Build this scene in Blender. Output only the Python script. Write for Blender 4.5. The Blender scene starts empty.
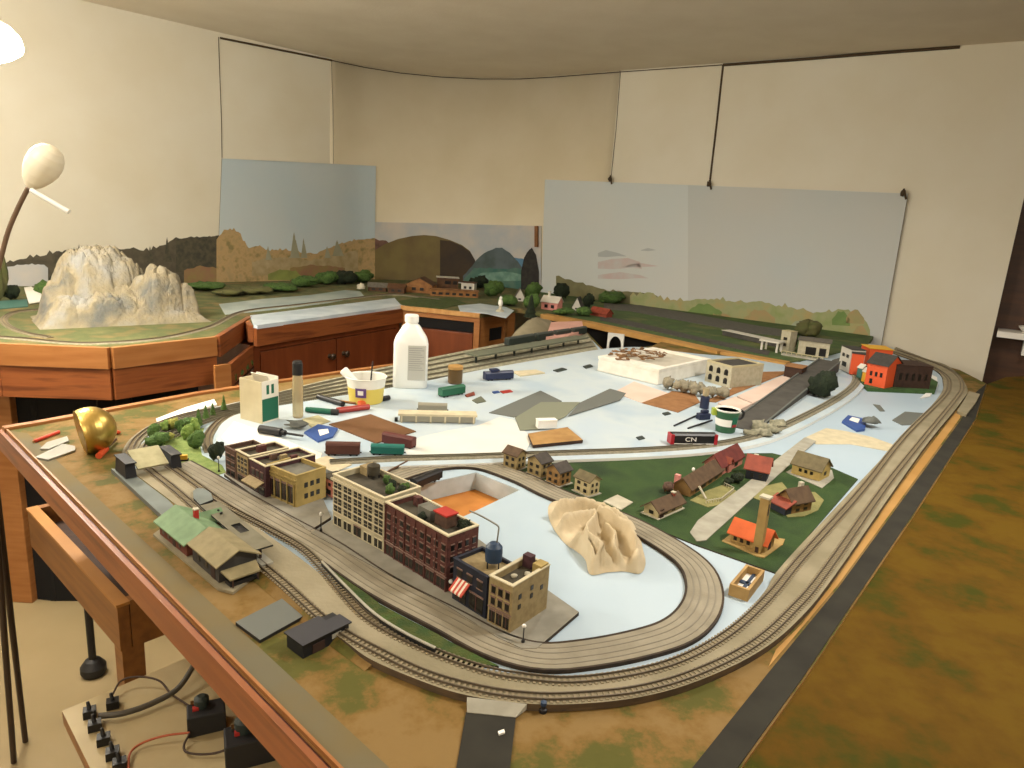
import bpy, math, random
from mathutils import Vector, Matrix, noise
from mathutils.geometry import tessellate_polygon
random.seed(7)
V = Vector
SC = bpy.context.scene
COL = SC.collection

# ------------------------------------------------------------------ camera
FOC, HOR, ROLL, EYE = 690.0, 218.0, math.radians(3.63), 1.45
PIT = math.atan((384 - HOR) / FOC)
_R = V((1, 0, 0)); _F = V((0, math.cos(PIT), -math.sin(PIT))); _U = V((0, math.sin(PIT), math.cos(PIT)))
CX = _R * math.cos(ROLL) + _U * math.sin(ROLL)
CY = -_R * math.sin(ROLL) + _U * math.cos(ROLL)
CAM = V((0, 0, EYE))
cd = bpy.data.cameras.new('camera'); cam = bpy.data.objects.new('camera', cd); COL.objects.link(cam)
cd.sensor_width = 36.0; cd.lens = FOC / 1024 * 36.0; cd.clip_start = 0.02; cd.clip_end = 50
mw = Matrix.Identity(4)
for i in range(3):
    mw[i][0] = CX[i]; mw[i][1] = CY[i]; mw[i][2] = -_F[i]; mw[i][3] = CAM[i]
cam.matrix_world = mw
SC.camera = cam

def ray(x, y): return _F + CX * ((x - 512) / FOC) - CY * ((y - 384) / FOC)
def P(x, y, z):                      # point of the horizontal plane at height z seen at that spot of the photo
    d = ray(x, y); return CAM + d * ((z - EYE) / d.z)
def proj(w):
    v = V(w) - CAM; c = v.dot(_F); return 512 + FOC * v.dot(CX) / c, 384 - FOC * v.dot(CY) / c
def zat(b, py):                      # height above b at which a vertical reaches photo row py
    lo, hi = b.z - 1, b.z + 2.5
    for _ in range(50):
        m = (lo + hi) / 2
        if proj((b.x, b.y, m))[1] > py: lo = m
        else: hi = m
    return lo
def mmpp(b):                         # metres per pixel at a point
    return (V(b) - CAM).dot(_F) / FOC

# ------------------------------------------------------------------ materials
def lin(c):
    if isinstance(c, str):
        c = c.lstrip('#'); c = tuple(int(c[i:i + 2], 16) / 255 for i in (0, 2, 4))
    return tuple((x / 12.92 if x <= .04045 else ((x + .055) / 1.055) ** 2.4) for x in c) + (1,)
MATS = {}
def mat(name, col, rough=.6, col2=None, scale=30, col3=None, bump=0, metal=0, emit=0, detail=4, spec=.5, stretch=None, trans=0, lo=.35, hi=.65, bscale=None, nr=.5):
    m = bpy.data.materials.new(name); m.use_nodes = True
    nt = m.node_tree; b = nt.nodes['Principled BSDF']
    b.inputs['Base Color'].default_value = lin(col); b.inputs['Roughness'].default_value = rough
    b.inputs['Metallic'].default_value = metal; b.inputs['Specular IOR Level'].default_value = spec
    if trans: b.inputs['Transmission Weight'].default_value = trans
    if emit:
        b.inputs['Emission Color'].default_value = lin(col); b.inputs['Emission Strength'].default_value = emit
    if col2 or bump:
        tc = nt.nodes.new('ShaderNodeTexCoord'); mp = nt.nodes.new('ShaderNodeMapping')
        nt.links.new(tc.outputs['Object'], mp.inputs['Vector'])
        if stretch: mp.inputs['Scale'].default_value = stretch
        n = nt.nodes.new('ShaderNodeTexNoise'); n.inputs['Scale'].default_value = scale; n.inputs['Detail'].default_value = detail; n.inputs['Roughness'].default_value = nr
        nt.links.new(mp.outputs['Vector'], n.inputs['Vector'])
        if col2:
            r = nt.nodes.new('ShaderNodeValToRGB'); e = r.color_ramp.elements
            e[0].position = lo; e[0].color = lin(col); e[1].position = hi; e[1].color = lin(col2)
            if col3:
                x = e.new((lo + hi) / 2); x.color = lin(col3)
            nt.links.new(n.outputs['Fac'], r.inputs['Fac']); nt.links.new(r.outputs['Color'], b.inputs['Base Color'])
        if bump:
            n2 = n
            if bscale:
                n2 = nt.nodes.new('ShaderNodeTexNoise'); n2.inputs['Scale'].default_value = bscale; n2.inputs['Detail'].default_value = 6
                nt.links.new(tc.outputs['Object'], n2.inputs['Vector'])
            bp = nt.nodes.new('ShaderNodeBump'); bp.inputs['Strength'].default_value = min(bump, 1); bp.inputs['Distance'].default_value = .01
            nt.links.new(n2.outputs['Fac'], bp.inputs['Height']); nt.links.new(bp.outputs['Normal'], b.inputs['Normal'])
    MATS[name] = m
    return m

# ------------------------------------------------------------------ mesh builder
class MB:
    def __init__(s): s.v = []; s.f = []; s.m = []; s.sm = []; s.mats = []
    def mi(s, m):
        if isinstance(m, str): m = MATS[m]
        if m not in s.mats: s.mats.append(m)
        return s.mats.index(m)
    def add(s, vs, fs, m, smooth=False):
        o = len(s.v); s.v += [V(p) for p in vs]; k = s.mi(m)
        for f in fs: s.f.append([i + o for i in f]); s.m.append(k); s.sm.append(smooth)
        return s
    def box(s, c, d, m, rz=0, rx=0, ry=0, taper=1):
        R = Matrix.Rotation(rz, 3, 'Z') @ Matrix.Rotation(ry, 3, 'Y') @ Matrix.Rotation(rx, 3, 'X')
        vs = []
        for k in (-1, 1):
            t = taper if k > 0 else 1
            for x, y in ((-1, -1), (1, -1), (1, 1), (-1, 1)): vs.append(V(c) + R @ V((x * d[0] / 2 * t, y * d[1] / 2 * t, k * d[2] / 2)))
        return s.add(vs, [(3, 2, 1, 0), (4, 5, 6, 7), (0, 1, 5, 4), (1, 2, 6, 5), (2, 3, 7, 6), (3, 0, 4, 7)], m)
    def bx(s, x0, x1, y0, y1, z0, z1, m):
        return s.box(((x0 + x1) / 2, (y0 + y1) / 2, (z0 + z1) / 2), (x1 - x0, y1 - y0, z1 - z0), m)
    def prism(s, pts, z0, z1, m, ms=None, holes=()):
        ms = ms or m
        loops = [[V((p[0], p[1], 0)) for p in pts]] + [[V((p[0], p[1], 0)) for p in h] for h in holes]
        def area(l): return sum(l[i].x * l[(i + 1) % len(l)].y - l[(i + 1) % len(l)].x * l[i].y for i in range(len(l)))
        if area(loops[0]) < 0: loops[0].reverse()
        for l in loops[1:]:
            if area(l) > 0: l.reverse()
        flat = [p for l in loops for p in l]; n = len(flat)
        tr = tessellate_polygon(loops)
        def up(t):
            a, b, c = (flat[i] for i in t); return (b - a).cross(c - a).z > 0
        tr = [t if up(t) else t[::-1] for t in tr]
        s.add([(p.x, p.y, z1) for p in flat], tr, m)
        s.add([(p.x, p.y, z0) for p in flat], [t[::-1] for t in tr], ms)
        for l in loops:
            k = len(l)
            s.add([(p.x, p.y, z0) for p in l] + [(p.x, p.y, z1) for p in l], [(i, (i + 1) % k, (i + 1) % k + k, i + k) for i in range(k)], ms)
        return s
    def poly(s, pts, th, m):             # a flat polygon in space given a thickness along its normal
        pts = [V(p) for p in pts]; n = (pts[1] - pts[0]).cross(pts[2] - pts[0]).normalized() * th
        k = len(pts)
        return s.add(pts + [p - n for p in pts], [tuple(range(k)), tuple(range(2 * k - 1, k - 1, -1))] + [(i, i + k, (i + 1) % k + k, (i + 1) % k) for i in range(k)], m)
    def sweep(s, path, prof, m, closed=False, up=V((0, 0, 1)), smooth=False):   # prof = (lateral, height) loop
        path = [V(p) for p in path]; n = len(path); k = len(prof); vs = []
        for i, p in enumerate(path):
            a = path[i - 1] if (i or closed) else p; b = path[(i + 1) % n] if (i < n - 1 or closed) else p
            t = (b - a).normalized(); r = t.cross(up).normalized()
            for u, w in prof: vs.append(p + r * u + up * w)
        fs = []
        for i in range(n if closed else n - 1):
            j = (i + 1) % n
            for q in range(k): fs.append((i * k + q, i * k + (q + 1) % k, j * k + (q + 1) % k, j * k + q))
        if not closed: fs += [tuple(range(k - 1, -1, -1)), tuple((n - 1) * k + q for q in range(k))]
        return s.add(vs, fs, m, smooth)
    def tube(s, path, r, m, n=8):
        path = [V(p) for p in path]; vs = []; N = len(path)
        rr = r if isinstance(r, (list, tuple)) else [r] * N
        t0 = (path[1] - path[0]).normalized(); ref = V((0, 0, 1)) if abs(t0.z) < .9 else V((1, 0, 0))
        u = t0.cross(ref).normalized()
        for i, p in enumerate(path):
            t = ((path[i + 1] if i < N - 1 else p) - (path[i - 1] if i else p)).normalized()
            u = (u - t * u.dot(t)).normalized(); w = t.cross(u)
            for q in range(n):
                a = 2 * math.pi * q / n; vs.append(p + (u * math.cos(a) + w * math.sin(a)) * rr[i])
        fs = [(i * n + q, i * n + (q + 1) % n, (i + 1) * n + (q + 1) % n, (i + 1) * n + q) for i in range(N - 1) for q in range(n)]
        s.add(vs, fs, m, True)
        return s.add(vs[:n], [tuple(range(n - 1, -1, -1))], m).add(vs[-n:], [tuple(range(n))], m)
    def lathe(s, prof, m, c=(0, 0, 0), n=20, M=None, smooth=True, ms=None):   # prof (r, z) from bottom to top
        vs = []; c = V(c)
        for r, z in prof:
            for q in range(n):
                a = 2 * math.pi * q / n; p = V((r * math.cos(a), r * math.sin(a), z))
                vs.append(c + (M @ p if M else p))
        k = len(prof)
        for i in range(k - 1):
            fs = [(i * n + q, i * n + (q + 1) % n, (i + 1) * n + (q + 1) % n, (i + 1) * n + q) for q in range(n)]
            o = len(s.v)
            s.add([vs[j] for j in range(i * n, (i + 2) * n)], [tuple(x - i * n for x in f) for f in fs], ms[i] if ms else m, smooth)
        if prof[0][0] > 1e-6: s.add(vs[:n], [tuple(range(n - 1, -1, -1))], ms[0] if ms else m)
        if prof[-1][0] > 1e-6: s.add(vs[-n:], [tuple(range(n))], ms[-1] if ms else m)
        return s
    def blob(s, c, r, m, amp=.15, fr=3, seed=0, n=12, k=8, flat=False):
        vs = []; c = V(c); r = V(r) if not isinstance(r, (int, float)) else V((r, r, r))
        for i in range(k + 1):
            th = math.pi * i / k
            for q in range(n):
                a = 2 * math.pi * q / n; d = V((math.sin(th) * math.cos(a), math.sin(th) * math.sin(a), -math.cos(th)))
                f = 1 + amp * noise.noise(d * fr + V((seed * 7.1, seed * 3.3, 0)))*2
                z = d.z
                if flat and z < 0: z *= .15
                vs.append(c + V((d.x * r.x * f, d.y * r.y * f, z * r.z * f)))
        fs = [(i * n + q, i * n + (q + 1) % n, (i + 1) * n + (q + 1) % n, (i + 1) * n + q) for i in range(k) for q in range(n)]
        return s.add(vs, fs, m, True)
    def gable(s, x0, x1, y0, y1, z, h, m, axis='x', over=.003, th=.0015):   # two pitched slabs, ridge along axis
        if axis == 'x':
            ym = (y0 + y1) / 2; sl = h / ((y1 - y0) / 2); a, b = x0 - over, x1 + over
            for sg, ye in ((-1, y0 - over), (1, y1 + over)):
                ze = z - sl * over
                q = [(a, ye, ze), (b, ye, ze), (b, ym, z + h), (a, ym, z + h)]
                s.add(q + [(x, y, w + th) for x, y, w in q], [(0, 3, 2, 1), (4, 5, 6, 7), (0, 1, 5, 4), (1, 2, 6, 5), (2, 3, 7, 6), (3, 0, 4, 7)] if sg < 0 else [(0, 1, 2, 3), (7, 6, 5, 4), (4, 5, 1, 0), (5, 6, 2, 1), (6, 7, 3, 2), (7, 4, 0, 3)], m)
        else:
            o = len(s.v); s.gable(y0, y1, x0, x1, z, h, m, 'x', over, th)
            for i in range(o, len(s.v)): p = s.v[i]; s.v[i] = V((p.y, p.x, p.z))
            for i in range(len(s.f)):
                if s.f[i][0] >= o: s.f[i] = s.f[i][::-1]
        return s
    def gablewall(s, x0, x1, y0, y1, z0, z1, h, m, axis='x'):
        if axis == 'x':
            ym = (y0 + y1) / 2
            vs = []
            for x in (x0, x1): vs += [(x, y0, z0), (x, y1, z0), (x, y1, z1), (x, ym, z1 + h), (x, y0, z1)]
        else:
            xm = (x0 + x1) / 2; vs = []
            for y in (y1, y0): vs += [(x0, y, z0), (x1, y, z0), (x1, y, z1), (xm, y, z1 + h), (x0, y, z1)]
        return s.add(vs, [(4, 3, 2, 1, 0), (5, 6, 7, 8, 9), (0, 1, 6, 5), (1, 2, 7, 6), (4, 0, 5, 9), (2, 3, 8, 7), (3, 4, 9, 8)], m)
    def build(s, name, parent=None, loc=None, rz=0, bevel=0, sub=0, local=False):
        me = bpy.data.meshes.new(name)
        off = V(loc) if (loc is not None and parent is None and not rz and not local) else None
        vs = [p - off for p in s.v] if off else s.v
        me.from_pydata([tuple(p) for p in vs], [], s.f)
        for m in s.mats: me.materials.append(m)
        me.polygons.foreach_set('material_index', s.m); me.polygons.foreach_set('use_smooth', s.sm)
        me.update()
        o = bpy.data.objects.new(name, me); COL.objects.link(o)
        if parent: o.parent = parent
        elif loc is not None:
            o.location = loc; o.rotation_euler = (0, 0, rz)
        if bevel:
            b = o.modifiers.new('bevel', 'BEVEL'); b.width = bevel; b.segments = 2; b.limit_method = 'ANGLE'
        if sub:
            b = o.modifiers.new('sub', 'SUBSURF'); b.levels = sub; b.render_levels = sub
        return o

def tag(o, label=None, cat=None, group=None, kind=None):
    if label: o['label'] = label
    if cat: o['category'] = cat
    if group: o['group'] = group
    if kind: o['kind'] = kind
    return o
def thing(name, label, cat, loc=(0, 0, 0), rz=0, group=None):
    o = bpy.data.objects.new(name, None); COL.objects.link(o); o.empty_display_size = .02
    o.location = loc; o.rotation_euler = (0, 0, rz)
    return tag(o, label, cat, group)
def dup(root, loc, rz=0, label=None, group=None):
    r = root.copy(); COL.objects.link(r); r.location = loc; r.rotation_euler = (0, 0, rz)
    if label: r['label'] = label
    if group: r['group'] = group
    for ch in list(root.children):
        c = ch.copy(); COL.objects.link(c); c.parent = r
        for g in ch.children:
            d = g.copy(); COL.objects.link(d); d.parent = c
    return r
def clone(o, parent, loc, scale=None, rz=None):
    c = o.copy(); COL.objects.link(c); c.parent = parent; c.location = loc
    if scale: c.scale = scale
    if rz is not None: c.rotation_euler = (0, 0, rz)
    return c
def cat_rom(pts, n=8, closed=False):
    pts = [V(p) for p in pts]; N = len(pts); out = []
    rng = range(N) if closed else range(N - 1)
    for i in rng:
        p1, p2 = pts[i], pts[(i + 1) % N]
        p0 = pts[i - 1] if (i or closed) else p1 * 2 - p2
        p3 = pts[(i + 2) % N] if (i + 2 < N or closed) else p2 * 2 - p1
        for k in range(n):
            t = k / n
            out.append(.5 * ((2 * p1) + (p2 - p0) * t + (2 * p0 - 5 * p1 + 4 * p2 - p3) * t * t + (3 * p1 - p0 - 3 * p2 + p3) * t ** 3))
    if not closed: out.append(pts[-1])
    return out
def resample(path, step):
    out = [path[0].copy()]; acc = 0
    for a, b in zip(path, path[1:]):
        L = (b - a).length
        if L < 1e-9: continue
        d = step - acc
        while d <= L:
            out.append(a.lerp(b, d / L)); d += step
        acc = (acc + L) % step
    return out
def offset(path, d):
    out = []; n = len(path)
    for i, p in enumerate(path):
        t = (path[min(i + 1, n - 1)] - path[max(i - 1, 0)]).normalized(); r = t.cross(V((0, 0, 1)))
        out.append(p + r * d)
    return out
def frame(a, b):                      # base point, heading of a->b, length
    d = b - a; return a, math.atan2(d.y, d.x), math.hypot(d.x, d.y)
def seglist(pix, z): return [P(x, y, z) for x, y in pix]
def cen(pts): 
    c = V((0, 0, 0))
    for p in pts: c += V((p[0], p[1], 0))
    return c / len(pts)
def slab(name, label, cat, pix, z0, z1, m, ms=None, holes=(), group=None, bevel=0, kind=None, parent=None, sub=None):
    pts = seglist(pix, z1)
    c = cen(pts); c.z = z0
    o = MB().prism(pts, z0, z1, m, ms, [seglist(h, z1) for h in holes]).build(name, loc=c, bevel=bevel)
    return tag(o, label, cat, group, kind)
# ------------------------------------------------------------------ materials list
mat('wall_cream', '#e0dac9', .45, '#dad2bd', 2.5, spec=.35)
mat('wall_gloss', '#e6dcc4', .2, '#e0d5ba', 3, spec=.6)
mat('crack', '#4a3b28', .9)
mat('ceiling_paint', '#e2d6c2', .8, '#dccfba', 5, bump=.15, bscale=90)
mat('lino', '#9b8966', .42, '#91805d', 3)
mat('darkwood', '#40240f', .5, '#4f2e14', 6, stretch=(1, 1, 8))
mat('redwood', '#824724', .42, '#69361a', 4, '#8e5129', stretch=(1, 1, 14), bump=.04)
mat('redwood_light', '#a8713f', .45, '#965f2f', 5, stretch=(1, 1, 10))
mat('door_wood', '#7b3f1f', .4, '#6a3317', 3, stretch=(9, 9, 1))
mat('pine', '#c99a5e', .5, '#b98548', 5, stretch=(8, 1, 1))
mat('ply_tan', '#b98f55', .75, '#a97f45', 8, spec=.2)
mat('groove', '#4d150b', .6)
mat('black', '#0c0b0b', .5)
mat('soft_black', '#1b1a1a', .6)
mat('deep_black', '#080708', .95)  # near black: painted shade under the benches, also slots and tray bottom
mat('white', '#efece4', .5)
mat('white_plastic', '#f0efe9', .3)
mat('sky_print', '#bac9d1', .6, '#c3cbce', 2)
mat('sky_board', '#c8d0d2', .6, '#cfd1ce', 1.6)
mat('sky_board2', '#bec5c6', .6, '#c5c6c2', 1.6)
mat('cloud_pink', '#c8b6b4', .7, '#c6c4c3', 14)
mat('cloud_grey', '#b0b6b8', .7)
mat('board_edge', '#6d604b', .7)

# ------------------------------------------------------------------ the room
ZC = 2.35
lw = [P(80, 0, ZC), P(330, 58, ZC)]; rw = [P(620, 70.5, ZC), P(1024, 41, ZC)]
dl = (lw[1] - lw[0]).normalized(); dr = (rw[1] - rw[0]).normalized()
far_left = lw[0] - dl * 2.4
cor = [P(x, y, ZC) for x, y in ((330, 58), (365, 66), (400, 71.5), (440, 75.5), (480, 77.5), (520, 77.5), (555, 75.5), (620, 70.5))]
curve = cat_rom([lw[1]] + cor[1:-1] + [rw[0]], 6)
# right end of the light wall: where its vertical edge is seen at (985, 372)
def hit_line(px, py, a, d):            # plan intersection of a sight line with a vertical plane
    r = ray(px, py); D = -r.x * d.y + r.y * d.x
    t = (-(a.x) * d.y + a.y * d.x) / D
    return CAM + r * t
edge_r = hit_line(1003, 290, rw[0], dr); edge_r.z = ZC
WALL = [far_left] + curve + [edge_r]   # plan line of the papered walls, left to right
for p in WALL: p.z = 0
ninw = V((0, 0, 0))
def inward(i):
    a = WALL[max(i - 1, 0)]; b = WALL[min(i + 1, len(WALL) - 1)]; t = (b - a).normalized(); return V((t.y, -t.x, 0))
def Wl(px, py, off=0.0):               # the spot of the wall (moved off metres into the room) seen there
    d = ray(px, py); best = None
    pts = [p + inward(i) * off for i, p in enumerate(WALL)]
    for a, b in zip(pts, pts[1:]):
        e = b - a; D = d.x * e.y - d.y * e.x
        if abs(D) < 1e-9: continue
        t = (a.x * e.y - a.y * e.x) / D; u = (a.x * d.y - a.y * d.x) / D
        if t > 0 and -1e-6 <= u <= 1 + 1e-6 and (best is None or t < best): best = t
    if best is None: best = 5
    return CAM + d * best

def wall(name, path, z0, z1, m, th=.06):
    o = MB()
    pts = [V((p.x, p.y, z0)) for p in path]
    o.sweep(pts, [(0, 0), (-th, 0), (-th, z1 - z0), (0, z1 - z0)][::-1], m, smooth=False)
    for i in range(len(o.sm)): o.sm[i] = len(path) > 4
    ob = o.build(name, loc=(pts[0].x, pts[0].y, 0)); ob['kind'] = 'structure'
    if len(path) > 4: ob.data.shade_flat()
    return ob
wall('wall_left', [far_left, lw[1].copy()], 0, ZC, 'wall_cream')
wall('wall_corner', curve, 0, ZC, 'wall_gloss').data.shade_smooth()
wall('wall_right', [rw[0].copy(), edge_r], 0, ZC, 'wall_cream')
# the dark panelled wall beyond, a hand's depth behind
nb = V((-dr.y, dr.x, 0)); nb = nb if nb.dot(edge_r) > 0 else -nb
pa = edge_r + nb * .12 - dr * .1; pb = edge_r + nb * .12 + dr * 2.2
wall('wall_panelled', [pa, pb], 0, ZC, 'darkwood')
near_r = pb + V((-.9, -4.4, 0)); near_l = V((far_left.x + .3, -2.2, 0))
wall('wall_near_right', [pb, near_r], 0, ZC, 'wall_cream')
wall('wall_near', [near_r, near_l], 0, ZC, 'wall_cream')
wall('wall_near_left', [near_l, far_left], 0, ZC, 'wall_cream')
room = [p for p in WALL] + [pa, pb, near_r, near_l]
hull = [V((far_left.x - .2, far_left.y, 0))] + [p + inward(i) * -.05 for i, p in enumerate(WALL[1:-1])] + [pa + nb * .05, pb + nb * .05, near_r, near_l]
o = MB().prism(hull, -.05, 0, 'lino').build('floor', loc=(0, 0, 0)); o['kind'] = 'structure'
o = MB().prism(hull, ZC, ZC + .05, 'ceiling_paint').build('ceiling', loc=(0, 0, 0)); o['kind'] = 'structure'

# seams between the wall sheets, and the dark gap above some of them
def seam(name, pix, w, label=None):
    pts = [Wl(x, y, .002) for x, y in pix]
    o = MB().tube(pts, w, 'crack', 5).build(name, loc=pts[0]); o['kind'] = 'structure'
seam('trim_1', [(218.5, 37), (220, 80), (221.5, 120), (222, 158)], .002)
seam('trim_2', [(331.5, 60), (333, 110), (333.5, 165)], .0012)
seam('trim_3', [(620.5, 71), (616, 130), (611, 178)], .002)
seam('trim_4', [(723, 65), (717, 120), (709.5, 184)], .006)
seam('trim_5', [(220, 38), (275, 49), (332, 60.5)], .006)
seam('trim_6', [(723, 65), (800, 59.5), (900, 51.5), (960, 47)], .008)
seam('trim_7', [(332, 60.5), (365, 67.5), (400, 73), (440, 77), (480, 79), (520, 79), (555, 77), (620, 72), (722, 65)], .003)

# ------------------------------------------------------------------ backdrops fixed to the walls
def strip(mb, top, bot, off, m, n=None):       # painted shape following the wall, cut out along 'top' and 'bot' lines of (px, py)
    def at(prof, x):
        for (x0, y0), (x1, y1) in zip(prof, prof[1:]):
            if x0 <= x <= x1: return y0 + (y1 - y0) * (x - x0) / max(x1 - x0, 1e-6)
        return prof[0][1] if x < prof[0][0] else prof[-1][1]
    n = n or max(1, int((top[-1][0] - top[0][0]) / 2))
    xs = sorted(set([p[0] for p in top] + [p[0] for p in bot] + [top[0][0] + (top[-1][0] - top[0][0]) * i / (n or 1) for i in range((n or 1) + 1)]))
    xs = [x for x in xs if top[0][0] - 1e-6 <= x <= top[-1][0] + 1e-6]
    vs = []
    for x in xs:
        b = Wl(x, at(bot, x), off); t = Wl(x, at(top, x), off); vs += [b, t]
    mb.add(vs, [(2 * i, 2 * i + 2, 2 * i + 3, 2 * i + 1) for i in range(len(xs) - 1)], m)
    return mb
def board(name, label, corners, off, m, group=None, layers=(), n=10, seams=()):
    (tl, tr, br, bl) = corners; mb = MB()
    def q(o): 
        r = []
        for i in range(n + 1):
            t = i / n
            r.append((Wl(bl[0] + (br[0] - bl[0]) * t, bl[1] + (br[1] - bl[1]) * t, o), Wl(tl[0] + (tr[0] - tl[0]) * t, tl[1] + (tr[1] - tl[1]) * t, o)))
        return r
    f = q(off); back = [(a + (inw_at(a)) * -(off - .001), b + (inw_at(b)) * -(off - .001)) for a, b in f]
    vs = [p for ab in f for p in ab]
    mb.add(vs, [(2 * i, 2 * i + 2, 2 * i + 3, 2 * i + 1) for i in range(n)], m)
    for a, b in (((f[0][0], f[0][1]), (back[0][0], back[0][1])), ((f[-1][1], f[-1][0]), (back[-1][1], back[-1][0]))):
        mb.add([a[0], a[1], b[1], b[0]], [(0, 1, 2, 3)], 'board_edge')
    mb.add([f[0][1], f[-1][1], back[-1][1], back[0][1]], [(0, 1, 2, 3)], 'board_edge')
    for l in layers: l(mb)
    c = f[0][0].copy()
    return tag(mb.build(name, loc=c), label, 'backdrop', group)
def inw_at(p):
    best = min(range(len(WALL) - 1), key=lambda i: ((WALL[i] + WALL[i + 1]) / 2 - V((p.x, p.y, 0))).length if len(WALL) < 3 else seg_d(WALL[i], WALL[i + 1], V((p.x, p.y, 0))))
    t = (WALL[best + 1] - WALL[best]).normalized(); return V((t.y, -t.x, 0))
def seg_d(a, b, p):
    t = max(0, min(1, (p - a).dot(b - a) / (b - a).length_squared)); return (a + (b - a) * t - p).length
mat('print_dark', '#3d3a31', .8, '#55503d', 40)
mat('print_conifer', '#4a4438', .8, '#5b5443', 30)
mat('print_haze', '#8c8b72', .8, '#9b9a84', 10)
mat('print_autumn', '#a18e66', .8, '#867a50', 26, '#b4976a', lo=.3, hi=.7)
mat('print_tan', '#b09e7c', .8, '#98875f', 20)
mat('print_red', '#8f6a50', .8, '#8c7a4b', 18)
mat('print_green', '#8f9a4e', .8, '#7b8246', 14)
mat('print_pale', '#cfc7be', .7, '#b3bac0', 5)
mat('hill_brown', '#7b6d42', .8, '#66553a', 5)
mat('hill_dark', '#4a3a28', .8, '#38302a', 6)
mat('hill_edge', '#7c5b50', .8, '#4d3a30', 12)
mat('mount_blue', '#5d6a70', .8, '#4c5a58', 12)
mat('mount_teal', '#3d6a63', .8, '#5b7a6c', 14)
mat('mount_sky', '#5d87a8', .8)
mat('print_mint', '#7fa394', .8, '#5c8377', 20)
mat('poplar', '#2c2a2b', .9, '#3a3834', 30)
mat('bush_print', '#929e66', .8, '#b19f6c', 14, '#a2a579', lo=.3, hi=.7)
mat('bush_green', '#6f8a4d', .8, '#7d9455', 14)
mat('bush_orange', '#b8946a', .8, '#a0996a', 14)
mat('bush_pale', '#a3ab93', .8, '#8e9c80', 12)
mat('bush_dark', '#757150', .8, '#85805c', 16)
rnd = random.Random(3)
def rag(pts, amp, step=3, spike=0):            # ragged tree line
    out = []
    for (x0, y0), (x1, y1) in zip(pts, pts[1:]):
        k = max(1, int((x1 - x0) / step))
        for i in range(k):
            t = i / k; out.append((x0 + (x1 - x0) * t, y0 + (y1 - y0) * t + rnd.uniform(-amp, amp) - (spike * rnd.random() ** 3 if i % 2 else 0)))
    out.append(pts[-1]); return out
def spruce(x, y0, y1, w):                      # outline of one spruce in the print
    t = []
    k = 6
    for i in range(k + 1):
        t.append((x - w * (1 - i / k), y1 + (y0 - y1) * (i / k)))
        if i < k: t.append((x - w * (1 - i / k) * .6, y1 + (y0 - y1) * ((i + .35) / k)))
    t2 = [(2 * x - a, b) for a, b in t[::-1]]
    r = t + t2[1:]; s_ = []
    for a, b in r:
        if not s_ or a > s_[-1][0] + .05: s_.append((a, b))
    return s_
# forest print on the left wall
mb = MB()
strip(mb, rag([(-25, 268), (0, 265), (20, 260), (40, 256), (56, 252), (74, 250), (84, 247), (100, 247), (130, 249), (150, 251), (166, 245), (176, 238), (200, 237), (222, 236)], 1.0, 3, 4), [(-25, 300), (222, 285)], .004, 'print_conifer')
strip(mb, rag([(3, 267), (14, 266), (26, 264), (44, 265), (48, 268)], 1, 3), [(3, 285), (48, 288)], .005, 'print_pale')
for x, y0, y1, w in ((74, 247, 270, 5), (79, 244, 270, 5), (167, 237, 262, 5), (182, 240, 265, 4), (150, 246, 262, 4), (55, 253, 265, 3)): strip(mb, spruce(x, y0, y1, w), [(x - w, y1), (x + w, y1)], .005, 'print_dark')
strip(mb, rag([(176, 239), (200, 237), (223, 236)], .6), [(176, 272), (223, 272)], .0055, 'print_dark')
strip(mb, rag([(184, 270), (200, 266), (222, 268)], .8), [(184, 290), (222, 290)], .006, 'print_red')
c = Wl(100, 285, .004)
tag(mb.build('forest_backdrop', loc=c), 'printed dark forest backdrop on the left wall behind the rock mountain', 'backdrop')
# pale blue sky sheet left with autumn trees
def autumn(m):
    strip(m, rag([(216.5, 240), (224, 230), (238, 231), (243, 240), (249, 248), (258, 246), (270, 251), (284, 250), (300, 252), (315, 254), (328, 249), (340, 244), (356, 240), (375, 238)], .8, 2, 2.5), [(216.5, 290), (375, 292)], .008, 'print_autumn')
    for x, y0, y1, w in ((294, 232, 258, 6), (303.5, 238, 258, 4), (268, 246, 260, 4), (337, 240, 256, 7), (327, 246, 258, 4)): strip(m, spruce(x, y0, y1, w), [(x - w, y1), (x + w, y1)], .0086, 'print_haze')
    strip(m, rag([(252, 262), (270, 257), (290, 258), (312, 260), (332, 257), (350, 252), (358, 250)], 1, 2.5), [(252, 276), (358, 272)], .0083, 'print_tan')
    strip(m, rag([(290, 268), (310, 265), (330, 266), (345, 268)], .8), [(290, 290), (345, 290)], .009, 'print_red')
    strip(m, rag([(268, 274), (280, 270), (296, 271), (302, 276)], .8), [(268, 280), (302, 280)], .0095, 'print_green')
board('sky_backdrop', 'pale blue sky sheet with autumn trees left of the curved corner', [(222, 158.5), (376, 166), (374, 290), (217, 290)], .007, 'sky_print', layers=[autumn], n=80)
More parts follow.
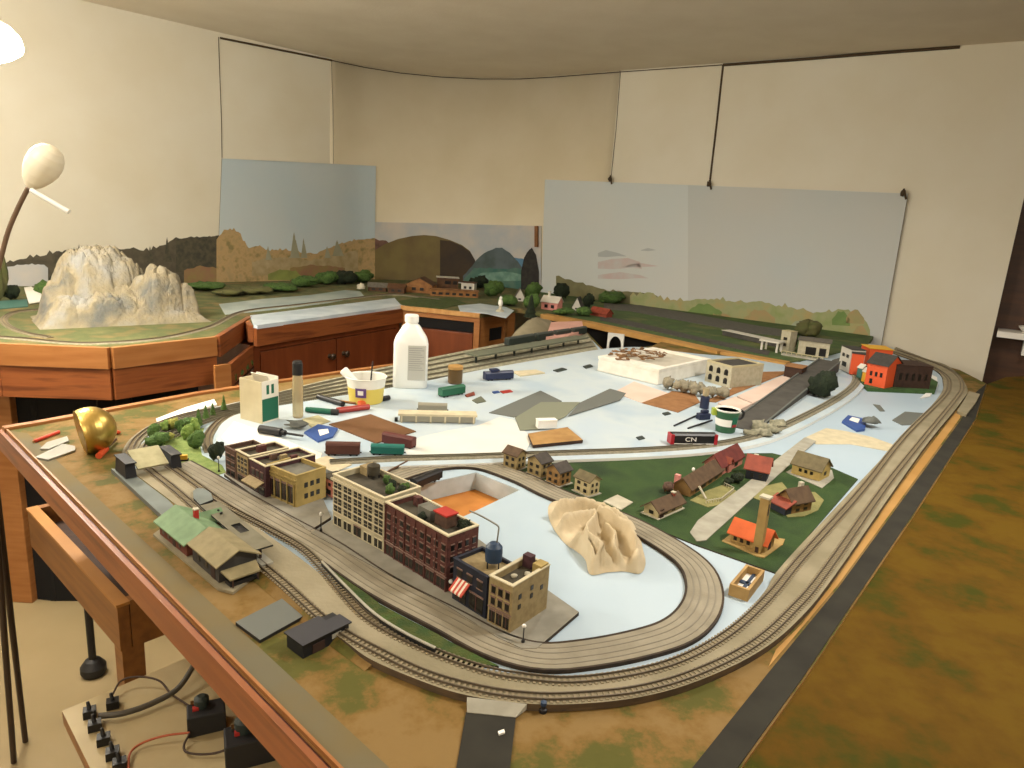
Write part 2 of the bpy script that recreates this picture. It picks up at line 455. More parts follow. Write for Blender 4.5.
# hills print round the curved corner
def hills(m):
    strip(m, rag([(355, 243), (362, 240), (372, 238), (386, 241), (392, 244)], 1), [(355, 280), (392, 280)], .0072, 'hill_edge')
    strip(m, [(372, 252), (385, 244), (398, 239), (412, 236), (424, 235), (436, 236), (450, 240), (462, 245), (470, 251), (475, 260)], [(372, 282), (475, 282)], .0078, 'hill_brown')
    strip(m, [(440, 240), (450, 241), (462, 246), (470, 252), (475, 260), (477, 270)], [(440, 282), (477, 282)], .0084, 'hill_dark')
    strip(m, rag([(502, 256), (512, 258), (522, 258), (527, 260)], .5), [(502, 282), (527, 282)], .008, 'mount_sky')
    strip(m, rag([(463, 276), (472, 266), (480, 256), (488, 251), (496, 248), (502, 248), (510, 253), (518, 262), (526, 272)], .7), [(463, 286), (526, 286)], .009, 'mount_blue')
    strip(m, rag([(464, 278), (474, 268), (490, 268), (505, 269), (518, 268), (526, 272)], .8), [(464, 290), (526, 290)], .0096, 'mount_teal')
    strip(m, rag([(478, 274), (495, 272), (512, 272), (522, 275)], .8), [(478, 281), (522, 281)], .0102, 'print_mint')
    strip(m, rag([(521, 272), (524, 258), (527, 252), (532, 248), (536, 255), (539, 272)], .6, 2), [(521, 290), (539, 290)], .0108, 'poplar')
board('hills_backdrop', 'printed backdrop of brown hill and blue mountain round the curved corner', [(354, 221.5), (541, 226), (541, 290), (354, 290)], .006, 'print_pale', layers=[hills], n=90)
# big sky board on the right wall
def clouds(m):
    for pts, mm in (([(598, 262), (612, 259), (628, 258), (640, 262), (642, 268)], 'cloud_pink'), ([(618, 266), (640, 263), (658, 266)], 'cloud_pink'),
                    ([(598, 275), (620, 272), (640, 275), (648, 278)], 'cloud_pink'), ([(598, 253), (606, 250), (618, 253), (626, 256)], 'cloud_grey'), ([(641, 250), (648, 248), (656, 250)], 'cloud_grey'),):
        strip(m, pts, [(x, max(p[1] for p in pts) + .6 + .6 * math.sin(i * 2)) for i, (x, _) in enumerate(pts)], .0205, mm)
    q = [Wl(x, y, .0204) for x, y in ((688, 340), (880, 351), (907.6, 193.8), (688, 185.2))]
    m.add(q, [(0, 1, 2, 3)], 'sky_board2')
    strip(m, rag([(556, 276), (580, 283), (610, 291), (640, 292), (662, 298)], .8, 3, 3), [(556, 320), (662, 330)], .021, 'bush_dark')
    strip(m, rag([(630, 296), (650, 293), (664, 300), (690, 300), (720, 300), (744, 303), (762, 302), (776, 306), (800, 310), (820, 313), (838, 310), (852, 312), (864, 318), (870, 330)], 1.2, 3, 4), [(630, 340), (870, 352)], .0215, 'bush_print')
    for x0, x1, y, mm in ((686, 722, 304, 'bush_green'), (744, 775, 310, 'bush_orange'), (786, 822, 320, 'bush_pale'), (832, 850, 312, 'bush_green'), (846, 864, 310, 'bush_orange'), (852, 868, 326, 'bush_orange'), (700, 740, 314, 'bush_orange')):
        strip(m, rag([(x0, y + 8), ((x0 * 2 + x1) / 3, y), ((x0 + 2 * x1) / 3, y), (x1, y + 8)], 1, 3), [(x0, y + 13), (x1, y + 14)], .022, mm)
mat('skyedge', '#4a3f30', .8)
board('sky_board', 'large pale blue grey sky board with printed bushes on the right wall', [(545, 179.5), (908, 193.5), (880, 352), (540, 320)], .02, 'sky_board', layers=[clouds])
# small brown wooden batten and pins on that wall
a = Wl(537, 226, .012); b = Wl(537, 247, .012)
mat('batten', '#8a5a33', .6, '#74491f', 12)
tag(MB().sweep([b, a], [(-.012, 0), (.012, 0), (.012, .014), (-.012, .014)], 'batten', up=inw_at(a)).build('wooden_batten', loc=b), 'short brown wooden batten on the wall beside the big sky board', 'batten')
def clip(px, py, label):
    p = Wl(px, py, .024); mb = MB().blob(p, (.012, .012, .016), 'crack', .3, 3, px)
    mb.tube([p + V((0, 0, .02)), p + V((.01, -.02, -.03))], .005, 'crack', 6)
    tag(mb.build('board_clip', loc=p), label, 'clip')
clip(709, 184, 'dark clip at the top edge of the big sky board')
clip(903, 193, 'dark clip at the top right corner of the big sky board')
clip(610, 179, 'small dark clip on the big sky board below the faint seam')
# white shelf on the panelled wall
sh = P(1010, 329, 1.14); 
hp = hit_line(1000, 331, pa, dr); hz = hp.z
base = hp - nb * 0
t = thing('wall_shelf', 'white shelf on the dark panelled wall at the right edge', 'shelf', (base.x, base.y, hz), math.atan2(dr.y, dr.x))
MB().bx(-.01, .5, -.16, -.002, -.014, .014, 'white').build('shelf_board', t)
MB().bx(.1, .12, -.12, -.002, -.09, -.014, 'white').build('bracket', t)
q = base + dr * .12 - nb * .09; 
t = thing('white_dish', 'small white dish standing on the white wall shelf', 'dish', (q.x, q.y, hz + .014))
MB().lathe([(.03, 0), (.05, .02), (.055, .03), (.05, .03), (.028, .006), (0, .006)], 'white', n=18).build('bowl', t)
MB().lathe([(.032, .0), (.034, .003)], 'white', n=18).build('foot', t)
# ------------------------------------------------------------------ the layout table
ZP, ZF, ZR, ZB = .962, .966, .971, .974
mat('camo', '#836a41', .75, '#585629', 11, '#7b6034', detail=12, nr=.66, lo=.43, hi=.58, spec=.12, bump=.15, bscale=60)
mat('camo_right', '#5e4712', .8, '#3c3d10', 9, '#573f10', detail=12, nr=.62, lo=.4, hi=.63, spec=.08, bump=.2, bscale=40)
mat('road_grey', '#6a6450', .85, '#716343', 9, spec=.2)
mat('rail_inlay', '#7f7766', .6)
mat('road_dark', '#38362f', .9, '#302e29', 20, spec=.15)
mat('asphalt', '#5f5d55', .85, '#55534b', 60)
mat('foam_blue', '#afc0cb', .5, '#a6b9c6', 4)
mat('foam_back', '#b2c1cc', .5, '#a7b9c6', 5, '#bac6cb')
mat('foam_side', '#5c4a33', .85, '#47392a', 30)
mat('foam_white', '#e8e6df', .6)
mat('plaster', '#948a71', .85, '#82795f', 12, bump=.1, bscale=150)
mat('ballast', '#968f7b', .9, '#7f7863', 120, bump=.2, bscale=300)
mat('ballast_dark', '#857b64', .9, '#6e654f', 120)
mat('ballast_green', '#a09b84', .9, '#777560', 80)
mat('paving', '#958d7a', .8, '#837b68', 25, bump=.05, bscale=200)
mat('concrete', '#a5a192', .85, '#949081', 40)
mat('concrete_light', '#c4bda8', .85, '#b3ac97', 40)
mat('sidewalk', '#8f8b7e', .85, '#7f7b6e', 40)
mat('grass', '#3f5a22', .95, '#2f4618', 40, '#47501f', bump=.4, bscale=400)
mat('grass_light', '#8a9a55', .95, '#6d8440', 60, bump=.4, bscale=400)
mat('lawn', '#223d14', .95, '#1a3010', 8, '#2f4719', bump=.3, bscale=500)
mat('rail', '#5d5243', .5, metal=.3)
mat('tie', '#8d8066', .85)
mat('tie_grey', '#8f8975', .85)
mat('rail_grey', '#6a6555', .5, metal=.3)
mat('orange_ply', '#c98438', .7, '#b67027', 20)
mat('earth_edge', '#3f3122', .9, '#2e241a', 50)

Ainf = P(5, 430, ZP); e1 = (P(335, 768, ZP) - Ainf).normalized(); Bn = Ainf + e1 * 2.1
S0 = P(985, 385, ZP); e3 = (P(741, 768, ZP) - S0).normalized()
_k = ((S0 - Ainf).x * e3.y - (S0 - Ainf).y * e3.x) / (e1.x * e3.y - e1.y * e3.x); _X = Ainf + e1 * _k      # where both edges meet, below the camera
Bn = _X - e1 * .12; Sn = _X - e3 * .12; Se = S0 + e3 * 3.1
pit = [(394, 491), (476, 472.5), (519.5, 490), (452, 522)]
T = thing('layout_table', 'large model railway table with red-brown edging and painted plywood top', 'table', (Ainf.x, Ainf.y, 0))
tl = V((Ainf.x, Ainf.y, 0))
def L(p): return V(p) - tl
rear = [P(x, y, ZP) for x, y in ((35, 425), (200, 394.5), (326, 375.5), (427, 361.5), (500, 346), (545, 334), (588, 333), (606, 352), (652, 346), (663, 341), (760, 362), (822, 360), (868, 345), (960, 370))]
EP = [P(x, y, ZP) for x, y in ((987, 384), (976, 419), (919, 508), (857, 600), (804, 680), (741, 768))]      # edge between the two tables
EP.append(EP[-1] + (EP[-1] - EP[-2]).normalized() * .22)
ply = [Ainf] + rear + EP + [Bn]
pw = [P(x, y, ZF) for x, y in pit]
MB().prism([L(p) for p in ply], ZP - .018, ZP, 'camo', 'pine', [[L(p) for p in pw]]).build('plywood_top', T)
n1 = V((e1.y, -e1.x, 0)); n1 = n1 if n1.x < 0 else -n1       # outward from the left edge
def edge_board(a, b, out, o0, o1, z0, z1, name, m, bev=0):
    p = [a + out * o0, b + out * o0, b + out * o1, a + out * o1]
    MB().prism([L(q) for q in p], z0, z1, m).build(name, T, bevel=bev)
edge_board(Ainf, Bn, n1, .0058, .0125, ZP - .040, ZP + .003, 'outer_board', 'redwood', .002)
edge_board(Ainf, Bn, n1, -.0003, .0058, ZP - .034, ZP - .004, 'groove', 'groove')
edge_board(Ainf, Bn, n1, -.0035, -.0003, ZP - .0005, ZP + .004, 'rim_bead', 'redwood_light', .001)
for i, (a, b) in enumerate(zip([Ainf] + rear[:4], rear[:5])):
    d = (b - a).normalized(); out = V((-d.y, d.x, 0))
    edge_board(a - d * .002, b, out, -.006, .012, ZP - .05, ZP + .006, 'edge_board', 'redwood_light', .001)
# grey road painted along the left edge
g = [Ainf - n1 * .005 + e1 * .01, Bn - n1 * .005, Bn - n1 * .036, Ainf - n1 * .028 + e1 * .05]
MB().prism([L(p) for p in g], ZP, ZP + .0006, 'road_grey').build('painted_road', T)
bs = [P(x, y, ZP) for x, y in ((962, 404), (930, 446), (893, 496), (836, 580), (802, 624), (776, 650), (768, 668), (838, 585), (960, 418))]
MB().prism([L(p) for p in bs], ZP + .0001, ZP + .0007, 'ply_tan').build('bare_strip', T)
# legs and the orange bottom of the sunken pit
pb = [p.lerp(cen(pw), -.06) for p in pw]
MB().prism([L((p.x, p.y, 0)) for p in pb], ZP - .036, ZP - .031, 'orange_ply').build('pit_floor', T)
for p in (Ainf - n1 * .3 + e1 * .5, Bn - n1 * .2 - e1 * .2, rear[4] + V((-.15, -.2, 0)), S0 + V((-.1, -.15, 0)), S0 + e3 * 1.2 - V((.15, -.1, 0))):
    q = L((p.x, p.y, 0)); MB().bx(q.x - .035, q.x + .035, q.y - .035, q.y + .035, 0, ZP - .018, 'redwood').build('leg', T)
# table on the right
Rn = Se + V((1.6, .2, 0)); Rf = P(1110, 372, ZP); Rm = P(1006, 377, ZP)
rb = EP + [Se, Rn, Rf, Rm]
T2 = thing('plywood_table', 'right hand table of bare plywood painted in ochre and olive blotches', 'table', (S0.x, S0.y, 0))
b2 = V((S0.x, S0.y, 0)); nn = V((-e3.y, e3.x, 0)); nn = nn if nn.x > 0 else -nn
MB().prism([V((p.x, p.y, 0)) + nn * .001 - b2 for p in rb], ZP - .018, ZP, 'camo_right', 'pine').build('plywood_top', T2)
for p in (Rf + V((-.1, -.25, 0)), Rn + V((-.15, .3, 0)), S0 + nn * .12 + e3 * .3, Se + nn * .1 - e3 * .3):
    q = V((p.x, p.y, 0)) - b2; MB().bx(q.x - .035, q.x + .035, q.y - .035, q.y + .035, 0, ZP - .018, 'redwood').build('leg', T2)

# ------------------------------------------------------------------ foam base, roadbeds, streets
outer = [(130, 470), (190, 515), (250, 560), (281, 588), (314, 618), (345, 641), (372, 660), (424, 682), (466, 695), (520, 703), (574, 704), (640, 697), (700, 680), (760, 651), (800, 618), (835, 575), (894, 490), (930, 440), (961, 402), (967, 387), (950, 367), (925, 358), (896, 347)]
inner = [(891, 352), (918, 362), (937, 371), (943, 381), (937, 399), (852, 490), (784, 563), (767, 588), (747, 612), (714, 640), (680, 655), (640, 668), (574, 677), (520, 674), (480, 668), (440, 655), (400, 635), (372, 616), (335, 586), (300, 558), (250, 522), (207, 490), (170, 461)]
def smooth(pix, z, n=5): return cat_rom([P(x, y, z) for x, y in pix], n)
op = smooth(outer, ZR); ip = smooth(inner, ZR)
left_back = [P(x, y, ZF) for x, y in ((860, 342), (800, 362), (700, 354), (655, 349), (607, 355), (587, 335), (540, 336), (500, 348), (430, 363), (330, 381), (215, 407), (165, 422), (138, 437), (123, 455))]
fo = op[:] + left_back
c = cen(fo); c.z = ZP
tag(MB().prism(fo, ZP + .0005, ZF, 'foam_blue', 'foam_side', [pw]).build('foam_base_sheet', loc=c), 'wide pale blue foam sheet lying on the plywood inside the track loops', 'foam sheet')
rbp = op + ip
c = cen(rbp); c.z = ZF
tag(MB().prism(rbp, ZF, ZR, 'plaster', 'foam_side').build('track_roadbed', loc=c), 'broad tan plaster roadbed under the outer double track', 'roadbed')
# the pit's pale walls show the foam edge
mat('pit_wall', '#c2cacb', .7, '#aeb7b6', 30)
w = MB(); q = [p.lerp(cen(pw), .012) for p in pw]
for i in range(4):
    a, b = q[i], q[(i + 1) % 4]
    for_z = lambda p, z: V((p.x, p.y, z))
    w.add([for_z(a, ZP - .0305), for_z(b, ZP - .0305), for_z(b, ZF - .0005), for_z(a, ZF - .0005), for_z(pw[i], ZP - .0305), for_z(pw[(i + 1) % 4], ZP - .0305), for_z(pw[(i + 1) % 4], ZF - .0005), for_z(pw[i], ZF - .0005)],
          [(0, 1, 2, 3), (7, 6, 5, 4), (3, 2, 6, 7), (1, 0, 4, 5), (0, 3, 7, 4), (2, 1, 5, 6)], 'pit_wall')
for i, p in enumerate(w.v): w.v[i] = L(p)
w.build('pit_lining', T)

def track(name, label, path, group=None, sub=1, base=None, bw=.03, bm='ballast', gauge=.009, cat='track', tie_w=.017, h=.0022, tm_='tie', rm='rail'):
    p = resample(path, .012); c0 = p[0].copy()
    t = thing(name, label, cat, c0, 0, group); p = [q - c0 for q in p]
    z = 0
    if base:
        MB().sweep(p, [(-bw / 2, 0), (bw / 2, 0), (bw / 2 - .002, base), (-bw / 2 + .002, base)], bm).build('roadbed', t); z = base
    tm = MB()
    for i, q in enumerate(resample(p, .0065)):
        k = min(range(len(p)), key=lambda j: (p[j] - q).length_squared); a = p[max(k - 1, 0)]; b = p[min(k + 1, len(p) - 1)]
        tm.box(q + V((0, 0, z + .0005)), (.003, tie_w, .001), tm_, rz=math.atan2((b - a).y, (b - a).x))
    if len(tm.v):
        o = tm.build('ties', t); o['kind'] = 'stuff'
    for s in (-1, 1):
        r = offset(p, s * gauge / 2)
        MB().sweep(r, [(-.0008, z + .001), (.0008, z + .001), (.0006, z + .001 + h), (-.0006, z + .001 + h)], rm).build('rail', t)
    return t
# earth bank sloping from the roadbed down to the bare plywood at the left
ek = [P(x, y, ZR) for x, y in ((130, 470), (190, 515), (250, 560), (281, 588), (314, 618), (345, 641), (372, 660))]; ek = cat_rom(ek, 5); eo = [p + (q - p) * (.026 - .016 * min(1, i / len(ek) / .55)) for i, (p, q) in enumerate(zip(ek, offset(ek, 1.0)))]
mb = MB(); N_ = len(ek)
a_ = [V((p.x, p.y, ZR - .0006 - .006 * max(0, (i / N_ - .7) / .3))) for i, p in enumerate(ek)]; b_ = [V((p.x, p.y, ZP + .0003)) for p in eo]; c_2 = [V((p.x, p.y, ZP + .0002)) for p in ek]
mb.add(a_ + b_ + c_2, [f for i in range(N_ - 1) for f in ((i, i + N_, i + N_ + 1, i + 1), (i + N_, i + 2 * N_, i + 2 * N_ + 1, i + N_ + 1))] + [(0, 2 * N_, N_), (N_ - 1, 2 * N_ - 1, 3 * N_ - 1)], 'camo', False)
tag(mb.build('earth_bank', loc=V((b_[0].x, b_[0].y, ZP))), 'narrow earth bank sloping from the station tracks down to the plywood', 'bank')
upT = smooth([(166, 463), (190, 480), (226, 506), (270, 530), (301, 548), (322, 568), (345, 595), (372, 621), (424, 648), (480, 669), (520, 677), (574, 681), (640, 672), (690, 656), (735, 629), (772, 594), (800, 560), (862, 490), (905, 436), (942, 399), (949, 388), (947, 377), (932, 367), (905, 356), (885, 350)], ZR)
loT = smooth([(146, 467), (175, 490), (200, 512), (225, 535), (255, 560), (285, 585), (320, 617), (345, 634), (372, 649), (424, 674), (480, 690), (530, 697), (574, 697), (640, 690), (700, 672), (755, 644), (794, 609), (826, 571), (883, 490), (920, 443), (955, 400), (962, 388), (958, 376), (944, 367), (920, 358), (896, 350)], ZR)
track('railway_track', 'inner line of the outer double track loop on tan plaster', upT)
track('railway_track', 'outermost line of the double track loop nearest the table front', loT)

# street with rails set flush in it, forming the inner loop
st = smooth([(178, 466), (205, 481), (240, 502), (280, 525), (323, 549), (380, 587), (449, 623), (495, 647), (540, 659), (588, 656), (640, 646), (678, 633), (699, 613), (704, 590), (694, 567), (665, 545), (620, 521), (556, 496), (520, 479), (480, 466), (440, 466), (400, 476), (350, 496)], ZF, 6)
t = thing('street_loop', 'tan paved street loop with inlaid tram rails round the pale foam', 'street', st[0])
p = [q - st[0] for q in resample(st, .012)]
MB().sweep(p, [(-.023, 0), (.023, 0), (.023, .0045), (-.023, .0045)], 'paving').build('pavement', t)
MB().sweep(offset(p, .0245), [(-.0015, 0), (.0015, 0), (.0015, .005), (-.0015, .005)], 'earth_edge').build('kerb', t)
MB().sweep(offset(p, -.0245), [(-.0015, 0), (.0015, 0), (.0015, .005), (-.0015, .005)], 'earth_edge').build('kerb', t)
for lat in (-.0145, -.0055, .0055, .0145):
    MB().sweep(offset(p, lat), [(-.0008, .0045), (.0008, .0045), (.0008, .0050), (-.0008, .0050)], 'rail_inlay').build('rail', t)

# back foam sheet a step higher, with the single line along its edge
midpix = [(330, 463), (400, 459), (470, 457), (560, 453.5), (650, 450), (715, 444.5), (763, 434), (803, 417), (838, 398), (854, 385), (856, 376), (848, 368.5), (835, 364)]
low = [(236, 462), (290, 470), (330, 469), (400, 466), (470, 463.5), (560, 460), (650, 456.5), (718, 451), (770, 440.5), (812, 422), (848, 401), (864, 386), (867, 375), (858, 365.5), (838, 360)]
up = [(800, 368), (745, 375), (700, 372), (655, 349), (612, 348), (560, 356), (480, 370), (400, 386), (320, 399), (250, 411), (226, 420), (216, 434), (222, 450)]
bp = smooth(low, ZB, 4) + smooth(up, ZB, 4)
c = cen(bp); c.z = ZF
tag(MB().prism(bp, ZF, ZB, 'foam_back', 'foam_white').build('foam_sheet', loc=c), 'raised pale blue-white foam sheet strewn with tools behind the green lawn', 'foam sheet')
track('railway_track', 'single line curving along the edge of the raised back foam', smooth(midpix, ZB), base=.003, bw=.028, bm='ballast', tm_='tie_grey', rm='rail_grey')

# storage yard along the back edge
yt = [(150, 431), (190, 415), (240, 403), (330, 380), (430, 358.5), (520, 341), (585, 331)]
yb = [(170, 440), (205, 424), (245, 412.5), (330, 398), (430, 382), (520, 367), (600, 353)]
ys = smooth(yt, ZF, 4) + smooth(yb[::-1], ZF, 4)
c = cen(ys); c.z = ZF
tag(MB().prism(ys, ZF, ZF + .0035, 'ballast_green', 'foam_side').build('yard_roadbed', loc=c), 'long grey-green roadbed of the storage yard along the back edge', 'roadbed')
for k in range(5):
    f = .1 + .2 * k
    pth = smooth([(a[0] + (b[0] - a[0]) * f, a[1] + (b[1] - a[1]) * f) for a, b in zip(yt, yb)], ZF + .0035, 6)
    lab = ['rearmost yard track beside the brown cabinets', 'second yard track counted from the brown cabinets', 'middle track of the five yard tracks', 'fourth yard track counted from the brown cabinets', 'front yard track beside the raised back foam'][k]
    track('yard_track', lab, pth, 'storage yard tracks', tm_='tie_grey', rm='rail_grey')

# the double line swinging round the left end into the yard
track('railway_track', 'outer line swinging round the left end of the foam into the yard', smooth([(131, 457), (131, 449), (139, 438), (157, 426), (186, 416), (214, 410.5)], ZF, 6), base=.003, bw=.028, bm='ballast')
track('railway_track', 'inner line swinging round the left end of the foam beside the trees', smooth([(146, 457), (147, 447), (164, 433.5), (190, 422), (216, 414.5)], ZF, 6), base=.003, bw=.028, bm='ballast')
track('railway_track', 'tight curve between the conifers and the white paper', smooth([(236, 414), (221, 421), (211, 431), (207, 442), (211, 454)], ZF, 6), base=.003, bw=.022, bm='ballast')
# green areas
gw = [(315, 554), (327, 563), (380, 604), (410, 620), (438, 634), (447, 640), (499, 666), (468, 663), (438, 652), (400, 634), (374, 616), (340, 587)]
slab('grass_strip', 'narrow dark green grass wedge between the street and the double track', 'grass', gw, ZF, ZF + .004, MATS['grass'], 'earth_edge')
lawn = [(484, 460), (560, 462), (650, 458.5), (718, 453.5), (772, 453), (828, 466), (858, 479), (776, 573), (694, 544), (662, 531), (624, 514), (592, 503), (566, 493), (530, 476), (500, 467)]
slab('lawn_board', 'dark green lawn board carrying the suburban houses', 'lawn', lawn, ZF, ZF + .002, MATS['lawn'], 'earth_edge')
ZL = ZF + .002
# low wall along the track by the grass
gp = smooth([(322, 566), (345, 590), (374, 618), (405, 638), (441, 656)], ZR, 5)
t = thing('guard_wall', 'thin dark guard wall along the track beside the green wedge', 'wall', gp[0])
pp = [q - gp[0] for q in resample(gp, .012)]
MB().sweep(pp, [(-.001, 0), (.001, 0), (.001, .006), (-.001, .006)], 'soft_black').build('wall_panel', t)
MB().sweep(pp, [(-.0016, .006), (.0016, .006), (.0016, .0075), (-.0016, .0075)], 'concrete').build('coping', t)

# roads on the bare plywood
sp = [P(x, y, ZP + .002) for x, y in ((960, 421), (838, 588), (768, 673), (716, 740))]
a0 = P(976, 392, ZP + .002)
pr = [a0, P(960, 421, ZP + .002), P(838, 588, ZP + .002), P(768, 673, ZP + .002), P(716, 738, ZP + .002)]
d = (pr[-1] - pr[-2]).normalized(); pr.append(pr[-1] + d * .2)
rg = [p - nn * .002 for p in EP]
pr = pr + [V((q.x, q.y, 0)) for q in rg[::-1]]
c = cen(pr); c.z = ZP
tag(MB().prism(pr, ZP, ZP + .002, 'road_dark', 'soft_black').build('road_strip', loc=c), 'long dark grey road strip between the two plywood tables', 'road')
slab('road_stub', 'short dark grey road strip running off the front of the layout', 'road', [(466, 712), (516, 716), (509, 775), (508, 800), (452, 800), (455, 775)], ZP, ZP + .002, MATS['road_dark'], 'soft_black')
a = [P(x, y, ZR) for x, y in ((467, 697), (527, 704))]; b = [P(x, y, ZP + .003) for x, y in ((516, 717), (467, 712))]
q = a + b; m_ = MB(); lo = [V((p.x, p.y, ZP + .0021)) for p in q]
m_.add(q + lo, [(3, 2, 1, 0), (4, 5, 6, 7), (0, 1, 5, 4), (1, 2, 6, 5), (2, 3, 7, 6), (3, 0, 4, 7)], 'concrete')
tag(m_.build('road_ramp', loc=lo[0]), 'pale grey ramp joining the dark road stub to the track bed', 'ramp')
# ------------------------------------------------------------------ benches and cabinets along the walls
ZM = .97
mat('meadow', '#6d6c42', .95, '#7b6840', 9, '#525a32', detail=8, lo=.3, hi=.7, bump=.3, bscale=200)
mat('meadow_dark', '#4f5a2e', .95, '#6a6a3e', 12, '#5c5a36', detail=8, lo=.3, hi=.7, bump=.3, bscale=200)
mat('field', '#50682f', .95, '#666b3a', 7, '#40562c', lo=.3, hi=.7, bump=.2, bscale=200)
mat('rock', '#908f89', .9, '#666661', 9, '#91866c', detail=10, lo=.32, hi=.68, bump=.8, bscale=60)
mat('rock_rust', '#b08a58', .9, '#9d9379', 12)
mat('water', '#bcc9c8', .25, '#a4b6b6', 6)
mat('water_edge', '#d3dee6', .35, '#aebfcc', 8)
mat('foliage', '#3d5a26', .95, '#2b4519', 60, '#557335', lo=.3, hi=.7, bump=.8, bscale=250)
mat('foliage_pale', '#6f8f3f', .95, '#4f7030', 60, '#8aa352', lo=.3, hi=.7, bump=.8, bscale=250)  # paler green leaf tone
mat('foliage_dark', '#232f1a', .95, '#182312', 60, bump=.8, bscale=250)
mat('foliage_yellow', '#a7a450', .95, '#8a8e45', 60, bump=.8, bscale=250)
mat('teal_roof', '#3e6b62', .7)
mat('trunk', '#4a3322', .9)
mat('timber_tan', '#9b6b38', .7, '#7c5028', 30)
mat('timber_brown', '#5e3f26', .75, '#4c311c', 40)
mat('tin_white', '#cfcabd', .5)
mat('pink_wall', '#d98f86', .7)
mat('pale_pink', '#d7b3a0', .6)
mat('red_roof', '#93412c', .7, '#7d3523', 60)
mat('grey_roof', '#6f6a60', .8, '#5d584f', 60)
mat('dark_roof', '#3d3a35', .8, '#302d29', 60)
mat('window_dark', '#1a1714', .3)
mat('metal_grey', '#8b8980', .4, metal=.6)
mat('knob', '#3a2a1c', .35, metal=.3)

front = [(-70, 338), (0, 343.5), (110, 348), (214, 337), (247, 317), (253, 325), (400, 306), (480, 314), (517, 309)]
fp = [P(x, y, ZM) for x, y in front]
wallback = [WALL[i] + inward(i) * .012 for i in range(len(WALL))]
def wb(px):                              # plan point just off the wall, in the direction of photo column px
    p = Wl(px, 280, .015); return V((p.x, p.y, ZM))
bk = [wb(x) for x in (541, 520, 500, 480, 460, 440, 420, 400, 380, 360, 345, 330, 220, 100, 0, -70)]
c0 = V((fp[2].x, fp[2].y, 0))
T = thing('scenery_bench', 'long bench with red-brown fascia boards carrying the rock mountain and back scenery', 'bench', c0)
bl = lambda p: V(p) - c0
join = P(548, 314, ZM)
MB().prism([bl(p) for p in fp + [join] + bk], ZM - .02, ZM, 'meadow').build('bench_top', T)
def fascia(a, b, z0, z1, m, name, th=.02, par=None, org=None):
    d = (b - a); d.z = 0; d.normalize(); out = V((d.y, -d.x, 0))
    par = par or T; org = org or c0
    q = [a, b, b + out * th, a + out * th]
    MB().prism([V((p.x, p.y, 0)) - V((org.x, org.y, 0)) for p in q], z0, z1, m).build(name, par, bevel=.0015)
for i in (0, 1, 2, 3):
    a, b = fp[i], fp[i + 1]
    zl = zat(V((fp[2].x, fp[2].y, ZM)), 368) if i < 3 else ZM - .072
    fascia(a, b, zl, ZM + .003, 'redwood_light' if i < 3 else 'redwood', 'upper_board', .02)
    if i < 3: fascia(a + V((0, 0, 0)), b, ZM - .168, zl - .002, 'redwood', 'lower_board', .014)
fascia(fp[4], fp[5], ZM - .07, ZM - .001, 'redwood', 'upper_board')
# river edge board, front fascia above the double doors
fascia(fp[5], fp[6], ZM - .085, ZM - .012, 'redwood', 'upper_board', .02)
q = [P(x, y, ZM + .0015) for x, y in ((250, 315.5), (394.5, 298), (401, 305), (253, 324.5))]
m_ = MB().prism([bl(p) for p in q], ZM, ZM + .002, 'water_edge'); 
lo_ = [V((p.x, p.y, ZM + .002)) for p in (q[3], q[2])]
d = (q[2] - q[3]).normalized(); ou = V((d.y, -d.x, 0))
m_.prism([bl(p) for p in (q[3], q[2], q[2] + ou * .024, q[3] + ou * .024)], ZM - .014, ZM + .002, 'water_edge')
m_.build('river_lip', T)
q = [P(x, y, ZM + .0015) for x, y in ((219, 304), (262, 299), (310, 295), (345, 290), (360, 291), (364, 296), (330, 302.5), (280, 309), (225, 314.5))]
MB().prism([bl(p) for p in q], ZM, ZM + .0015, 'water').build('river', T)
# black panels standing in for the shade below the mountain, and posts
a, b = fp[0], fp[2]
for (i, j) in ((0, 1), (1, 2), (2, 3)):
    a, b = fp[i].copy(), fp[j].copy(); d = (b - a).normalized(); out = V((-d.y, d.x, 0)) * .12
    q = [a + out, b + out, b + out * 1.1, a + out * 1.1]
    MB().prism([V((p.x, p.y, 0)) - c0 for p in q], 0, ZM - .021, 'deep_black').build('shade_panel', T)
pp = P(24, 603, 0); z_ = pp
mm = mmpp(P(24, 500, .5))
MB().bx(pp.x - c0.x - .05, pp.x - c0.x + .035, pp.y - c0.y, pp.y - c0.y + .06, 0, ZM - .17, 'redwood_light').build('post', T) if False else None
tp = thing('wooden_post', 'orange-brown wooden post standing on the floor behind the table corner', 'post', pp)
MB().bx(-.052, .03, 0, .07, 0, .80, 'redwood_light').build('upright', tp, bevel=.003)
MB().bx(-.06, .038, -.006, .076, .80, .81, 'redwood').build('cap', tp)
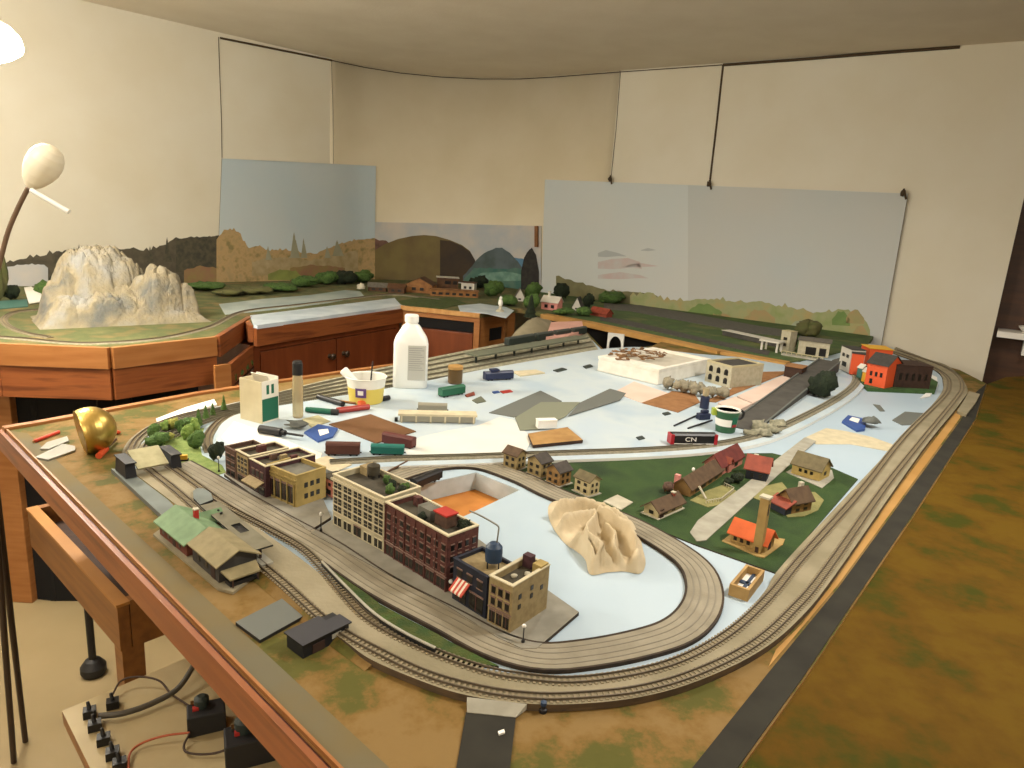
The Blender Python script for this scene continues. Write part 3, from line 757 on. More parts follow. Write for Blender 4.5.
# double door cabinet
def cabinet(name, label, a, b, ztop, zbot, ndoors, knobs, door_h, frame_m, door_m, slot=0):
    A, h, Ln = frame(V((a.x, a.y, 0)), V((b.x, b.y, 0)))
    t = thing(name, label, 'cabinet', A, h)
    MB().bx(0, Ln, .006, .4, zbot, ztop, 'door_wood').build('carcass', t)
    fw = .03
    MB().bx(0, fw, -.012, .005, zbot, ztop, frame_m).bx(Ln - fw, Ln, -.012, .005, zbot, ztop, frame_m).bx(fw, Ln - fw, -.012, .005, ztop - .025, ztop, frame_m).build('face_frame', t, bevel=.001)
    if slot: MB().bx(fw, Ln - fw, -.002, .0055, ztop - .025 - slot, ztop - .026, 'deep_black').build('slot', t)
    z1 = ztop - .028 - slot; w = (Ln - 2 * fw) / ndoors
    for i in range(ndoors):
        x0 = fw + i * w + .003; x1 = fw + (i + 1) * w - .003
        d_ = MB().bx(x0, x1, -.016, .0055, z1 - door_h, z1, door_m).build('door', t, bevel=.002)
        k = knobs[i]
        MB().lathe([(.012, 0), (.007, .006), (.007, .014), (.015, .02), (.016, .026), (.01, .031), (0, .032)], 'knob', (x0 + (x1 - x0) * k[0], -.016, z1 - door_h * k[1]), 14, Matrix.Rotation(math.pi / 2, 3, 'X')).build('knob', d_)
    return t
d56 = (fp[6] - fp[5]).normalized(); n56 = V((-d56.y, d56.x, 0))
cabinet('door_cabinet', 'red-brown double door cabinet below the river edge of the back bench', fp[5] + n56 * .012, fp[6] + n56 * .012, ZM - .086, 0.0, 2, [(.9, .12), (.1, .12)], .62, 'door_wood', 'door_wood')
d67 = (fp[7] - fp[6]).normalized(); n67 = V((-d67.y, d67.x, 0))
cabinet('door_cabinet', 'right hand cabinet with orange frame, dark slot and single brown door', fp[6] + n67 * .014 + d67 * .01, fp[7] + n67 * .014, ZM - .021, 0.0, 1, [(.86, .24)], .5, 'redwood_light', 'door_wood', .055)
q = [fp[6] - n67 * .01, fp[7] - n67 * .01, fp[7] + n67 * .012, fp[6] + n67 * .012]
MB().prism([bl(p) for p in q], ZM - .019, ZM + .003, 'pine').build('edge_board', T)
# angled orange end panel with a little slot
A, h, Ln = frame(V((fp[7].x, fp[7].y, 0)), V((fp[8].x, fp[8].y, 0)))
t = thing('end_panel', 'orange wooden end panel with a small dark slot at the cabinet end', 'panel', A, h)
MB().bx(.005, Ln, .008, .03, 0, ZM - .021, 'redwood_light').build('panel_board', t)
MB().bx(Ln * .3, Ln * .62, .0055, .0078, ZM - .15, ZM - .085, 'deep_black').build('slot', t)
MB().bx(Ln * .68, Ln * .74, -.004, .0078, ZM - .17, ZM - .06, 'timber_tan').build('strap', t)
# open drawer under the mountain bench
ZD = .885
a, b, c_ = P(215, 366, ZD), P(231, 364, ZD), P(257.5, 342.5, ZD)
zb = zat(b, 389)
org = V((b.x, b.y, 0))
t = thing('open_drawer', 'small open wooden tray sticking out beneath the mountain bench', 'drawer', V((b.x, b.y, zb)))
def dl_(p): return V((p.x, p.y, 0)) - org
def plank(p, q, th, z0, z1, m, nm):
    d = (q - p).normalized(); o_ = V((-d.y, d.x, 0)) * th
    MB().prism([dl_(x) for x in (p, q, q + o_, p + o_)], z0 - zb, z1 - zb, m).build(nm, t, bevel=.001)
plank(a, b, .014, zb, ZD, 'redwood_light', 'front_panel')
plank(b, c_, .014, zb, ZD, 'redwood', 'side_panel')
e_ = c_ + (a - b)
MB().prism([dl_(x) for x in (a, b, c_, e_)], 0, .01, 'deep_black').build('bottom', t)
plank(c_, e_, .014, zb, ZD, 'redwood', 'back_panel')
for k, f in enumerate((.2, .4, .62, .8)):
    p = b.lerp(c_, f) + (a - b) * .55
    tag(MB().blob((0, 0, .02), (.028, .026, .024), 'foliage', .3, 3, k).build('foliage_clump', loc=V((p.x, p.y, zb + .01)), local=True), None)
    o = COL.objects[-1] if False else None
clumps = [o for o in COL.objects if o.name.startswith('foliage_clump')]
for o, w_ in zip(clumps, ('nearest the tray front', 'second from the tray front', 'third from the tray front', 'at the tray back')):
    tag(o, 'dark green foliage clump lying in the open tray, ' + w_, 'foliage', 'foliage clumps in the open tray')
    o.location.z = zb + .0105

# ------------------------------------------------------------------ rock mountain
a, b = P(40, 330, ZM), P(212, 322, ZM)
A, h, W_ = frame(a, b); D_ = W_ * .62
NX, NY = 110, 70
peaks = [(.36, .66, .90, .30, 3.4), (.45, .68, .92, .25, 3.4), (.27, .58, .76, .24, 2.8), (.55, .62, .80, .17, 2.8), (.15, .44, .46, .20, 2.2), (.17, .26, .36, .22, 2), (.36, .24, .40, .26, 1.8), (.52, .30, .46, .20, 1.8), (.62, .30, .60, .15, 2.4), (.71, .28, .74, .15, 3), (.785, .28, .66, .10, 3.5), (.885, .28, .48, .085, 3.4), (.955, .3, .16, .12, 2), (.08, .32, .24, .2, 2), (.5, .28, .22, .66, 1.6)]
Hm = zat(A.lerp(b, .4) + V((-math.sin(h), math.cos(h), 0)) * D_ * .55, 246) - ZM
mb = MB(); vs = []
for j in range(NY + 1):
    for i in range(NX + 1):
        u, v_ = i / NX, j / NY
        q = V((u * 6, v_ * 4, 0)); wob = V((noise.noise(q * 1.7), noise.noise(q * 1.7 + V((9, 3, 1))), 0)) * .05
        uu, vv = u + wob.x, v_ + wob.y; hgt = 0
        for pu, pv, ph, rad, ex in peaks:
            dd = math.hypot((uu - pu) * 1.0, (vv - pv) * .66) / rad; hgt = max(hgt, ph * (1 - dd ** ex)) if dd < 1 else hgt
        r = 1 - abs(noise.noise(q * 1.5 + V((4, 4, 4)))) * 2; r2 = 1 - abs(noise.noise(q * 3.4)) * 2; r3 = noise.noise(q * 7)
        vd = noise.voronoi(q * 2.1 + V((.3, .7, hgt * 2)))[0]; ck = vd[1] - vd[0]
        if hgt > 0: hgt = hgt * (1 + .055 * r + .035 * r2 + .02 * r3) - (.055 * max(0, 1 - ck * 4)) * min(1, hgt * 3) + .012 * r2 * min(1, hgt * 4)
        ed = min(u, 1 - u, v_ * 1.3, 1 - v_) * 14
        hgt = max(0, min(hgt, hgt * min(1, ed)))
        vs.append(V((u * W_, v_ * D_, hgt * Hm)))
fs = [(j * (NX + 1) + i, j * (NX + 1) + i + 1, (j + 1) * (NX + 1) + i + 1, (j + 1) * (NX + 1) + i) for j in range(NY) for i in range(NX) if max(vs[j * (NX + 1) + i].z, vs[j * (NX + 1) + i + 1].z, vs[(j + 1) * (NX + 1) + i].z, vs[(j + 1) * (NX + 1) + i + 1].z) > .002]
mb.add(vs, fs, 'rock', False)
o = mb.build('rock_mountain', loc=A, rz=h); tag(o, 'large grey plaster rock mountain with two crags on the left bench', 'mountain')
o.location.z = ZM + .0005
# rails curving round the mountain
track('railway_track', 'track on the left bench running past the mountain front and along the river', smooth([(-30, 336), (20, 339), (70, 343.5), (115, 343), (165, 338), (210, 327), (243, 312), (300, 305), (350, 299), (392, 295), (440, 300)], ZM), base=.003, bw=.03, bm='ballast')
track('railway_track', 'small track loop left of the rock mountain', smooth([(50, 338), (24, 333), (8, 326), (4, 319), (14, 313), (34, 310.5), (50, 310)], ZM), base=.003, bw=.026, bm='ballast_dark')
# little waterfall sheet and pond edge
z0 = ZM
q = [P(24, 288, ZM + .05), P(31, 287, ZM + .05), P(50, 301, ZM + .004), P(29, 304, ZM + .004)]
tag(MB().poly(q, .003, 'white').build('paper_sheet', loc=q[3]), 'white paper wedge sloping down beside the mountain on the left', 'paper')
slab('green_card', 'flat dark green card on the left bench behind the small loop', 'card', [(-30, 303), (27, 299), (28, 306), (-30, 311)], ZM, ZM + .004, MATS['teal_roof'])

def bush(px, py, w, hh, m, label, z=ZM, group=None, seed=0, name='bush'):
    p = P(px, py, z); k = mmpp(p); mb = MB(); n = 5
    for i in range(n):
        an = i * 2.4 + seed; r = w * k * .22
        mb.blob((math.cos(an) * r * (i > 0), math.sin(an) * r * (i > 0), hh * k * (.42 + .12 * math.sin(i * 3 + seed))), (w * k * .36, w * k * .36, hh * k * .46), m, .28, 3.2, seed + i, 10, 7)
    o = mb.build(name, loc=p, local=True); 
    zmin = min(v.co.z for v in o.data.vertices)
    for v in o.data.vertices: v.co.z -= zmin
    return tag(o, label, 'bush' if name == 'bush' else 'tree', group)
def conifer(px, py, w, hh, m, label, z=ZM, group=None, seed=0, name='conifer'):
    p = P(px, py, z); k = mmpp(p)
    t = thing(name, label, 'tree', p, seed, group)
    MB().tube([(0, 0, 0), (0, 0, hh * k * .3)], w * k * .07, 'trunk', 6).build('trunk', t)
    mb = MB(); N = 5
    for i in range(N):
        f = i / N; z0 = hh * k * (.14 + .82 * f); r = w * k * .5 * (1 - f * .85); pr = [(r * .25, z0), (r, z0 - hh * k * .02), (r * .72, z0 + hh * k * .08), (r * .12, z0 + hh * k * (.30 if i < N - 1 else .18))]
        pr = pr
        o_ = len(mb.v); mb.lathe(pr, m, n=9)
        for j in range(o_, len(mb.v)): v = mb.v[j]; s_ = 1 + .25 * noise.noise(v * (6 / (w * k)) + V((seed, 0, 0))); mb.v[j] = V((v.x * s_, v.y * s_, v.z))
    mb.build('crown', t)
    return t
def tree(px, py, w, hh, m, label, z=ZM, group=None, seed=0, trunk=.25):
    p = P(px, py, z); k = mmpp(p)
    t = thing('tree', label, 'tree', p, 0, group)
    MB().tube([(0, 0, 0), (0, 0, hh * k * .45)], w * k * .06, 'trunk', 6).build('trunk', t)
    mb = MB()
    for i in range(6):
        an = i * 2.2 + seed; r = w * k * .22 * (i > 0); zz = hh * k * (trunk + .32 + .2 * math.sin(i * 2.1 + seed) * (i > 0))
        mb.blob((math.cos(an) * r, math.sin(an) * r, zz), (w * k * .3, w * k * .3, hh * k * .26), m, .3, 3, seed + i, 10, 7)
    mb.build('crown', t)
    return t
for i, (x, y, w, hh, m, l) in enumerate([(3, 301, 12, 36, 'meadow_dark', 'olive bushy tree at the far left end of the bench'), (14, 300, 13, 12, 'foliage_dark', 'dark low bush on the left bench in front of the pale printed falls'),
        (45, 299, 16, 14, 'foliage', 'rounded bush between the white wedge and the mountain'), (56, 292, 9, 16, 'foliage_dark', 'dark bush close against the left flank of the mountain')]):
    bush(x, y, w, hh, m, l, seed=i)
# hedge and shrubs between the river and the town
hs = [(205, 290, 34, 9, 'foliage', 'reddish brown'), (228, 296, 26, 8, 'meadow_dark', ''), (254, 294, 30, 8, 'meadow_dark', ''), (282, 291, 34, 9, 'foliage', ''), (306, 287, 26, 12, 'foliage', ''), (328, 284, 22, 14, 'foliage', ''), (344, 284, 22, 16, 'foliage_dark', ''), (362, 283, 20, 14, 'foliage', '')]
wd = ['bush right of the mountain under the reddish print', 'low shrub at the left end of the hedge behind the river', 'second low shrub from the left behind the river', 'third shrub from the left behind the river', 'leafy shrub behind the middle of the river', 'taller shrub left of the dark green one behind the river', 'dark green shrub behind the right end of the river', 'shrub beside the first brown shed behind the river']
for i, ((x, y, w, hh, m, _), l) in enumerate(zip(hs, wd)): bush(x, y, w, hh * .75, m, l, seed=i + 10, group='shrubs behind the river')
# boulder
p = P(361, 292, ZM); o = MB().blob((0, 0, .02), (.025, .02, .03), 'concrete_light', .2, 2, 3, flat=True).build('boulder', loc=p, local=True); tag(o, 'pale boulder beside the river end', 'boulder')
o.location.z += .002

# ------------------------------------------------------------------ simple model buildings
WIN = {}
def win_mesh(m):
    if m not in WIN:
        mb = MB().bx(-.5, .5, -.5, .5, 0, 1, 'window_dark' if m is None else m)
        o = mb.build('window'); WIN[m] = o.data; COL.objects.unlink(o); bpy.data.objects.remove(o)
    return WIN[m]
def win(parent, x, y, z, w, hh, face='f', m=None, name='window', d=.0012):
    o = bpy.data.objects.new(name, win_mesh(m)); COL.objects.link(o); o.parent = parent
    o.location = (x, y, z); o.scale = (w, d, hh)
    if face in 'rl': o.rotation_euler = (0, 0, math.pi / 2)
    return o
def hut(name, label, cat, pa_, pb_, depth, hh, rise, wall_m, roof_m, z=ZM, group=None, axis='x', wins=(), door=None, chimney=None, over=.006, base=None, thick=.002):
    """front edge from pa_ to pb_ (photo spots), going back by depth; wins = (face, x, z, w, h) fractions"""
    a = P(*pa_, z); b = P(*pb_, z); A, h, Ln = frame(a, b)
    t = thing(name, label, cat, A, h, group); zb_ = 0
    if base:
        MB().bx(-base[0], Ln + base[0], -base[0], depth + base[0], 0, base[1], base[2]).build('base', t); zb_ = base[1]
    w = MB()
    if rise > 0: w.gablewall(0, Ln, 0, depth, zb_, hh, rise, wall_m, axis)
    else: w.bx(0, Ln, 0, depth, zb_, hh, wall_m)
    w.build('walls', t)
    r = MB()
    if rise > 0: r.gable(0, Ln, 0, depth, hh + .0004, rise, roof_m, axis, over, thick)
    else: r.bx(-over, Ln + over, -over, depth + over, hh, hh + thick, roof_m)
    r.build('roof', t)
    for f, x, zz, ww, wh in wins:
        if f == 'f': win(t, x * Ln, 0, zb_ + zz * (hh - zb_), ww * Ln, wh * (hh - zb_))
        elif f == 'r': win(t, Ln, x * depth, zb_ + zz * (hh - zb_), ww * depth, wh * (hh - zb_), 'r')
        elif f == 'l': win(t, 0, x * depth, zb_ + zz * (hh - zb_), ww * depth, wh * (hh - zb_), 'l')
    if door: 
        f, x, ww, wh, dm = door
        if f == 'f': win(t, x * Ln, 0, zb_ + .0002, ww * Ln, wh * (hh - zb_), 'f', dm, 'door')
        else: win(t, Ln if f == 'r' else 0, x * depth, zb_ + .0002, ww * depth, wh * (hh - zb_), f, dm, 'door')
    if chimney:
        cx, cy, cw, ch, cm = chimney
        MB().bx(cx * Ln - cw / 2, cx * Ln + cw / 2, cy * depth - cw / 2, cy * depth + cw / 2, hh - .001, hh + ch, cm).bx(cx * Ln - cw * .6, cx * Ln + cw * .6, cy * depth - cw * .6, cy * depth + cw * .6, hh + ch, hh + ch + cw * .3, 'concrete_light').build('chimney', t)
    return t
# brown sheds of the back town
hut('shed', 'small brown shed left of the tan town buildings', 'shed', (368, 291), (386, 292), .07, .028, .02, 'timber_brown', 'grey_roof', wins=[('f', .3, .3, .2, .4), ('f', .7, .3, .2, .4)])
hut('shed', 'second brown shed with pale roof beside the lawn', 'shed', (388, 293), (404, 294), .08, .034, .02, 'timber_brown', 'timber_brown', wins=[('f', .3, .3, .2, .4), ('f', .7, .3, .2, .4)])
hut('warehouse', 'gabled tan timber building behind the lawn', 'building', (406, 292), (432, 294), .12, .05, .04, 'timber_tan', 'timber_brown', axis='y', wins=[('f', .3, .3, .15, .35), ('f', .6, .3, .15, .35)])
hut('warehouse', 'long low tan timber building on the back bench', 'building', (430, 295.5), (478, 298), .09, .035, 0, 'timber_tan', 'timber_tan', wins=[('f', .08 + .14 * i, .25, .08, .4) for i in range(7)])
hut('store', 'white roofed building with pale windows behind the long tan one', 'building', (437, 289), (458, 290), .09, .075, 0, 'timber_brown', 'tin_white', wins=[('f', .5, .45, .3, .3), ('f', .85, .45, .2, .3)])
hut('store', 'small white flat roofed building behind the long tan one', 'building', (461, 291), (474, 292), .08, .055, 0, 'tin_white', 'timber_brown', wins=[('f', .3, .3, .2, .3), ('f', .7, .3, .2, .3)])
slab('lawn_patch', 'green lawn patch in front of the back town', 'lawn', [(398, 301), (420, 297), (452, 298), (466, 303), (440, 308.5), (405, 305.5)], ZM, ZM + .003, MATS['grass'])
slab('paper_sheet', 'white and pale blue sheet lying on top of the right hand cabinet', 'sheet', [(458, 305.5), (480, 303.5), (506, 307), (514, 310.5), (506, 318), (486, 313.5), (460, 311)], ZM + .0032, ZM + .005, MATS['water_edge'])
# white figure statue on a stand
p = P(500, 311.5, ZM + .005); t = thing('statuette', 'small pale statuette standing on the white sheet', 'statuette', p)
MB().lathe([(.022, 0), (.02, .008), (.009, .012), (.008, .03)], 'concrete_light', n=10).build('plinth', t)
MB().blob((0, 0, .045), (.012, .01, .02), 'white', .2, 3, 1).blob((0, 0, .07), (.008, .008, .009), 'white', .1, 2, 2).build('figure', t)
for i, (x, y, w, hh, m, l) in enumerate([(478, 288, 22, 12, 'foliage_dark', 'dark shrub right of the long tan building'), (494, 297, 22, 16, 'foliage', 'shrub left of the white gabled house'), (508, 306, 24, 12, 'foliage', 'low green hedge in front of the white gabled house'),
        (532, 300, 18, 17, 'foliage', 'tall leafy bush between the white gabled house and the pink house'), (531, 310, 18, 16, 'foliage', 'bush in front of the tall leafy one'), (560, 300, 18, 18, 'foliage_dark', 'dark bush right behind the pink house'),
        (564, 315, 22, 7, 'foliage', 'bush in front of the white A-frame house'), (588, 308, 12, 14, 'foliage_dark', 'dark bush between the white A-frame and the red roof'), (584, 316, 18, 10, 'foliage', 'green bush left of the red roof')]):
    bush(x, y, w * .85, hh * .8, m, l, seed=i + 30)
conifer(530, 320, 14, 26, 'foliage_dark', 'lone dark conifer at the edge of the plaster hill', seed=2)
hut('cottage', 'small white gabled house left of the pink house', 'house', (515, 301), (524, 301.5), .05, .025, .05, 'tin_white', 'grey_roof', axis='y', wins=[('f', .5, .3, .3, .4)])
hut('cottage', 'pink house with white roof on the back bench', 'house', (541, 309), (557, 311), .07, .045, .028, 'pink_wall', 'tin_white', axis='x', wins=[('f', .3, .25, .2, .4), ('f', .7, .25, .2, .4)], chimney=(.3, .5, .012, .05, 'tin_white'))
hut('cottage', 'white A-frame house right of the pink house', 'house', (572, 310), (581, 311), .05, .018, .055, 'tin_white', 'dark_roof', axis='y', wins=[('f', .5, .3, .35, .5)])
hut('cottage', 'low red roofed house beside the dark road of the back bench', 'house', (590, 315), (606, 318), .05, .022, .022, 'red_roof', 'red_roof')
# ------------------------------------------------------------------ bench along the right wall
mat('styro', '#e9e4d8', .8, '#dcd6c8', 30, bump=.2, bscale=300)
mat('styro_inner', '#c4beae', .8, '#b4ad9c', 20)
mat('rust', '#6b4a2d', .9, '#8b6a45', 60)
mat('cork', '#93683f', .85, '#835931', 40)
mat('cork_dark', '#7a4c26', .85, '#8a5a30', 40)
mat('card_white', '#ddd6c8', .7)
mat('card_pink', '#d9c3b4', .7, '#d2b7a6', 10)
mat('card_grey', '#83857a', .8, '#77796f', 20)
mat('card_green', '#787b68', .8)
mat('card_dark', '#62655f', .8)
mat('ramp_dark', '#4d4a44', .85, '#413e39', 30)
mat('beige_wall', '#b9ad88', .75)
mat('beige_block', '#b9b198', .75, '#a9a188', 80)
mat('orange_red', '#cf4f22', .6)
mat('red', '#a82a20', .55)
mat('brown_dark', '#3a2418', .8, '#2f1c12', 60)
mat('yellow', '#d5a12a', .6)
mat('green_base', '#3c5a2c', .9, '#2f4a22', 60)
mat('navy', '#1d2540', .45)
mat('blue', '#2f4f8f', .5)
fr = [(548, 314), (595, 322.5), (657, 336), (726, 351), (790, 362), (822, 357), (868, 344)]
ff = [P(x, y, ZM) for x, y in fr]
bk = [wb(x) for x in (880, 840, 800, 760, 720, 680, 640, 600, 560, 541)]
bk[0] = V((Wl(884, 280, .015).x, Wl(884, 280, .015).y, ZM))
c1 = V((ff[3].x, ff[3].y, 0))
T = thing('wall_bench', 'low scenery bench along the right wall with green field and tan front edge', 'bench', c1)
MB().prism([V((p.x, p.y, ZM)) - c1 for p in ff + bk], ZM - .02, ZM, 'field').build('bench_top', T)
for a, b in zip(ff[:4], ff[1:5]):
    d = (b - a).normalized(); out = V((d.y, -d.x, 0))
    MB().prism([V((p.x, p.y, 0)) - c1 for p in (a, b, b + out * .06, a + out * .06)], ZM - .02, ZM + .003, 'ply_tan').build('edge_board', T)
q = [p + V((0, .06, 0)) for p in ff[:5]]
MB().sweep([V((p.x, p.y, 0)) - c1 for p in q], [(-.004, 0), (.004, 0), (.004, ZM - .021), (-.004, ZM - .021)], 'deep_black').build('shade_panel', T)  # black panel standing in for the shaded gap below this bench
slab('back_road', 'long grey road at the foot of the big sky board', 'road', [(604, 303), (640, 305), (700, 315), (760, 326), (795, 331), (795, 337), (750, 333), (690, 322), (630, 311), (604, 309)], ZM, ZM + .002, MATS['asphalt'])
slab('back_road', 'narrow dark road along the front of the green field', 'road', [(600, 315), (640, 323), (700, 337), (770, 351), (768, 355), (700, 341), (640, 328), (600, 320)], ZM, ZM + .002, MATS['ramp_dark'])
p = P(640, 308, ZM)
for i, (x, y, w, hh, m, l) in enumerate([(612, 303, 26, 10, 'foliage', 'low bushes at the left end of the grey back road'), (636, 300, 10, 14, 'foliage_dark', 'left one of two small dark bushes at the foot of the sky board'), (648, 302, 10, 12, 'foliage_dark', 'right one of two small dark bushes at the foot of the sky board'),
      (806, 336, 24, 13, 'meadow_dark', 'dull green tree clump behind the beige station'), (790, 350, 10, 14, 'foliage_dark', 'dark bush between the beige tower and the station')]):
    bush(x, y, w, hh, m, l, ZM + .0003, seed=i + 50)
# long low white roofed shed behind the field
hut('long_shed', 'long low dark shed with white roof edge behind the field', 'shed', (722, 335), (776, 347), .05, .022, 0, 'ramp_dark', 'tin_white', z=ZM + .002, over=.004)
# white canopy, beige tower, beige station
a, b = P(760, 350, ZM), P(777, 353, ZM); A, h, Ln = frame(a, b)
t = thing('loading_canopy', 'small white canopy on posts left of the beige tower', 'canopy', A, h)
for x in (.004, Ln - .004):
    for y in (.003, .05): MB().bx(x - .004, x + .004, y - .003, y + .003, 0, .04, 'tin_white').build('post', t)
MB().bx(-.006, Ln + .006, -.008, .06, .04, .046, 'tin_white').build('roof', t)
hut('beige_tower', 'square beige tower between white canopy and station', 'building', (779, 350), (788, 352), .045, .085, 0, 'beige_block', 'beige_wall', wins=[('f', .5, .55, .4, .15), ('f', .5, .25, .4, .15)], over=.001)
hut('station', 'low beige station with wide dark opening by the right wall', 'building', (797, 354), (828, 358), .11, .06, 0, 'beige_block', 'grey_roof', wins=[('f', .42, .05, .34, .55), ('f', .8, .05, .22, .55)], over=.006, z=ZM)
a, b = P(781, 355, ZM), P(822, 362, ZM); A, h, Ln = frame(a, b)
t = thing('platform', 'narrow pale platform with a low fence in front of the beige station', 'platform', A, h)
MB().bx(0, Ln, 0, .03, 0, .008, 'concrete').build('slab', t)
f = MB().bx(0, Ln, .001, .003, .016, .019, 'beige_wall')
for i in range(9): f.bx(i * Ln / 8 - .001, i * Ln / 8 + .001, .001, .003, .008, .018, 'beige_wall')
f.build('fence', t)
# pale plaster hill and pink foam wedge left of the field
ph = [(507, 343), (516, 331), (524, 325), (540, 320), (552, 322), (556, 329), (545, 336), (525, 341)]
pts = [P(x, y, ZF) for x, y in ph]; c = cen(pts); mb = MB(); n = len(pts); hgt = .05
vs = [V((p.x, p.y, ZF)) for p in pts]; rings = 5
allv = []
for r in range(rings):
    f = r / rings
    for i, p in enumerate(vs):
        q = p.lerp(V((c.x, c.y, ZF)), f); q.z = ZF + .003 + hgt * math.sin(f * 1.5) * (1 + .3 * noise.noise(q * 30)); allv.append(q)
allv.append(V((c.x, c.y, ZF + hgt)))
fs = [(r * n + i, r * n + (i + 1) % n, (r + 1) * n + (i + 1) % n, (r + 1) * n + i) for r in range(rings - 1) for i in range(n)] + [((rings - 1) * n + i, (rings - 1) * n + (i + 1) % n, rings * n) for i in range(n)]
if ((allv[1] - allv[0]).cross(allv[n] - allv[0])).z < 0: fs = [f[::-1] for f in fs]
mb.add(allv, fs, 'plaster', True); base = [V((p.x, p.y, ZF + .0002)) for p in vs]
o = mb.build('plaster_hill', loc=V((c.x, c.y, ZF + .001))); tag(o, 'low crumpled tan plaster hill at the far end of the yard', 'hill'); o.location.z = ZF
mat('foam_pink', '#d9a89a', .6, '#cf9b8c', 12)
slab('foam_wedge', 'pink foam block lying behind the dark passenger cars', 'foam block', [(546, 337), (551, 322), (582, 321), (584, 330), (566, 336)], ZF, ZF + .022, MATS['foam_pink'])
# storage yard trains
mat('car_dark', '#26302c', .5); mat('car_roof', '#3c413d', .6); mat('car_olive', '#5f6352', .6); mat('wheel', '#15120f', .5)
def rail_car(name, label, a, b, z, w, hh, body, roof, group=None, roofs='round', lift=.004, Lmax=None):
    """a rail vehicle standing along the line from photo spot a to b"""
    pa_, pb_ = P(*a, z), P(*b, z); A, h, Ln = frame(pa_, pb_)
    t = thing(name, label, 'train car', A, h, group)
    m = MB().bx(0, Ln, -w / 2, w / 2, lift, hh * .82, body); m.build('body', t, bevel=min(.0008, hh * .05))
    r = MB()
    pr = [(-w / 2 - .0003, hh * .82), (w / 2 + .0003, hh * .82), (w * .34, hh * .95), (0, hh), (-w * .34, hh * .95)]
    r.add([(-.0003, y, zz) for y, zz in pr] + [(Ln + .0003, y, zz) for y, zz in pr], [(0, 1, 2, 3, 4)[::-1], (5, 6, 7, 8, 9)] + [(i, (i + 1) % 5, (i + 1) % 5 + 5, i + 5) for i in range(5)], roof)
    r.build('roof', t)
    for f in (.18, .82):
        k = MB().bx(Ln * f - .009, Ln * f + .009, -w * .36, w * .36, .0022, lift + .0003, 'wheel')
        for sx in (-.006, .006):
            for sy in (-1, 1):
                k.lathe([(.0026, -.0008), (.0026, .0008)], 'wheel', (Ln * f + sx, sy * w * .32, .0026), 10, Matrix.Rotation(math.pi / 2, 3, 'X'))
        k.build('truck', t)
    for x0, x1 in ((-.003, 0), (Ln, Ln + .003)): MB().bx(x0, x1, -.0012, .0012, lift, lift + .0025, 'wheel').build('coupler', t)
    return t
zy = ZF + .0035 + .0032
def on(f, i):    # spot of the yard at row i fraction f
    return (yt[i][0] + (yb[i][0] - yt[i][0]) * f, yt[i][1] + (yb[i][1] - yt[i][1]) * f)
def lerp2(p, q, t): return (p[0] + (q[0] - p[0]) * t, p[1] + (q[1] - p[1]) * t)
labs = ['dark passenger car nearest the cabinets in the back yard train', 'second dark passenger car from the cabinets', 'third dark passenger car from the cabinets', 'dark passenger car farthest right in the back yard train']
p0, p1 = on(.1, 5), on(.1, 6)
p00 = lerp2(on(.1, 4), on(.1, 5), .85)
cars = [(p00, lerp2(p0, p1, .18)), (lerp2(p0, p1, .23), lerp2(p0, p1, .47)), (lerp2(p0, p1, .52), lerp2(p0, p1, .73)), (lerp2(p0, p1, .78), lerp2(p0, p1, .97))]
for (a, b), l in zip(cars, labs): rail_car('passenger_car', l, a, b, zy, .024, .034, 'car_dark', 'car_roof', 'dark passenger cars in the yard')
a, b = P(*lerp2(on(.52, 4), on(.52, 5), .45), ZF + .0035), P(*lerp2(on(.5, 5), on(.5, 6), .85), ZF + .0035); A, h, Ln = frame(a, b)
t = thing('yard_canopy', 'long grey-green canopy roof over the middle of the storage yard', 'canopy', A, h)
MB().bx(0, Ln, -.03, .03, .026, .031, 'car_olive').build('roof', t)
for i in range(7): MB().bx(Ln * (.04 + .153 * i) - .003, Ln * (.04 + .153 * i) + .003, -.003, .003, 0, .026, 'car_dark').build('post', t)
# white arch
a, b = P(606, 350, ZF), P(622, 352, ZF); A, h, Ln = frame(a, b); Ht = zat(A, 333) - ZF
mat('plastic_pale', '#b9b5ad', .5)
N = 12; arc = [(Ln * .5 - Ln * .38 * math.cos(math.pi * i / N), Ht * .3 + Ht * .54 * math.sin(math.pi * i / N)) for i in range(N + 1)]
prof = [(0, 0), (Ln * .12, 0)] + arc + [(Ln * .88, 0), (Ln, 0), (Ln, Ht), (0, Ht)]
mb = MB(); mb.prism(prof, 0, .012, 'plastic_pale')
for i, v in enumerate(mb.v): mb.v[i] = V((v.x, .02 - v.z, v.y))
tag(mb.build('bridge_arch', loc=A, rz=h), 'white plastic bridge arch standing at the right end of the yard', 'bridge')
# styrofoam packing block
ZB_ = ZB
corners = [P(597, 371, ZB), P(657.6, 385.5, ZB)]
A, h, Ln = frame(*corners); up_ = V((-math.sin(h), math.cos(h), 0)); Hs = zat(corners[1], 369.5) - ZB
bk_ = P(703.5, 357, ZB + Hs); dep = (bk_ - corners[1]).dot(up_)
t = thing('styrofoam_block', 'white styrofoam packing block with rusty wire on the back foam', 'packing block', A, h)
r = .035
MB().bx(0, Ln, 0, dep, 0, Hs * .82, 'styro').build('base', t, bevel=.004)
MB().prism([(0, 0), (Ln, 0), (Ln, dep), (0, dep)], Hs * .82, Hs, 'styro', None, [[(r, r * 1.6), (Ln - r * .4, r * 1.6), (Ln - r * .4, dep - r * .4), (r, dep - r * .4)]]).build('rim', t)
MB().bx(r * 1.1, Ln - r * .5, r * 1.8, dep - r * .5, Hs * .82, Hs * .84, 'styro_inner').build('recess_floor', t)
random.seed(5)
mb = MB()
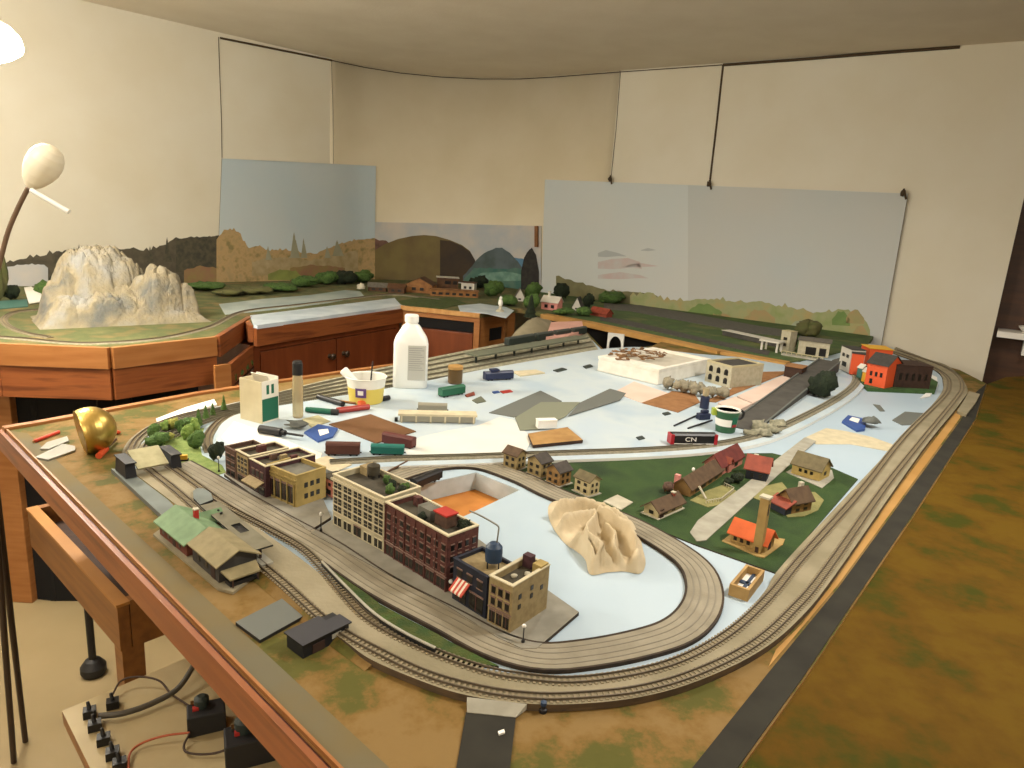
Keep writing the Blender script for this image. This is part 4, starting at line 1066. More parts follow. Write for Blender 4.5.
for i in range(26):
    x, y = Ln * random.uniform(.03, .55), dep * random.uniform(.1, .75) * random.uniform(.5, 1)
    pts = [V((x + random.uniform(-.02, .02), y + random.uniform(-.03, .03), Hs + .003 + random.uniform(0, .012))) for _ in range(4)]
    mb.tube(cat_rom(pts, 4), .0018, 'rust', 5)
    mb.blob(pts[0], (.007, .006, .003), 'rust', .4, 3, i, 7, 5)
o = mb.build('rusty_wire', loc=(0, 0, 0)); o.rotation_euler = (0, 0, h); o.location = A
tag(o, 'tangled rusty wire and twigs lying on the styrofoam block', 'wire', kind='stuff')
# six window pale building
a, b = P(704.5, 381, ZB), P(729.5, 388.5, ZB); A, h, Ln = frame(a, b); Hb = zat(a, 361.5) - ZB
t = thing('pale_building', 'pale two storey model building with six arched windows beside the styrofoam', 'building', A, h)
D = .15
MB().bx(0, Ln, 0, D, 0, Hb, 'beige_block').build('walls', t)
MB().prism([(0, 0), (Ln, 0), (Ln, D), (0, D)], Hb, Hb + .006, 'beige_wall', None, [[(.006, .006), (Ln - .006, .006), (Ln - .006, D - .006), (.006, D - .006)]]).build('parapet', t)
MB().bx(.007, Ln - .007, .007, D - .007, Hb, Hb + .002, 'dark_roof').build('roof', t)
for i in range(3):
    for j in range(2):
        w_ = MB().bx(-.5, .5, -.5, .5, 0, .75, 'window_dark').lathe([(.5, -.5), (.5, .5)], 'window_dark', (0, 0, .75), 12, Matrix.Rotation(math.pi / 2, 3, 'X')).build('window', t)
        w_.location = (Ln * (.2 + .3 * i), -.0005, Hb * (.16 + .42 * j)); w_.scale = (Ln * .14, .002, Hb * .24)
# grey rubble wall
pts = [P(x, y, ZB) for x, y in ((666, 390), (684, 393), (702, 397), (722, 400))]; mb = MB(); random.seed(2)
for i, q in enumerate(resample(cat_rom(pts, 6), .014)):
    mb.blob(q + V((random.uniform(-.01, .01), random.uniform(-.01, .01), .012)), (.015, .013, .012 + .006 * random.random()), 'ballast', .4, 4, i, 9, 7)
o = mb.build('rubble_wall', loc=pts[0]); tag(o, 'low crumbly grey rubble wall in front of the pale six-window building', 'wall')
zmin = min(v.co.z for v in o.data.vertices)
for v in o.data.vertices: v.co.z -= zmin
# sheets
slab('card_sheet', 'pale card lying left of the cork sheet below the styrofoam', 'card', [(614, 392), (634, 381.5), (668, 393), (642, 402.5)], ZB, ZB + .002, MATS['card_pink'])
slab('cork_sheet', 'small brown cork sheet between pale card and rubble wall', 'cork', [(642, 402.6), (668, 393.2), (672, 391), (694, 393), (700, 402), (678, 412)], ZB, ZB + .002, MATS['cork'])
slab('cork_sheet', 'large brown cork sheet right of the six-window building', 'cork', [(705, 401), (718, 395), (731, 389), (750, 372), (792, 371), (778, 376), (736, 393), (716, 402)], ZB, ZB + .002, MATS['cork'])
slab('plank', 'longer pale pink plank lying beside the dark ramp', 'plank', [(737, 396), (782, 375.5), (798, 380), (753, 403)], ZB, ZB + .01, MATS['card_pink'])
slab('plank', 'shorter pale pink plank behind the green mug', 'plank', [(718, 402.5), (735, 396.5), (752, 403.5), (735, 412)], ZB, ZB + .01, MATS['card_pink'])
# long dark ramp
a, b = P(741, 429, ZB), P(828, 370, ZB); A, h, Ln = frame(a, b)
t = thing('dark_ramp', 'long dark grey ramp climbing from the mug towards the station', 'ramp', A, h)
mb = MB(); w = .036; z1 = .036
mb.add([(0, -w, 0), (Ln, -w, 0), (Ln, w, 0), (0, w, 0), (0, -w, .003), (Ln, -w, z1), (Ln, w, z1), (0, w, .003)], [(3, 2, 1, 0), (4, 5, 6, 7), (0, 1, 5, 4), (1, 2, 6, 5), (2, 3, 7, 6), (3, 0, 4, 7)], 'ramp_dark')
mb.build('roadway', t)
for s_ in (-1, 1): 
    k = MB(); k.add([(0, s_ * w - .002, .003), (Ln, s_ * w - .002, z1), (Ln, s_ * w + .002, z1), (0, s_ * w + .002, .003), (0, s_ * w - .002, .006), (Ln, s_ * w - .002, z1 + .004), (Ln, s_ * w + .002, z1 + .004), (0, s_ * w + .002, .006)], [(3, 2, 1, 0), (4, 5, 6, 7), (0, 1, 5, 4), (1, 2, 6, 5), (2, 3, 7, 6), (3, 0, 4, 7)], 'card_dark'); k.build('kerb', t)
hut('brown_box', 'dark brown box with tan lid under the bench edge beside the ramp', 'box', (783, 379), (800, 382), .07, .045, 0, 'brown_dark', 'cork', z=ZB, over=.002)
bush(822, 397, 24, 22, 'foliage_dark', 'dark bush under the high end of the grey ramp', ZB, seed=71)
slab('grey_road', 'short grey road curving past the end of the single track', 'road', [(832, 360), (842, 357), (856, 362), (872, 373), (873, 384), (866, 385), (862, 374), (850, 366)], ZF, ZF + .0125, MATS['asphalt'])
# building kit cluster by the right wall
zc = ZF
slab('green_board', 'dark green base board under the red buildings by the right wall', 'board', [(838, 360), (868, 388), (935, 391), (938, 382), (905, 362), (868, 350)], ZF, ZF + .012, MATS['green_base'])
zc = ZF + .012
t = hut('toy_house', 'small white and orange toy house with dark windows left of the red ones', 'house', (838, 368), (848, 373), .05, .085, 0, 'tin_white', 'dark_roof', z=zc, wins=[('f', .3, .6, .22, .15), ('f', .7, .6, .22, .15), ('f', .5, .2, .4, .2)], over=.002)
ob = MB().bx(0, .04, -.02, .02, 0, .075, 'orange_red').bx(-.003, .043, -.022, .022, .075, .08, 'dark_roof').build('orange_block', loc=P(850, 374, zc) + V((.005, .02, 0)), rz=-.4)
tag(ob, 'orange-red block house beside the white toy house', 'house')
hut('red_house', 'orange-red model house with grey roof and yellow side in the right corner', 'house', (864, 384), (884, 388.5), .10, .075, .03, 'orange_red', 'dark_roof', z=zc, axis='x', over=.004, wins=[('f', .25, .45, .12, .2), ('f', .5, .45, .12, .2), ('f', .75, .45, .12, .2), ('f', .3, .1, .15, .22)])
hut('red_house', 'taller orange house with yellow trim behind the grey roofed red one', 'house', (866, 371), (889, 373), .09, .085, 0, 'orange_red', 'yellow', z=zc, over=.003, wins=[('f', .3, .5, .2, .2), ('f', .7, .5, .2, .2)])
for i, (x, y, m, l) in enumerate([(856, 377, 'teal_roof', 'tiny teal shed between the toy house and the red house'), (861, 381, 'yellow', 'tiny yellow kiosk in front of the red house')]):
    hut('kiosk', l, 'kiosk', (x, y), (x + 5, y + 1.5), .025, .035, .012, m, 'tin_white', z=zc, over=.002)
hut('brown_warehouse', 'long dark brown warehouse at the right end of the green board', 'building', (893, 387), (929, 389), .10, .075, 0, 'brown_dark', 'brown_dark', z=zc, over=.002, wins=[('f', .15 + .175 * i, .35, .07, .3) for i in range(5)])
p = P(866, 357, ZM); t = thing('black_hat', 'flat black dish lying upside down against the sky board', 'dish', p)
MB().lathe([(.09, 0), (.092, .006), (.05, .012), (.045, .035), (0, .038)], 'soft_black', n=24).build('dish_body', t)
MB().lathe([(.0505, .0125), (.0505, .018)], 'crack', n=24).build('band', t)
# odds near the right corner
slab('white_plaster_patch', 'white plaster patch inside the right corner curve', 'plaster', [(905, 372), (925, 372), (937, 377), (938, 385), (930, 396), (920, 398), (934, 386), (928, 377)], ZF, ZF + .004, MATS['foam_white'])
slab('plaster_block', 'cream plaster block outside the right corner curve', 'plaster', [(963, 402), (969, 391), (980, 394), (976, 402), (966, 415), (957, 411)], ZP, ZP + .008, MATS['plaster'], bevel=.002)
slab('grey_card', 'dark grey card lying on pale foam near the right corner', 'card', [(892, 420), (905, 411.5), (924, 413), (912, 424.5), (902, 425)], ZF, ZF + .0015, MATS['card_dark'])
slab('grey_card', 'tiny dark grey card left of the larger dark card', 'card', [(873, 404), (880, 405), (885, 411), (880, 411)], ZF, ZF + .0015, MATS['card_dark'])
slab('blue_packet', 'blue and white packet lying on the pale foam at the right', 'packet', [(842, 421), (848, 415), (867, 419), (865, 429), (857, 430)], ZF, ZF + .006, MATS['blue'])
o = COL.objects['blue_packet']
q = MB().prism([(p.x, p.y, 0) for p in [P(x, y, ZF + .006) - o.location for x, y in ((849, 420), (852, 417), (860, 419), (858, 423))]], .0061, .0066, 'white'); q.build('label_patch', o)
mb = MB().blob((0, 0, .012), (.022, .018, .014), 'card_dark', .3, 3, 4, flat=True).build('lump', loc=P(869, 427, ZF), local=True); mb.location.z += .003
tag(mb, 'small dark grey lump beside the blue packet', 'lump')
# ------------------------------------------------------------------ the town street
mat('white_stone', '#b9b093', .75, '#a69d80', 60)
mat('stone_trim', '#c6bb9c', .7)
mat('brick_red', '#4e2720', .8, '#381b17', 120, '#593029', lo=.3, hi=.7)
mat('brick_brown', '#5d4434', .8, '#4a3529', 120)
mat('brick_purple', '#4a2a30', .8, '#3a2025', 120)
mat('brick_tan', '#9a8860', .8, '#887651', 120)
mat('stucco_yellow', '#a58f55', .75, '#948049', 60)
mat('roof_tar', '#4a4436', .9, '#3b3629', 60)
mat('roof_grey', '#6f6d62', .9, '#5f5d53', 60)
mat('navy_paint', '#1c2233', .5, '#151a28', 60)
mat('tank_blue', '#243a55', .5)
mat('awning_red', '#c2452f', .7); mat('awning_white', '#e5d9c8', .7)
mat('lintel', '#7b6156', .8)
mat('shop_glass', '#23201b', .15, spec=.6)
mat('green_roof', '#74906a', .75, '#637e5a', 60)
mat('tan_roof', '#8f8360', .8, '#7f7453', 60)
mat('depot_red', '#6a3526', .8, '#572a1e', 80)
mat('grey_canopy', '#77725f', .8, '#68634f', 40)
mat('slate_blue', '#747c78', .8, '#666d69', 20)
mat('navy_black', '#15161c', .55)
ZS = ZF + .005
slab('sidewalk', 'long grey sidewalk under the tall buildings of the street', 'sidewalk', [(311, 533), (334, 518.5), (400, 497), (480, 540), (545, 588), (579, 612), (537, 648), (521, 648), (497, 637), (448, 606), (406, 584), (380, 570)], ZF, ZS, MATS['sidewalk'], 'earth_edge')
slab('sidewalk', 'paved lot under the brick row and the yellow corner building', 'sidewalk', [(224, 474), (232, 466), (322, 496), (331, 517), (309, 531), (298, 522), (262, 501)], ZF, ZS, MATS['sidewalk'], 'earth_edge')

WF = {}
def fwin_mesh(kind):
    if kind not in WF:
        mb = MB()
        if kind == 'lintel': mb.bx(-.5, .5, -.5, .5, .06, .9, 'window_dark').bx(-.62, .62, -.8, .8, .9, 1.06, 'lintel').bx(-.6, .6, -.8, .8, -.04, .06, 'lintel')
        elif kind == 'white': mb.bx(-.5, .5, -.5, .5, 0, 1, 'window_dark').bx(-.5, .5, -.7, .7, .46, .52, 'stone_trim')
        elif kind == 'shop': mb.bx(-.5, .5, -.5, .5, 0, .78, 'shop_glass').bx(-.52, .52, -.8, .8, .8, .88, 'stone_trim').bx(-.04, .04, -.7, .7, 0, .78, 'stone_trim')
        elif kind == 'shopdark': mb.bx(-.5, .5, -.5, .5, 0, .9, 'shop_glass').bx(-.52, .52, -.8, .8, .9, 1, 'lintel').bx(-.03, .03, -.7, .7, 0, .9, 'brick_red')
        o = mb.build('w'); WF[kind] = o.data; COL.objects.unlink(o); bpy.data.objects.remove(o)
    return WF[kind]
def fw(t, kind, x, y, z, w, hh, face='f', name='window', d=.0012):
    o = bpy.data.objects.new(name, fwin_mesh(kind)); COL.objects.link(o); o.parent = t
    o.location = (x, y, z); o.scale = (w, d, hh)
    if face in 'rl': o.rotation_euler = (0, 0, math.pi / 2)
def block(name, label, a, b, depth, top, wall_m, roof_m, cop_m, z=ZS, par=.006, cop=.0015, over=.001):
    pa_, pb_ = P(*a, z), P(*b, z); A, h, Ln = frame(pa_, pb_)
    H = (zat(pb_, top) if isinstance(top, (int, float)) else z + top[0]) - z
    t = thing(name, label, 'building', A, h)
    MB().bx(0, Ln, 0, depth, 0, H - par, wall_m).build('walls', t)
    MB().prism([(0, 0), (Ln, 0), (Ln, depth), (0, depth)], H - par, H, wall_m, None, [[(.003, .003), (Ln - .003, .003), (Ln - .003, depth - .003), (.003, depth - .003)]]).build('parapet', t)
    MB().prism([(-over, -over), (Ln + over, -over), (Ln + over, depth), (-over, depth)], H, H + cop, cop_m, None, [[(.0035, .0035), (Ln - .0035, .0035), (Ln - .0035, depth - .0035), (.0035, depth - .0035)]]).build('coping', t)
    MB().bx(.0031, Ln - .0031, .0031, depth - .0031, H - par, H - par + .0006, roof_m).build('roof', t)
    return t, Ln, H
# brick row at the far end
t, Ln, H = block('brick_building', 'narrow brown brick house at the far left end of the row', (226, 474), (236.5, 480), .055, 452, 'brick_brown', 'roof_tar', 'brick_brown')
for r in range(2): fw(t, 'lintel', Ln * .3, 0, H * (.4 + .26 * r), Ln * .28, H * .17); fw(t, 'lintel', Ln * .72, 0, H * (.4 + .26 * r), Ln * .28, H * .17)
fw(t, 'shopdark', Ln * .5, 0, H * .04, Ln * .7, H * .25)
t, Ln, H = block('brick_building', 'three storey brick house with pale window front second in the row', (237, 480.5), (250, 488), .075, 457, 'brick_brown', 'roof_tar', 'stone_trim')
MB().bx(Ln * .08, Ln * .92, -.001, -.0001, H * .32, H * .95, 'brick_tan').build('front_panel', t)
for r in range(2):
    for c_ in range(3): fw(t, 'white', Ln * (.24 + .26 * c_), -.001, H * (.38 + .29 * r), Ln * .16, H * .2)
fw(t, 'shopdark', Ln * .5, 0, H * .04, Ln * .8, H * .25)
MB().bx(Ln * .3, Ln * .5, .03, .045, H - .006, H + .006, 'brick_red').build('chimney', t)
t, Ln, H = block('brick_building', 'dark purple brick shop with brown awning third in the row', (250.5, 488.5), (266, 497.5), .095, 467, 'brick_purple', 'roof_tar', 'stone_trim')
for c_ in range(3): fw(t, 'lintel', Ln * (.22 + .28 * c_), 0, H * .52, Ln * .16, H * .24)
fw(t, 'shopdark', Ln * .5, 0, H * .04, Ln * .84, H * .28)
m_ = MB(); m_.add([(-.001, -.016, H * .33), (Ln * .9, -.016, H * .33), (Ln * .9, 0, H * .44), (-.001, 0, H * .44), (-.001, -.016, H * .36), (Ln * .9, -.016, H * .36), (Ln * .9, 0, H * .47), (-.001, 0, H * .47)], [(3, 2, 1, 0), (4, 5, 6, 7), (0, 1, 5, 4), (1, 2, 6, 5), (2, 3, 7, 6), (3, 0, 4, 7)], 'brick_tan'); m_.build('awning', t)
for k in range(3): MB().bx(Ln * (.2 + .25 * k), Ln * (.32 + .25 * k), .03 + .012 * k, .042 + .012 * k, H - .006, H + .004, ('brick_brown', 'brick_tan', 'brick_red')[k]).build('roof_vent', t)
# yellow corner building
t, Ln, H = block('yellow_building', 'two storey yellow corner building with big dark shop front', (267.5, 494.5), (296.5, 507.5), .06, 477, 'stucco_yellow', 'roof_grey', 'stucco_yellow', cop=.002)
for z_, d_ in ((.84, .0025), (.74, .0018)): MB().bx(-.0005, Ln + .0022, -d_, -.0001, H * z_, H * (z_ + .05), 'stucco_yellow').build('cornice', t)
for i in range(4):
    fw(t, 'shopdark', Ln * (.16 + .22 * i), 0, H * .08, Ln * .18, H * .6)
for i in range(5): MB().bx(Ln * (.05 + .22 * i) - .001, Ln * (.05 + .22 * i) + .001, -.002, -.0001, 0, H * .73, 'stucco_yellow').build('pilaster', t)
for r in range(2):
    for c_ in range(3): win(t, Ln, .06 * (.32 + .2 * c_), H * (.2 + .36 * r), .06 * .11, H * .16, 'r')
# white six storey block
t, Ln, H = block('white_building', 'tall pale stone block with rows of paired windows beside the red brick one', (333, 524), (383.5, 552), .068, 499, 'white_stone', 'roof_tar', 'stone_trim', par=.008)
for r in range(4):
    for c_ in range(5):
        for k in (-1, 1): fw(t, 'white', Ln * (.1 + .2 * c_) + k * Ln * .042, 0, H * (.30 + .155 * r), Ln * .06, H * .115)
    MB().bx(0, Ln, -.0012, -.0001, H * (.275 + .155 * r), H * (.29 + .155 * r), 'stone_trim').build('string_course', t)
MB().bx(-.002, Ln + .002, -.003, -.0001, H * .9, H * .945, 'stone_trim').build('cornice', t)
for i in range(5): fw(t, 'shop' if i != 2 else 'shopdark', Ln * (.1 + .2 * i), 0, H * .03, Ln * .14, H * .2)
for i in range(2): win(t, Ln, .068 * (.25 + .22 * i), H * .74, .068 * .11, H * .1, 'r')
tk = MB().lathe([(.010, 0), (.010, .014), (.0, .019)], 'roof_tar', (Ln * .28, .05, H - .001), 12)
for a_ in range(4): tk.bx(Ln * .28 - .007 + .0125 * (a_ % 2), Ln * .28 - .0055 + .0125 * (a_ % 2), .044 + .011 * (a_ // 2), .0455 + .011 * (a_ // 2), H - .008, H, 'soft_black')
tk.build('roof_tank', t)
MB().bx(Ln * .05, Ln * .2, .045, .07, H - .0075, H + .006, 'brick_tan').build('roof_hut', t)
for i, (x, y) in enumerate(((.55, .05), (.68, .045), (.8, .03), (.9, .042), (.86, .052))): MB().blob((Ln * x, y, H - .001), (.007, .007, .007), 'foliage_dark' if i % 2 else 'foliage', .3, 3, i, 8, 6).build('roof_plant', t)
# red brick block
t, Ln, H = block('red_building', 'dark red brick four storey block with pale coping in the middle of the street', (384.5, 553), (446, 592), .053, 537, 'brick_red', 'roof_tar', 'stone_trim', par=.008, cop=.002)
for r in range(3):
    for c_ in range(9): fw(t, 'lintel', Ln * (.065 + .109 * c_), 0, H * (.31 + .2 * r), Ln * .05, H * .125)
    for c_ in range(4): fw(t, 'lintel', Ln, .053 * (.15 + .235 * c_), H * (.31 + .2 * r), .053 * .1, H * .125, 'r')
for i in range(6): fw(t, 'shopdark', Ln * (.09 + .165 * i), 0, H * .03, Ln * .12, H * .2)
for i in range(3): fw(t, 'shopdark', Ln, .053 * (.2 + .3 * i), H * .03, .053 * .2, H * .18, 'r')
for i in range(7): MB().bx(Ln * (.008 + .164 * i) - .0008, Ln * (.008 + .164 * i) + .0008, -.0014, -.0001, 0, H * .96, 'brick_red').build('pilaster', t)
MB().bx(-.001, Ln + .001, -.002, -.0001, H * .26, H * .275, 'lintel').build('string_course', t)
MB().bx(Ln * .35, Ln * .55, .02, .038, H - .0075, H + .008, 'roof_grey').build('roof_hut', t)
MB().bx(Ln * .6, Ln * .78, .022, .04, H - .0075, H + .010, 'brick_brown').bx(Ln * .59, Ln * .79, .02, .042, H + .01, H + .012, 'red').build('roof_hut', t)
MB().bx(Ln * .12, Ln * .2, .036, .045, H - .0075, H + .006, 'brick_red').build('chimney', t)
for i, (x, y) in enumerate(((.85, .04), (.92, .036), (.9, .044), (.5, .012))): MB().blob((Ln * x, y, H - .001), (.006, .006, .007), 'foliage_dark', .3, 3, i + 9, 8, 6).build('roof_plant', t)
MB().blob((Ln + .004, .004, H * .2), .003, 'white', 0, 1, 0).bx(Ln, Ln + .004, .0035, .0045, H * .2 - .0005, H * .2 + .0005, 'soft_black').build('globe_lamp', t)
# blue shop with awning and water tank
t, Ln, H = block('blue_shop', 'small dark blue shop with a striped awning between the red and tan buildings', (452, 598), (485, 619), .05, 578, 'navy_paint', 'brick_tan', 'navy_paint', par=.004)
fw(t, 'shopdark', Ln * .72, 0, H * .05, Ln * .4, H * .42); fw(t, 'shopdark', Ln * .25, 0, H * .05, Ln * .34, H * .42)
for c_ in range(3): fw(t, 'lintel', Ln * (.2 + .3 * c_), 0, H * .62, Ln * .14, H * .22)
aw = MB()
for k in range(7):
    x0, x1 = Ln * (.14 + .055 * k), Ln * (.14 + .055 * (k + 1))
    aw.add([(x0, -.014, H * .36), (x1, -.014, H * .36), (x1, -.0002, H * .58), (x0, -.0002, H * .58), (x0, -.014, H * .4), (x1, -.014, H * .4), (x1, -.0002, H * .62), (x0, -.0002, H * .62)], [(3, 2, 1, 0), (4, 5, 6, 7), (0, 1, 5, 4), (1, 2, 6, 5), (2, 3, 7, 6), (3, 0, 4, 7)], 'awning_red' if k % 2 == 0 else 'awning_white')
aw.build('awning', t)
tw = thing('water_tank', 'dark blue rooftop water tank with bent grey pipe above the blue shop', 'water tank', t.matrix_basis @ V((Ln * .66, .03, H - .0034)), 0)
lg = [(-.007, -.007), (.007, -.007), (.007, .007), (-.007, .007)]
for x, y in lg: MB().bx(x - .0008, x + .0008, y - .0008, y + .0008, 0, .008, 'soft_black').build('leg', tw)
MB().lathe([(.0105, .008), (.011, .02), (.0105, .027), (.006, .032), (0, .034)], 'tank_blue', n=16).build('tank', tw)
k = mmpp(tw.location)
pb = P(493, 525, ZS + .075) - tw.location; pc = P(468, 518, ZS + .085) - tw.location
MB().tube(cat_rom([V((.003, 0, .033)), V((.004, .002, .046)), V((.0035, .003, .053)), V((-.004, .004, .0575)), V((-.02, .012, .062)), V((-.034, .022, .063))], 4), .0011, 'metal_grey', 6).build('pipe', tw)
# tan end building
t, Ln, H = block('tan_building', 'three storey tan corner building with sunken dark roof at the street end', (487, 621), (510, 633), .074, 587, 'brick_tan', 'roof_tar', 'stone_trim', par=.009)
for r in range(2):
    for c_ in range(3): fw(t, 'lintel', Ln * (.2 + .3 * c_), 0, H * (.42 + .25 * r), Ln * .17, H * .18)
for c_ in range(3): fw(t, 'shopdark', Ln * (.2 + .3 * c_), 0, H * .04, Ln * .24, H * .28)
MB().bx(0, Ln, -.0015, -.0001, H * .35, H * .375, 'lintel').build('string_course', t)
for x, z_ in ((.2, .64), (.2, .42), (.52, .68), (.52, .5), (.8, .55)): win(t, Ln, .074 * x, H * z_, .074 * .07, H * .1, 'r')
MB().bx(Ln * .1, Ln * .45, .06, .07, H - .0085, H + .008, 'brick_purple').build('chimney', t)
MB().bx(Ln * .62, Ln * .98, .056, .072, H - .0085, H + .004, 'stucco_yellow').build('roof_hut', t)
for i in range(2): MB().blob((Ln * (.4 + .25 * i), .03 + .015 * i, H - .006), (.004, .004, .003), 'concrete_light', .2, 2, i, 8, 5).build('roof_vent', t)
# street lamps
def street_lamp(px, py, ptop, z, label):
    p = P(px, py, z); hh = zat(p, ptop) - z
    t = thing('street_lamp', label, 'street lamp', p, 0, 'street lamps')
    MB().lathe([(.0022, 0), (.002, .003), (.0009, .005)], 'soft_black', n=8).build('base', t)
    MB().tube([(0, 0, .004), (0, 0, hh * .8)], .0008, 'soft_black', 6).build('pole', t)
    MB().blob((0, 0, hh * .9), (.0026, .0026, hh * .1), 'white', 0, 1, 0, 10, 6).build('globe', t)
street_lamp(321, 531, 512, ZS, 'street lamp with white globe in front of the pale stone block')
street_lamp(523, 642, 624, ZS, 'street lamp with white globe in front of the tan corner building')
street_lamp(219, 472, 456, ZF, 'street lamp with white globe on the light grass left of the brick row')

# ------------------------------------------------------------------ depot and platforms on the left
gs = slab('grey_platform', 'long blue-grey platform slab along the left side of the tracks', 'platform', [(111, 468.5), (139, 470), (176, 508), (204, 534), (188, 545), (162, 515.5)], ZP, ZR - .001, MATS['slate_blue'], 'card_dark')
slab('ground_plate', 'tan base slab under the two depot buildings', 'base', [(153, 534), (176, 518), (232, 556), (258, 573), (233, 592), (218, 588)], ZP + .0004, ZP + .0042, MATS['plaster'], 'plaster')
zd = ZP + .0045
t = hut('depot', 'green roofed station depot with reddish walls on the left', 'station', (160, 534), (187, 556.5), .052, .021, .014, 'depot_red', 'green_roof', z=zd, over=.006, wins=[('f', .15, .25, .08, .4), ('f', .35, .25, .08, .4), ('f', .75, .25, .08, .4)], door=('f', .55, .1, .7, 'brown_dark'), chimney=(.55, .62, .006, .026, 'red'))
cg = MB().gablewall(.02, .042, .03, .072, 0, .0205, .009, 'depot_red', 'y'); cg.build('cross_wing', t)
MB().gable(.02, .042, .03, .072, .0209, .009, 'green_roof', 'y', .006).build('cross_roof', t)
t = hut('freight_house', 'tan roofed freight house in front of the green depot', 'station', (193, 560), (219, 583), .052, .025, .013, 'dark_roof', 'tan_roof', z=zd, over=.005, wins=[('f', .25, .3, .1, .35), ('f', .55, .3, .1, .35)], door=('f', .8, .14, .7, 'brown_dark'))
A, h, Ln = frame(P(193, 560, zd), P(219, 583, zd))
pr = MB(); pr.add([(Ln + .006, .0, .0175), (Ln + .006, .048, .0175), (Ln + .024, .045, .011), (Ln + .024, .004, .011), (Ln + .006, .0, .0195), (Ln + .006, .048, .0195), (Ln + .024, .045, .013), (Ln + .024, .004, .013)], [(3, 2, 1, 0)[::-1], (4, 5, 6, 7)[::-1], (0, 1, 5, 4)[::-1], (1, 2, 6, 5)[::-1], (2, 3, 7, 6)[::-1], (3, 0, 4, 7)[::-1]], 'tan_roof'); pr.build('porch_roof', t)
for y in (.008, .042): MB().bx(Ln + .022, Ln + .0235, y - .0008, y + .0008, -.0002, .0115, 'brown_dark').build('porch_post', t)
MB().bx(Ln + .003, Ln + .02, .006, .044, -.0002, .005, 'soft_black').build('loading_dock', t)
# long platform canopy between the tracks
zc_ = ZR + .022
q = [P(x, y, zc_) for x, y in ((200, 505.5), (212.5, 499.5), (273, 540.5), (253, 550.5))]
A, h, Ln = frame(V((q[0].x, q[0].y, ZR)), V((q[3].x, q[3].y, ZR)))
t = thing('platform_canopy', 'long grey platform canopy with a dark opening between the tracks', 'canopy', A, h)
up_ = V((-math.sin(h), math.cos(h), 0)); w = (q[1] - q[0]).dot(up_); w2 = (q[2] - q[3]).dot(up_); w = (w + w2) / 2
ho = [(Ln * .5, w * .3), (Ln * .68, w * .3), (Ln * .68, w * .75), (Ln * .5, w * .75)]
MB().prism([(0, 0), (Ln, 0), (Ln, w), (0, w)], .0195, .022, 'grey_canopy', 'soft_black', [ho]).build('roof', t)
MB().prism(ho, .0170, .0194, 'black').build('stair_opening', t)
for k in range(2): MB().lathe([(.0022, .0221), (.0022, .0245), (0, .026)], 'black', (Ln * (.2 + .06 * k), w * .45, 0), 8).build('roof_vent', t)
for f in (.06, .3, .54, .78, .95):
    MB().bx(Ln * f - .0012, Ln * f + .0012, w * .45, w * .55, .003, .0194, 'brown_dark').build('post', t)
MB().bx(0, Ln + .012, w * .2, w * .8, 0, .003, 'concrete').build('platform_slab', t)
a, b = P(193, 494, ZR), P(212, 500, ZR); c_ = (a + b) / 2
arc = [P(x, y, ZR + .004) for x, y in ((193.5, 498), (193, 491), (197, 488), (204, 488.5), (211, 493), (213, 499.5), (200, 504.5))]
tag(MB().prism(arc, ZR, ZR + .004, 'slate_blue', 'soft_black').build('platform_end', loc=cen(arc) + V((0, 0, ZR))), 'rounded grey platform end beyond the long canopy', 'platform')
# overpass with two dark piers
a, b = P(127, 474, ZR), P(172, 465, ZR)
A, h, Ln = frame(a, b)
t = thing('overpass', 'short overpass of two dark piers with a pale panel at the tunnel end', 'overpass', A, h)
MB().box((0, .005, .013), (.018, .055, .026), 'navy_black', taper=.85).bx(-.009, .009, -.026, .034, .026, .028, 'navy_black').build('pier', t)
MB().box((Ln, .005, .013), (.018, .055, .026), 'navy_black', taper=.85).bx(Ln - .009, Ln + .009, -.026, .034, .026, .028, 'navy_black').build('pier', t)
mat('panel_pale', '#b3ac86', .8, '#a09a76', 60)
pn = MB(); pn.add([(.012, -.018, .010), (Ln - .012, -.018, .010), (Ln - .012, .03, .03), (.012, .03, .03), (.012, -.02, .013), (Ln - .012, -.02, .013), (Ln - .012, .029, .033), (.012, .029, .033)], [(3, 2, 1, 0), (4, 5, 6, 7), (0, 1, 5, 4), (1, 2, 6, 5), (2, 3, 7, 6), (3, 0, 4, 7)], 'panel_pale'); pn.build('deck_panel', t)
pp = P(184, 461, ZF); t = thing('yellow_crane', 'tiny yellow and brown digger beside the right pier', 'digger', pp, .3)
MB().bx(-.008, .008, -.005, .005, 0, .004, 'soft_black').build('tracks', t)
MB().bx(-.006, .006, -.004, .004, .0041, .012, 'yellow').build('cab', t)
MB().tube(cat_rom([(-.004, 0, .012), (-.012, .004, .02), (-.022, .006, .019), (-.028, .008, .012)], 4), .0012, 'timber_brown', 6).build('boom', t)
